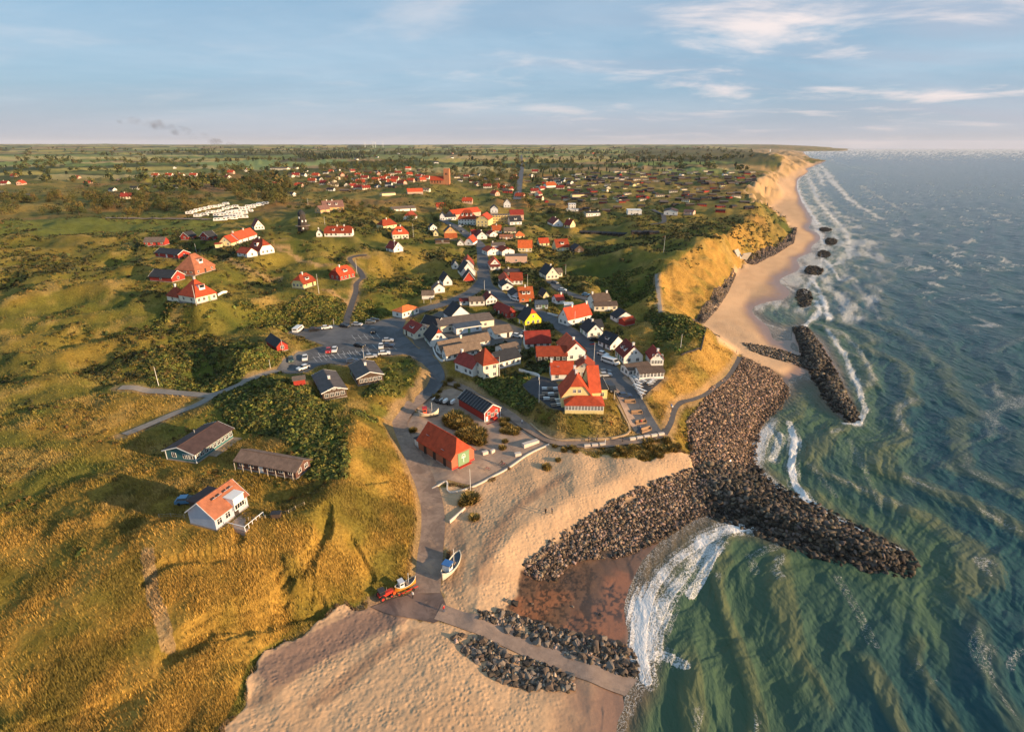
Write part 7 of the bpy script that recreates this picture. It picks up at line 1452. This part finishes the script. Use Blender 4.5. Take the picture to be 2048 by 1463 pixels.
boat('fishing_boat', 'cream fishing boat with red wheelhouse on the landing', *zp('H', 500, 592), .22, 5.6, (.74,.66,.48), (.62,.12,.06), (.5,.03,.03))
boat('fishing_boat', 'white and green fishing boat with blue tarpaulin on the beach', 903, 1140, 1.15, 6.6, (.62,.60,.50), (.70,.72,.72), (.05,.16,.40), 0, (.06,.09,.12))
bt = boat('fishing_boat', 'orange hulled fishing boat on a red launching trailer', 812, 1180, .62, 5.6, (.66,.27,.03), (.74,.74,.72), (.6,.6,.62), .55, (.12,.12,.13)); bt.scale = (.74, .74, .74)
q = hit(812, 1183); t = thing('launching_trailer', 'red launching trailer under the orange fishing boat', 'trailer', (q[0], q[1], q[2] + .1), .62); t.scale = (.7, .7, .7)
for y in (-.7, .7): m = MB(); m.box(-2.4, 3.2, y - .1, y + .1, .55, .75); child(m, 'beam', REDP, t)
for x in (-1.6, 1.8):
    for y in (-.95, .95): m = MB(); m.tube([(x, y - .12, .4), (x, y + .12, .4)], .4, 10); child(m, 'wheel', TYRE, t)
    m = MB(); m.box(x - .08, x + .08, -1, 1, .4, .55); child(m, 'axle', STEEL, t)
q = hit(768, 1196); t = thing('tractor', 'red tractor with black roofed cab at the foot of the bluff', 'tractor', (q[0], q[1], q[2] + .1), .62); t.scale = (.8, .8, .8)
m = MB(); m.box(.3, 2.0, -.5, .5, .7, 1.5); child(m, 'bonnet', REDP, t); m = MB(); m.box(-1.2, .3, -.75, .75, .8, 1.5); child(m, 'body', REDP, t); m = MB(); m.box(-1.0, .2, -.7, .7, 1.5, 2.5); child(m, 'cab', PANE, t); m = MB(); m.box(-1.15, .35, -.8, .8, 2.5, 2.62); child(m, 'roof', mat('tractor_roof', (.05,.05,.055), .6), t)
for x, y, r_ in ((-.6, -.95, .75), (-.6, .95, .75), (1.5, -.8, .45), (1.5, .8, .45)): m = MB(); m.tube([(x, y - .2, r_), (x, y + .2, r_)], r_, 14); w_ = child(m, 'wheel', TYRE, t); m = MB(); m.tube([(x, y - .22, r_), (x, y + .22, r_)], r_ * .45, 8); child(m, 'rim', REDP, w_)
m = MB(); m.box(2.0, 2.6, -.8, .8, .4, 1.1); child(m, 'front_loader', mat('loader_orange', (.6,.10,.02), .5), t); m = MB(); m.tube([(.9, .3, 1.5), (.9, .3, 2.4)], .06, 6); child(m, 'exhaust', STEEL, t)

# ---------------------------------------------------------------- people
def person_mesh():
    bm = bmesh.new(); J = {'pel': (0, 0, .95, .13), 'ch': (0, 0, 1.32, .15), 'nk': (0, 0, 1.50, .06), 'hd': (0, .02, 1.64, .095), 'ht': (0, .02, 1.72, .07), 'sl': (-.18, 0, 1.43, .06), 'el': (-.25, .02, 1.15, .045), 'hl': (-.25, .10, .90, .035), 'sr': (.18, 0, 1.43, .06), 'er': (.25, -.02, 1.15, .045), 'hr': (.26, .04, .90, .035),
        'tl': (-.09, 0, .88, .085), 'kl': (-.10, .08, .48, .06), 'al': (-.10, .0, .09, .045), 'fl': (-.10, .14, .04, .04), 'tr': (.09, 0, .88, .085), 'kr': (.10, -.02, .48, .06), 'ar': (.10, -.14, .10, .045), 'fr': (.10, -.02, .04, .04)}
    E = [('pel', 'ch'), ('ch', 'nk'), ('nk', 'hd'), ('hd', 'ht'), ('ch', 'sl'), ('sl', 'el'), ('el', 'hl'), ('ch', 'sr'), ('sr', 'er'), ('er', 'hr'), ('pel', 'tl'), ('tl', 'kl'), ('kl', 'al'), ('al', 'fl'), ('pel', 'tr'), ('tr', 'kr'), ('kr', 'ar'), ('ar', 'fr')]
    ks = list(J); me = bpy.data.meshes.new('person'); me.from_pydata([J[k][:3] for k in ks], [(ks.index(a), ks.index(b)) for a, b in E], [])
    o = bpy.data.objects.new('tmp_person', me); COL.objects.link(o); sk = o.modifiers.new('s', 'SKIN')
    if not me.skin_vertices: me.skin_vertices.new() if hasattr(me.skin_vertices, 'new') else None
    for i, k in enumerate(ks): me.skin_vertices[0].data[i].radius = (J[k][3], J[k][3])
    me.skin_vertices[0].data[0].use_root = True; ss = o.modifiers.new('u', 'SUBSURF'); ss.levels = 1
    dg = bpy.context.evaluated_depsgraph_get(); ev = o.evaluated_get(dg); out = bpy.data.meshes.new_from_object(ev); bpy.data.objects.remove(o)
    return out
try: PM = person_mesh()
except Exception as ex:
    print('skin failed', ex); mb = MB(); mb.tube([(0, 0, 0), (0, 0, .9), (0, 0, 1.4), (0, 0, 1.5), (0, 0, 1.72)], [.12, .16, .18, .07, .09], 8); PM = mb.mesh('person', DARK)
SK = mat('skin', (.48,.29,.20), .6)
def person(u, v, top, leg, yaw, lab):
    me = PM.copy(); me.materials.clear(); 
    for q in (mat('cloth_' + top[0], top[1], .9), mat('cloth_' + leg[0], leg[1], .9), SK, mat('hair_brown', (.06,.04,.03), .8)): me.materials.append(q)
    for p in me.polygons: z = p.center.z; p.material_index = 3 if z > 1.66 else (2 if z > 1.50 or (abs(p.center.x) > .2 and z < 1.02) else (0 if z > .93 else 1))
    q = hit(u, v); return tag(link('person', me, None, (q[0], q[1], float(Hs(q[0], q[1])) + .03), yaw), lab, 'person')
BK, NV, WT, RD, BL, GR, JN = ('black', (.02,.02,.022)), ('navy', (.02,.03,.07)), ('white', (.7,.7,.68)), ('red', (.45,.03,.03)), ('blue', (.05,.14,.35)), ('grey', (.2,.2,.2)), ('jeans', (.06,.09,.16))
for a in ((1091,1028,BK,BK,2.6,'person in black walking on the beach, nearer the road of the pair'),(1104,1027,GR,BK,2.6,'person in grey walking on the beach, nearer the stones of the pair'),(888,1224,RD,JN,1.0,'person in red top standing at the head of the slipway'),(826,1196,WT,BK,-.5,'person in white top beside the launching trailer'),(1044,849,WT,JN,.8,'person in white on the footpath by the red hut'),(1177,884,NV,BK,1.6,'person in navy on the footpath below the hotel'),
    (1194,881,BK,JN,1.6,'person in black on the footpath right of the navy one'),(1210,888,WT,WT,1.5,'person all in white by the path blocks'),(1344,820,WT,NV,.3,'person in white top on the dark cliff path'),(1342,817,BL,BK,.3,'person in blue top on the dark cliff path'),(1473,707,WT,GR,2.0,'person in white at the far end of the cliff path'),(1282,849,RD,JN,.5,'person in red among the hotel yard benches'),(1288,846,BK,BK,2.5,'person in black among the hotel yard benches'),
    (1280,862,BL,JN,1.2,'person in blue at the lower hotel yard bench'),(1245,884,BK,BK,1.5,'person in black where the path meets the hotel yard'),(1004,930,BK,JN,2.0,'person in black seated area beside the bicycles'),(926,1006,GR,BK,.4,'x'),):
    if a[-1] != 'x': person(*a)

# ---------------------------------------------------------------- poles
POLE = mat('pole_white', (.78,.77,.74), .5, .05)
def pole(u, v, vt, lab, name='flagpole', cat='flagpole', r=.085, flag=None):
    q = hit(u, v); H_ = zat(q[0], q[1], vt) - q[2]; H_ = min(max(H_, 3), 22); t = thing(name, lab, cat, q); m = MB(); m.tube([(0, 0, -.3), (0, 0, H_)], [r, r * .55], 7); child(m, 'pole', POLE, t)
    m = MB(); m.tube([(0, 0, H_ - .02), (0, 0, H_ + .08), (0, 0, H_ + .2)], [.05, .13, .03], 7); child(m, 'finial', mat('brass', (.5,.36,.10), .3, metal=.8), t)
    if flag: m = MB(); m.add([(0, 0, H_ - .2), (-1.6, .7, H_ - .75), (-1.6, .7, H_ - .95), (0, 0, H_ - .6)], [(0, 1, 2, 3), (3, 2, 1, 0)]); child(m, 'pennant', REDP, t)
for a in ((1187,734,685,'tallest flagpole in the middle of the hotel street'),(1078,806,760,'flagpole on the dark terrace left of the hotel'),(1361,697,668,'flagpole on the cliff lawn'),(1327,506,471,'flagpole on the cliff top above the gully'),(999,756,713,'flagpole in front of the two storey villa'),(318,773,733,'leaning lane pole at the far left hollow'),(393,611,570,'flagpole before the large cream house'),(393,505,487,'flagpole behind the pyramid roofed brick house'),
  (638,587,548,'flagpole right of the yellow dune cottage'),(714,547,520,'flagpole right of the dark red dune house'),(827,475,447,'flagpole right of the cream villa'),(1131,552,528,'flagpole at the gully edge house'),(1149,654,622,'flagpole before the big orange roofed house'),(969,582,560,'flagpole at the main street junction'),(1055,572,548,'flagpole above the low orange roofed cottage'),(1049,672,650,'flagpole before the yellow gabled house'),(617,416,396,'flagpole on the farmhouse hill'),(650,450,433,'flagpole right of the windmill'),(790,505,480,'flagpole at the small cottage on the slope')): pole(*a, flag=(int(a[0]) % 4 == 3))
for a in ((566,703,678,'white lamp post beside the red hut in the dune'),(728,719,694,'white lamp post at the front edge of the car park'),(668,651,645,'short post on the upper edge of the car park'),(541,736,726,'small sign post at the west end of the car park'),(1228,800,784,'lamp post beside the hotel annex'),(941,984,937,'thin bare pole in the biggest marram clump'),(848,607,600,'post left of the street turn garage'),(862,606,596,'post right of the street turn garage')): pole(*a, name='lamp_post', cat='post', r=.07)

# ---------------------------------------------------------------- landing furniture, terraces, fences
CONC = mat('pale_concrete', (.60,.52,.44), .85, .12, 1.5)
def block(a, b, hgt, wd, lab, name='concrete_block', cat='concrete block'):
    p, q = hit(*a), hit(*b); d = q - p; L = math.hypot(d[0], d[1]); t = tag(link(name, None), lab, cat); m = MB(); m.box(-L/2, L/2, -wd/2, wd/2, -.2, hgt); me = m.mesh(name, CONC); bm = bmesh.new(); bm.from_mesh(me); bmesh.ops.bevel(bm, geom=bm.edges[:], offset=.05, segments=1, affect='EDGES'); bm.to_mesh(me); bm.free()
    bpy.data.objects.remove(t); o = link(name, me, None, ((p[0] + q[0]) / 2, (p[1] + q[1]) / 2, (p[2] + q[2]) / 2), math.atan2(d[1], d[0])); return tag(o, lab, cat)
for a, b, hg, wd, lb in ((zp('H', 1180, 1085), zp('H', 1250, 1065), .9, .9, 'pale concrete block right of the rescue station door'), (zp('H', 1290, 1070), zp('H', 1335, 1040), .9, .7, 'narrow tilted concrete block near the marram planter'), (zp('H', 1700, 990), zp('H', 1895, 915), .9, 1.3, 'long pale concrete bench block on the landing'), (zp('H', 1595, 1100), zp('H', 1675, 1082), .8, 1.0, 'pale concrete block on the sand wall corner'),
   ((899, 1046), (930, 1016), .55, .35, 'short low wall standing in the sand')): block(a, b, hg, wd, lb)
for k in range(3): block(zp('G', 1012 + k * 92, 1290 - k * 8), zp('G', 1086 + k * 92, 1284 - k * 8), .8, .7, ['left', 'middle', 'right'][k] + ' white block of the three on the footpath bend')
for k in range(5): block(zp('G', 1560 + k * 86, 1208 - k * 14), zp('G', 1630 + k * 86, 1197 - k * 14), .8, .7, ['first', 'second', 'third', 'fourth', 'fifth'][k] + ' white block from the left below the hotel yard')
def wall_line(P, hgt, wd, lab, m_=CONC, name='low_wall'):
    L = smooth_line(wpoly(P), .8); V_, F_ = [], []; T = np.gradient(L, axis=0); T /= np.linalg.norm(T, axis=1)[:, None]
    for (x, y), (tx, ty) in zip(L, T):
        z = float(Hs(x, y)); 
        for o_, zz in ((-wd/2, -.3), (-wd/2, hgt), (wd/2, hgt), (wd/2, -.3)): V_.append((x - ty * o_, y + tx * o_, z + zz))
    n = len(L)
    for i in range(n - 1):
        for k in range(3): F_.append((i * 4 + k, i * 4 + k + 1, i * 4 + 4 + k + 1, i * 4 + 4 + k))
    F_ += [(3, 2, 1, 0), (n * 4 - 4, n * 4 - 3, n * 4 - 2, n * 4 - 1)]; m = MB(); m.add(V_, F_); return tag(m.obj(name, m_), lab, 'wall')
wall_line([(864,978),(893,963),(899,985),(950,972),(990,951),(1020,934),(1060,907),(1098,889)], .35, .35, 'low pale kerb wall between the landing and the sand')
wall_line([(1060,848),(1100,878),(1150,880),(1210,878),(1255,868),(1258,855),(1250,838),(1236,812)], .45, .4, 'low sandy retaining wall round the hotel bluff', mat('sandy_wall', (.42,.30,.18), .9, .2))
wall_line([(1415,657),(1404,690),(1396,698),(1362,711)], .5, .4, 'dark low wall along the cliff lawn edge', DARK); wall_line([(1257,752),(1272,778),(1284,799)], .9, .15, 'white board fence along the pavilion terrace', MATS['wall_whitewood'], 'board_fence'); wall_line([(866,697),(872,712),(884,723),(896,718)], .8, .25, 'white garden wall before the terrace cottages', WHITE, 'garden_wall')
wall_line([(436,592),(455,586)], 1.0, .3, 'white garden wall beside the large cream house', WHITE, 'garden_wall'); wall_line([(1038,742),(1075,752),(1078,760)], .9, .25, 'white yard wall behind the dark terrace', WHITE, 'garden_wall'); wall_line([(1095,628),(1120,634)], .8, .25, 'white garden wall before the big orange roofed house', WHITE, 'garden_wall')
# picnic tables
m = MB(); m.box(-.9, .9, -.38, .38, .70, .75); PT = m.mesh('table_top', TIMB); m = MB(); m.box(-.9, .9, -.14, .14, .42, .46); PB = m.mesh('bench', TIMB); m = MB(); m.box(-.05, .05, -.7, .7, .36, .42); m.box(-.05, .05, -.35, -.25, -.05, .70); m.box(-.05, .05, .25, .35, -.05, .70); PL = m.mesh('leg', TIMB)
PTW = PT.copy(); PTW.materials[0] = WHITE; PBW = PB.copy(); PBW.materials[0] = WHITE
def picnic(u, v, yaw, lab, grp, white=False):
    q = hit(u, v); t = thing('picnic_table', lab, 'picnic table', (q[0], q[1], float(Hs(q[0], q[1])) + .12), yaw, grp); link('table_top', PTW if white else PT, t)
    for y in (-.68, .68): link('bench', PBW if white else PB, t).location = (0, y, 0)
    for x in (-.65, .65): link('leg', PL, t).location = (x, 0, 0)
for k, (x, y) in enumerate(((480,880),(540,930),(590,985),(640,1060),(560,1110),(650,1140),(620,1200),(740,1255),(700,1330),(1060,910),(1020,960),(970,1010),(920,1060),(760,1000))): picnic(*zp('R', x, y), 2.2 if x < 800 else .4, 'white table with benches on the pavilion terrace', 'tables on the pavilion terrace', True)
for k, (x, y) in enumerate(((540,600),(600,600),(670,600),(540,660),(610,665),(680,665),(560,720),(640,730),(700,740),(500,690),(720,790),(650,800))): picnic(*zp('G', x, y), .1 * (k % 3), 'table with benches on the dark hotel terrace', 'tables on the hotel terrace', k % 2 == 0)
for k, (x, y, a, lb) in enumerate(((1560,765,.1,'uppermost'),(1640,895,.15,'second'),(1690,1010,.3,'third'),(1750,1100,.5,'lowest'))):
    q = hit(*zp('G', x, y)); t = thing('wooden_seat', lb + ' box shaped wooden seat down the hotel yard', 'wooden seat', (q[0], q[1], float(Hs(q[0], q[1])) + .1), a)
    for nm, b in (('seat', (-1.5, 1.5, -.5, .0, .0, .5)), ('backrest', (-1.5, 1.5, .0, .12, .0, 1.3)), ('side_panel', (-1.62, -1.5, -.6, .12, .0, 1.0)), ('side_panel', (1.5, 1.62, -.6, .12, .0, 1.0))): m = MB(); m.box(*b); child(m, nm, mat('warm_timber', (.34,.21,.12), .85, .2, 2), t)
# bluff fence
FP = [(140,1108),(260,1098),(400,1112),(500,1098),(630,1112),(750,1118),(840,1138),(980,1140),(1055,1140),(1130,1132),(1225,1118),(1310,1102),(1385,1082),(1465,1067),(1535,1022),(1625,982)]
q0 = hit(*zp('I', *FP[0])); fr = thing('fence', 'post and wire fence along the top of the golden bluff', 'fence', q0); pv = []
m = MB(); m.tube([(0, 0, -.3), (0, 0, 1.0)], .06, 6); PM2 = m.mesh('post', mat('fence_wood', (.46,.38,.27), .9, .2))
for x, y in FP: q = hit(*zp('I', x, y)); o = link('post', PM2, fr); o.location = Vector(q) - Vector(q0); pv.append(Vector(q) - Vector(q0))
for z in (.45, .9): m = MB(); m.tube([p_ + Vector((0, 0, z)) for p_ in pv], .012, 4); child(m, 'wire', STEEL, fr)
# small things
q = hit(*zp('I', 1340, 1110)); t = thing('bin_shed', 'small dark timber bin shed at the bluff edge', 'shed', q, .1)
m = MB(); m.box(-.8, .8, -.5, .5, -.3, 1.3); child(m, 'wall', MATS['wall_darkwood'], t); m = MB(); m.box(-.9, .9, -.6, .6, 1.3, 1.4); child(m, 'lid', MATS['roof_felt'], t)
for k, (x, y, a) in enumerate(((1425,1215,.3),(1450,1230,.5),(1475,1240,.2),(1245,1285,.1))):
    q = hit(*zp('H', x, y)); t = thing('bicycle', ['bicycle at the left of the group by the sand wall', 'middle bicycle of the group by the sand wall', 'bicycle nearest the sand wall end', 'bicycle lying alone before the rescue station'][k], 'bicycle', (q[0], q[1], q[2] + .1), a)
    for x_ in (-.5, .5):
        m = MB(); m.tube([(x_ + .33 * math.cos(b * .524), 0, .34 + .33 * math.sin(b * .524)) for b in range(13)], .025, 4, cap=False); child(m, 'wheel', TYRE, t)
    m = MB(); m.tube([(-.5, 0, .34), (-.2, 0, .8), (.38, 0, .85), (.5, 0, .34)], .03, 5); m.tube([(-.2, 0, .8), (0, 0, .32), (.38, 0, .85)], .03, 5); child(m, 'frame', REDP if k % 2 else DARK, t); m = MB(); m.box(-.32, -.08, -.07, .07, .86, .93); child(m, 'saddle', DARK, t); m = MB(); m.tube([(.36, -.28, 1.02), (.40, 0, .98), (.36, .28, 1.02)], .02, 4); child(m, 'handlebar', STEEL, t)
for k, (u, v, a, tl) in enumerate(((1487,518,.5,.5), (1478,512,.9,-.6))):
    q = hit(u, v); m = MB(); m.box(-4, 4, -.4, .4, -2.0, 5); o = tag(m.obj('concrete_slab', mat('weathered_concrete', (.42,.38,.33), .9, .2)), ['tilted pale concrete slab at the cliff foot', 'second tilted concrete slab behind the first at the cliff foot'][k], 'concrete slab'); o.location = q; o.rotation_euler = (tl, 0, a)
# painted stall lines (flat print on the car park)
LINE = mat('road_paint', (.72,.72,.70), .7, .1)
cp = [o for o in S.objects if o.name == 'car_park'][0]
def stall(a, b):
    p, q = hit(*a), hit(*b); d = (q - p)[:2]; L = math.hypot(*d); d /= L; n_ = np.array([-d[1], d[0]]) * .045; n = 6; V_ = []
    for i in range(n + 1):
        c = p[:2] + d * L * i / n
        for sg in (-1, 1): x, y = c + n_ * sg; V_.append((x, y, float(Hs(x, y)) + .125))
    m = MB(); m.add(V_, [(2 * i, 2 * i + 2, 2 * i + 3, 2 * i + 1) for i in range(n)][::1]); o = m.obj('stall_line', LINE, cp)
    if o.data.polygons[0].normal.z < 0: o.data.flip_normals()
for k in range(12): x, y = 455 + k * 66, 782 - k * 9.5; stall(zp('D', x, y), zp('D', x + 55, y + 62)); 
for k in range(9): x, y = 520 + k * 84, 722 - k * 7; stall(zp('D', x, y), zp('D', x + 34, y + 55)); 
stall(zp('D', 430, 790), zp('D', 1260, 680))
for k in range(5): x, y = 980 + k * 82, 482 - k * 7; stall(zp('D', x, y), zp('D', x + 60, y + 72))
for k in range(4): x, y = 1262 + k * 90, 612 + k * 2; stall(zp('D', x, y), zp('D', x + 62, y + 62))
stall(zp('D', 985, 525), zp('D', 1350, 485))
# ---------------------------------------------------------------- the air
hz = bpy.data.materials.new('haze'); hz.use_nodes = True; N = hz.node_tree; N.nodes.clear()
pv_ = N.nodes.new('ShaderNodeVolumePrincipled'); pv_.inputs['Color'].default_value = (.86, .87, .95, 1); pv_.inputs['Density'].default_value = 1.6e-5; pv_.inputs['Anisotropy'].default_value = 0.0
ho = N.nodes.new('ShaderNodeOutputMaterial'); N.links.new(pv_.outputs[0], ho.inputs['Volume'])
m = MB(); m.box(-42000, 42000, -600, 42000, -14, 460); tag(m.obj('haze', hz), 'thin evening haze over land and sea', 'haze', None, 'stuff')
# smoke drifting from a distant field
sm = bpy.data.materials.new('smoke'); sm.use_nodes = True; N = sm.node_tree; N.nodes.clear()
t_ = N.nodes.new('ShaderNodeTexCoord'); n_ = N.nodes.new('ShaderNodeTexNoise'); n_.inputs['Scale'].default_value = .011; n_.inputs['Detail'].default_value = 4
N.links.new(t_.outputs['Object'], n_.inputs['Vector']); r_ = N.nodes.new('ShaderNodeMapRange'); r_.inputs[1].default_value = .48; r_.inputs[2].default_value = .75; r_.inputs[4].default_value = .0085; N.links.new(n_.outputs[0], r_.inputs[0])
v_ = N.nodes.new('ShaderNodeVolumePrincipled'); v_.inputs['Color'].default_value = (.22, .20, .22, 1); N.links.new(r_.outputs[0], v_.inputs['Density']); o_ = N.nodes.new('ShaderNodeOutputMaterial'); N.links.new(v_.outputs[0], o_.inputs['Volume'])

bm = bmesh.new()
for u, v, D_, rx, rz_ in ((462, 291, 6400, 45, 26), (430, 285, 6400, 75, 34), (398, 274, 6350, 95, 40), (362, 264, 6350, 120, 46), (320, 252, 6300, 150, 46), (270, 244, 6300, 170, 44)):
    d = ray(u, v); d = d / math.hypot(d[0], d[1]); bmesh.ops.create_icosphere(bm, subdivisions=2, radius=1, matrix=Matrix.Translation((d[0] * D_, d[1] * D_, CAMZ + d[2] * D_ + 8)) @ Matrix.Diagonal((rx, 60, rz_, 1)))
me = bpy.data.meshes.new('smoke'); bm.to_mesh(me); bm.free(); me.materials.append(sm); tag(link('smoke', me), 'thin dark smoke drifting left over the far plain', 'smoke', None, 'stuff')
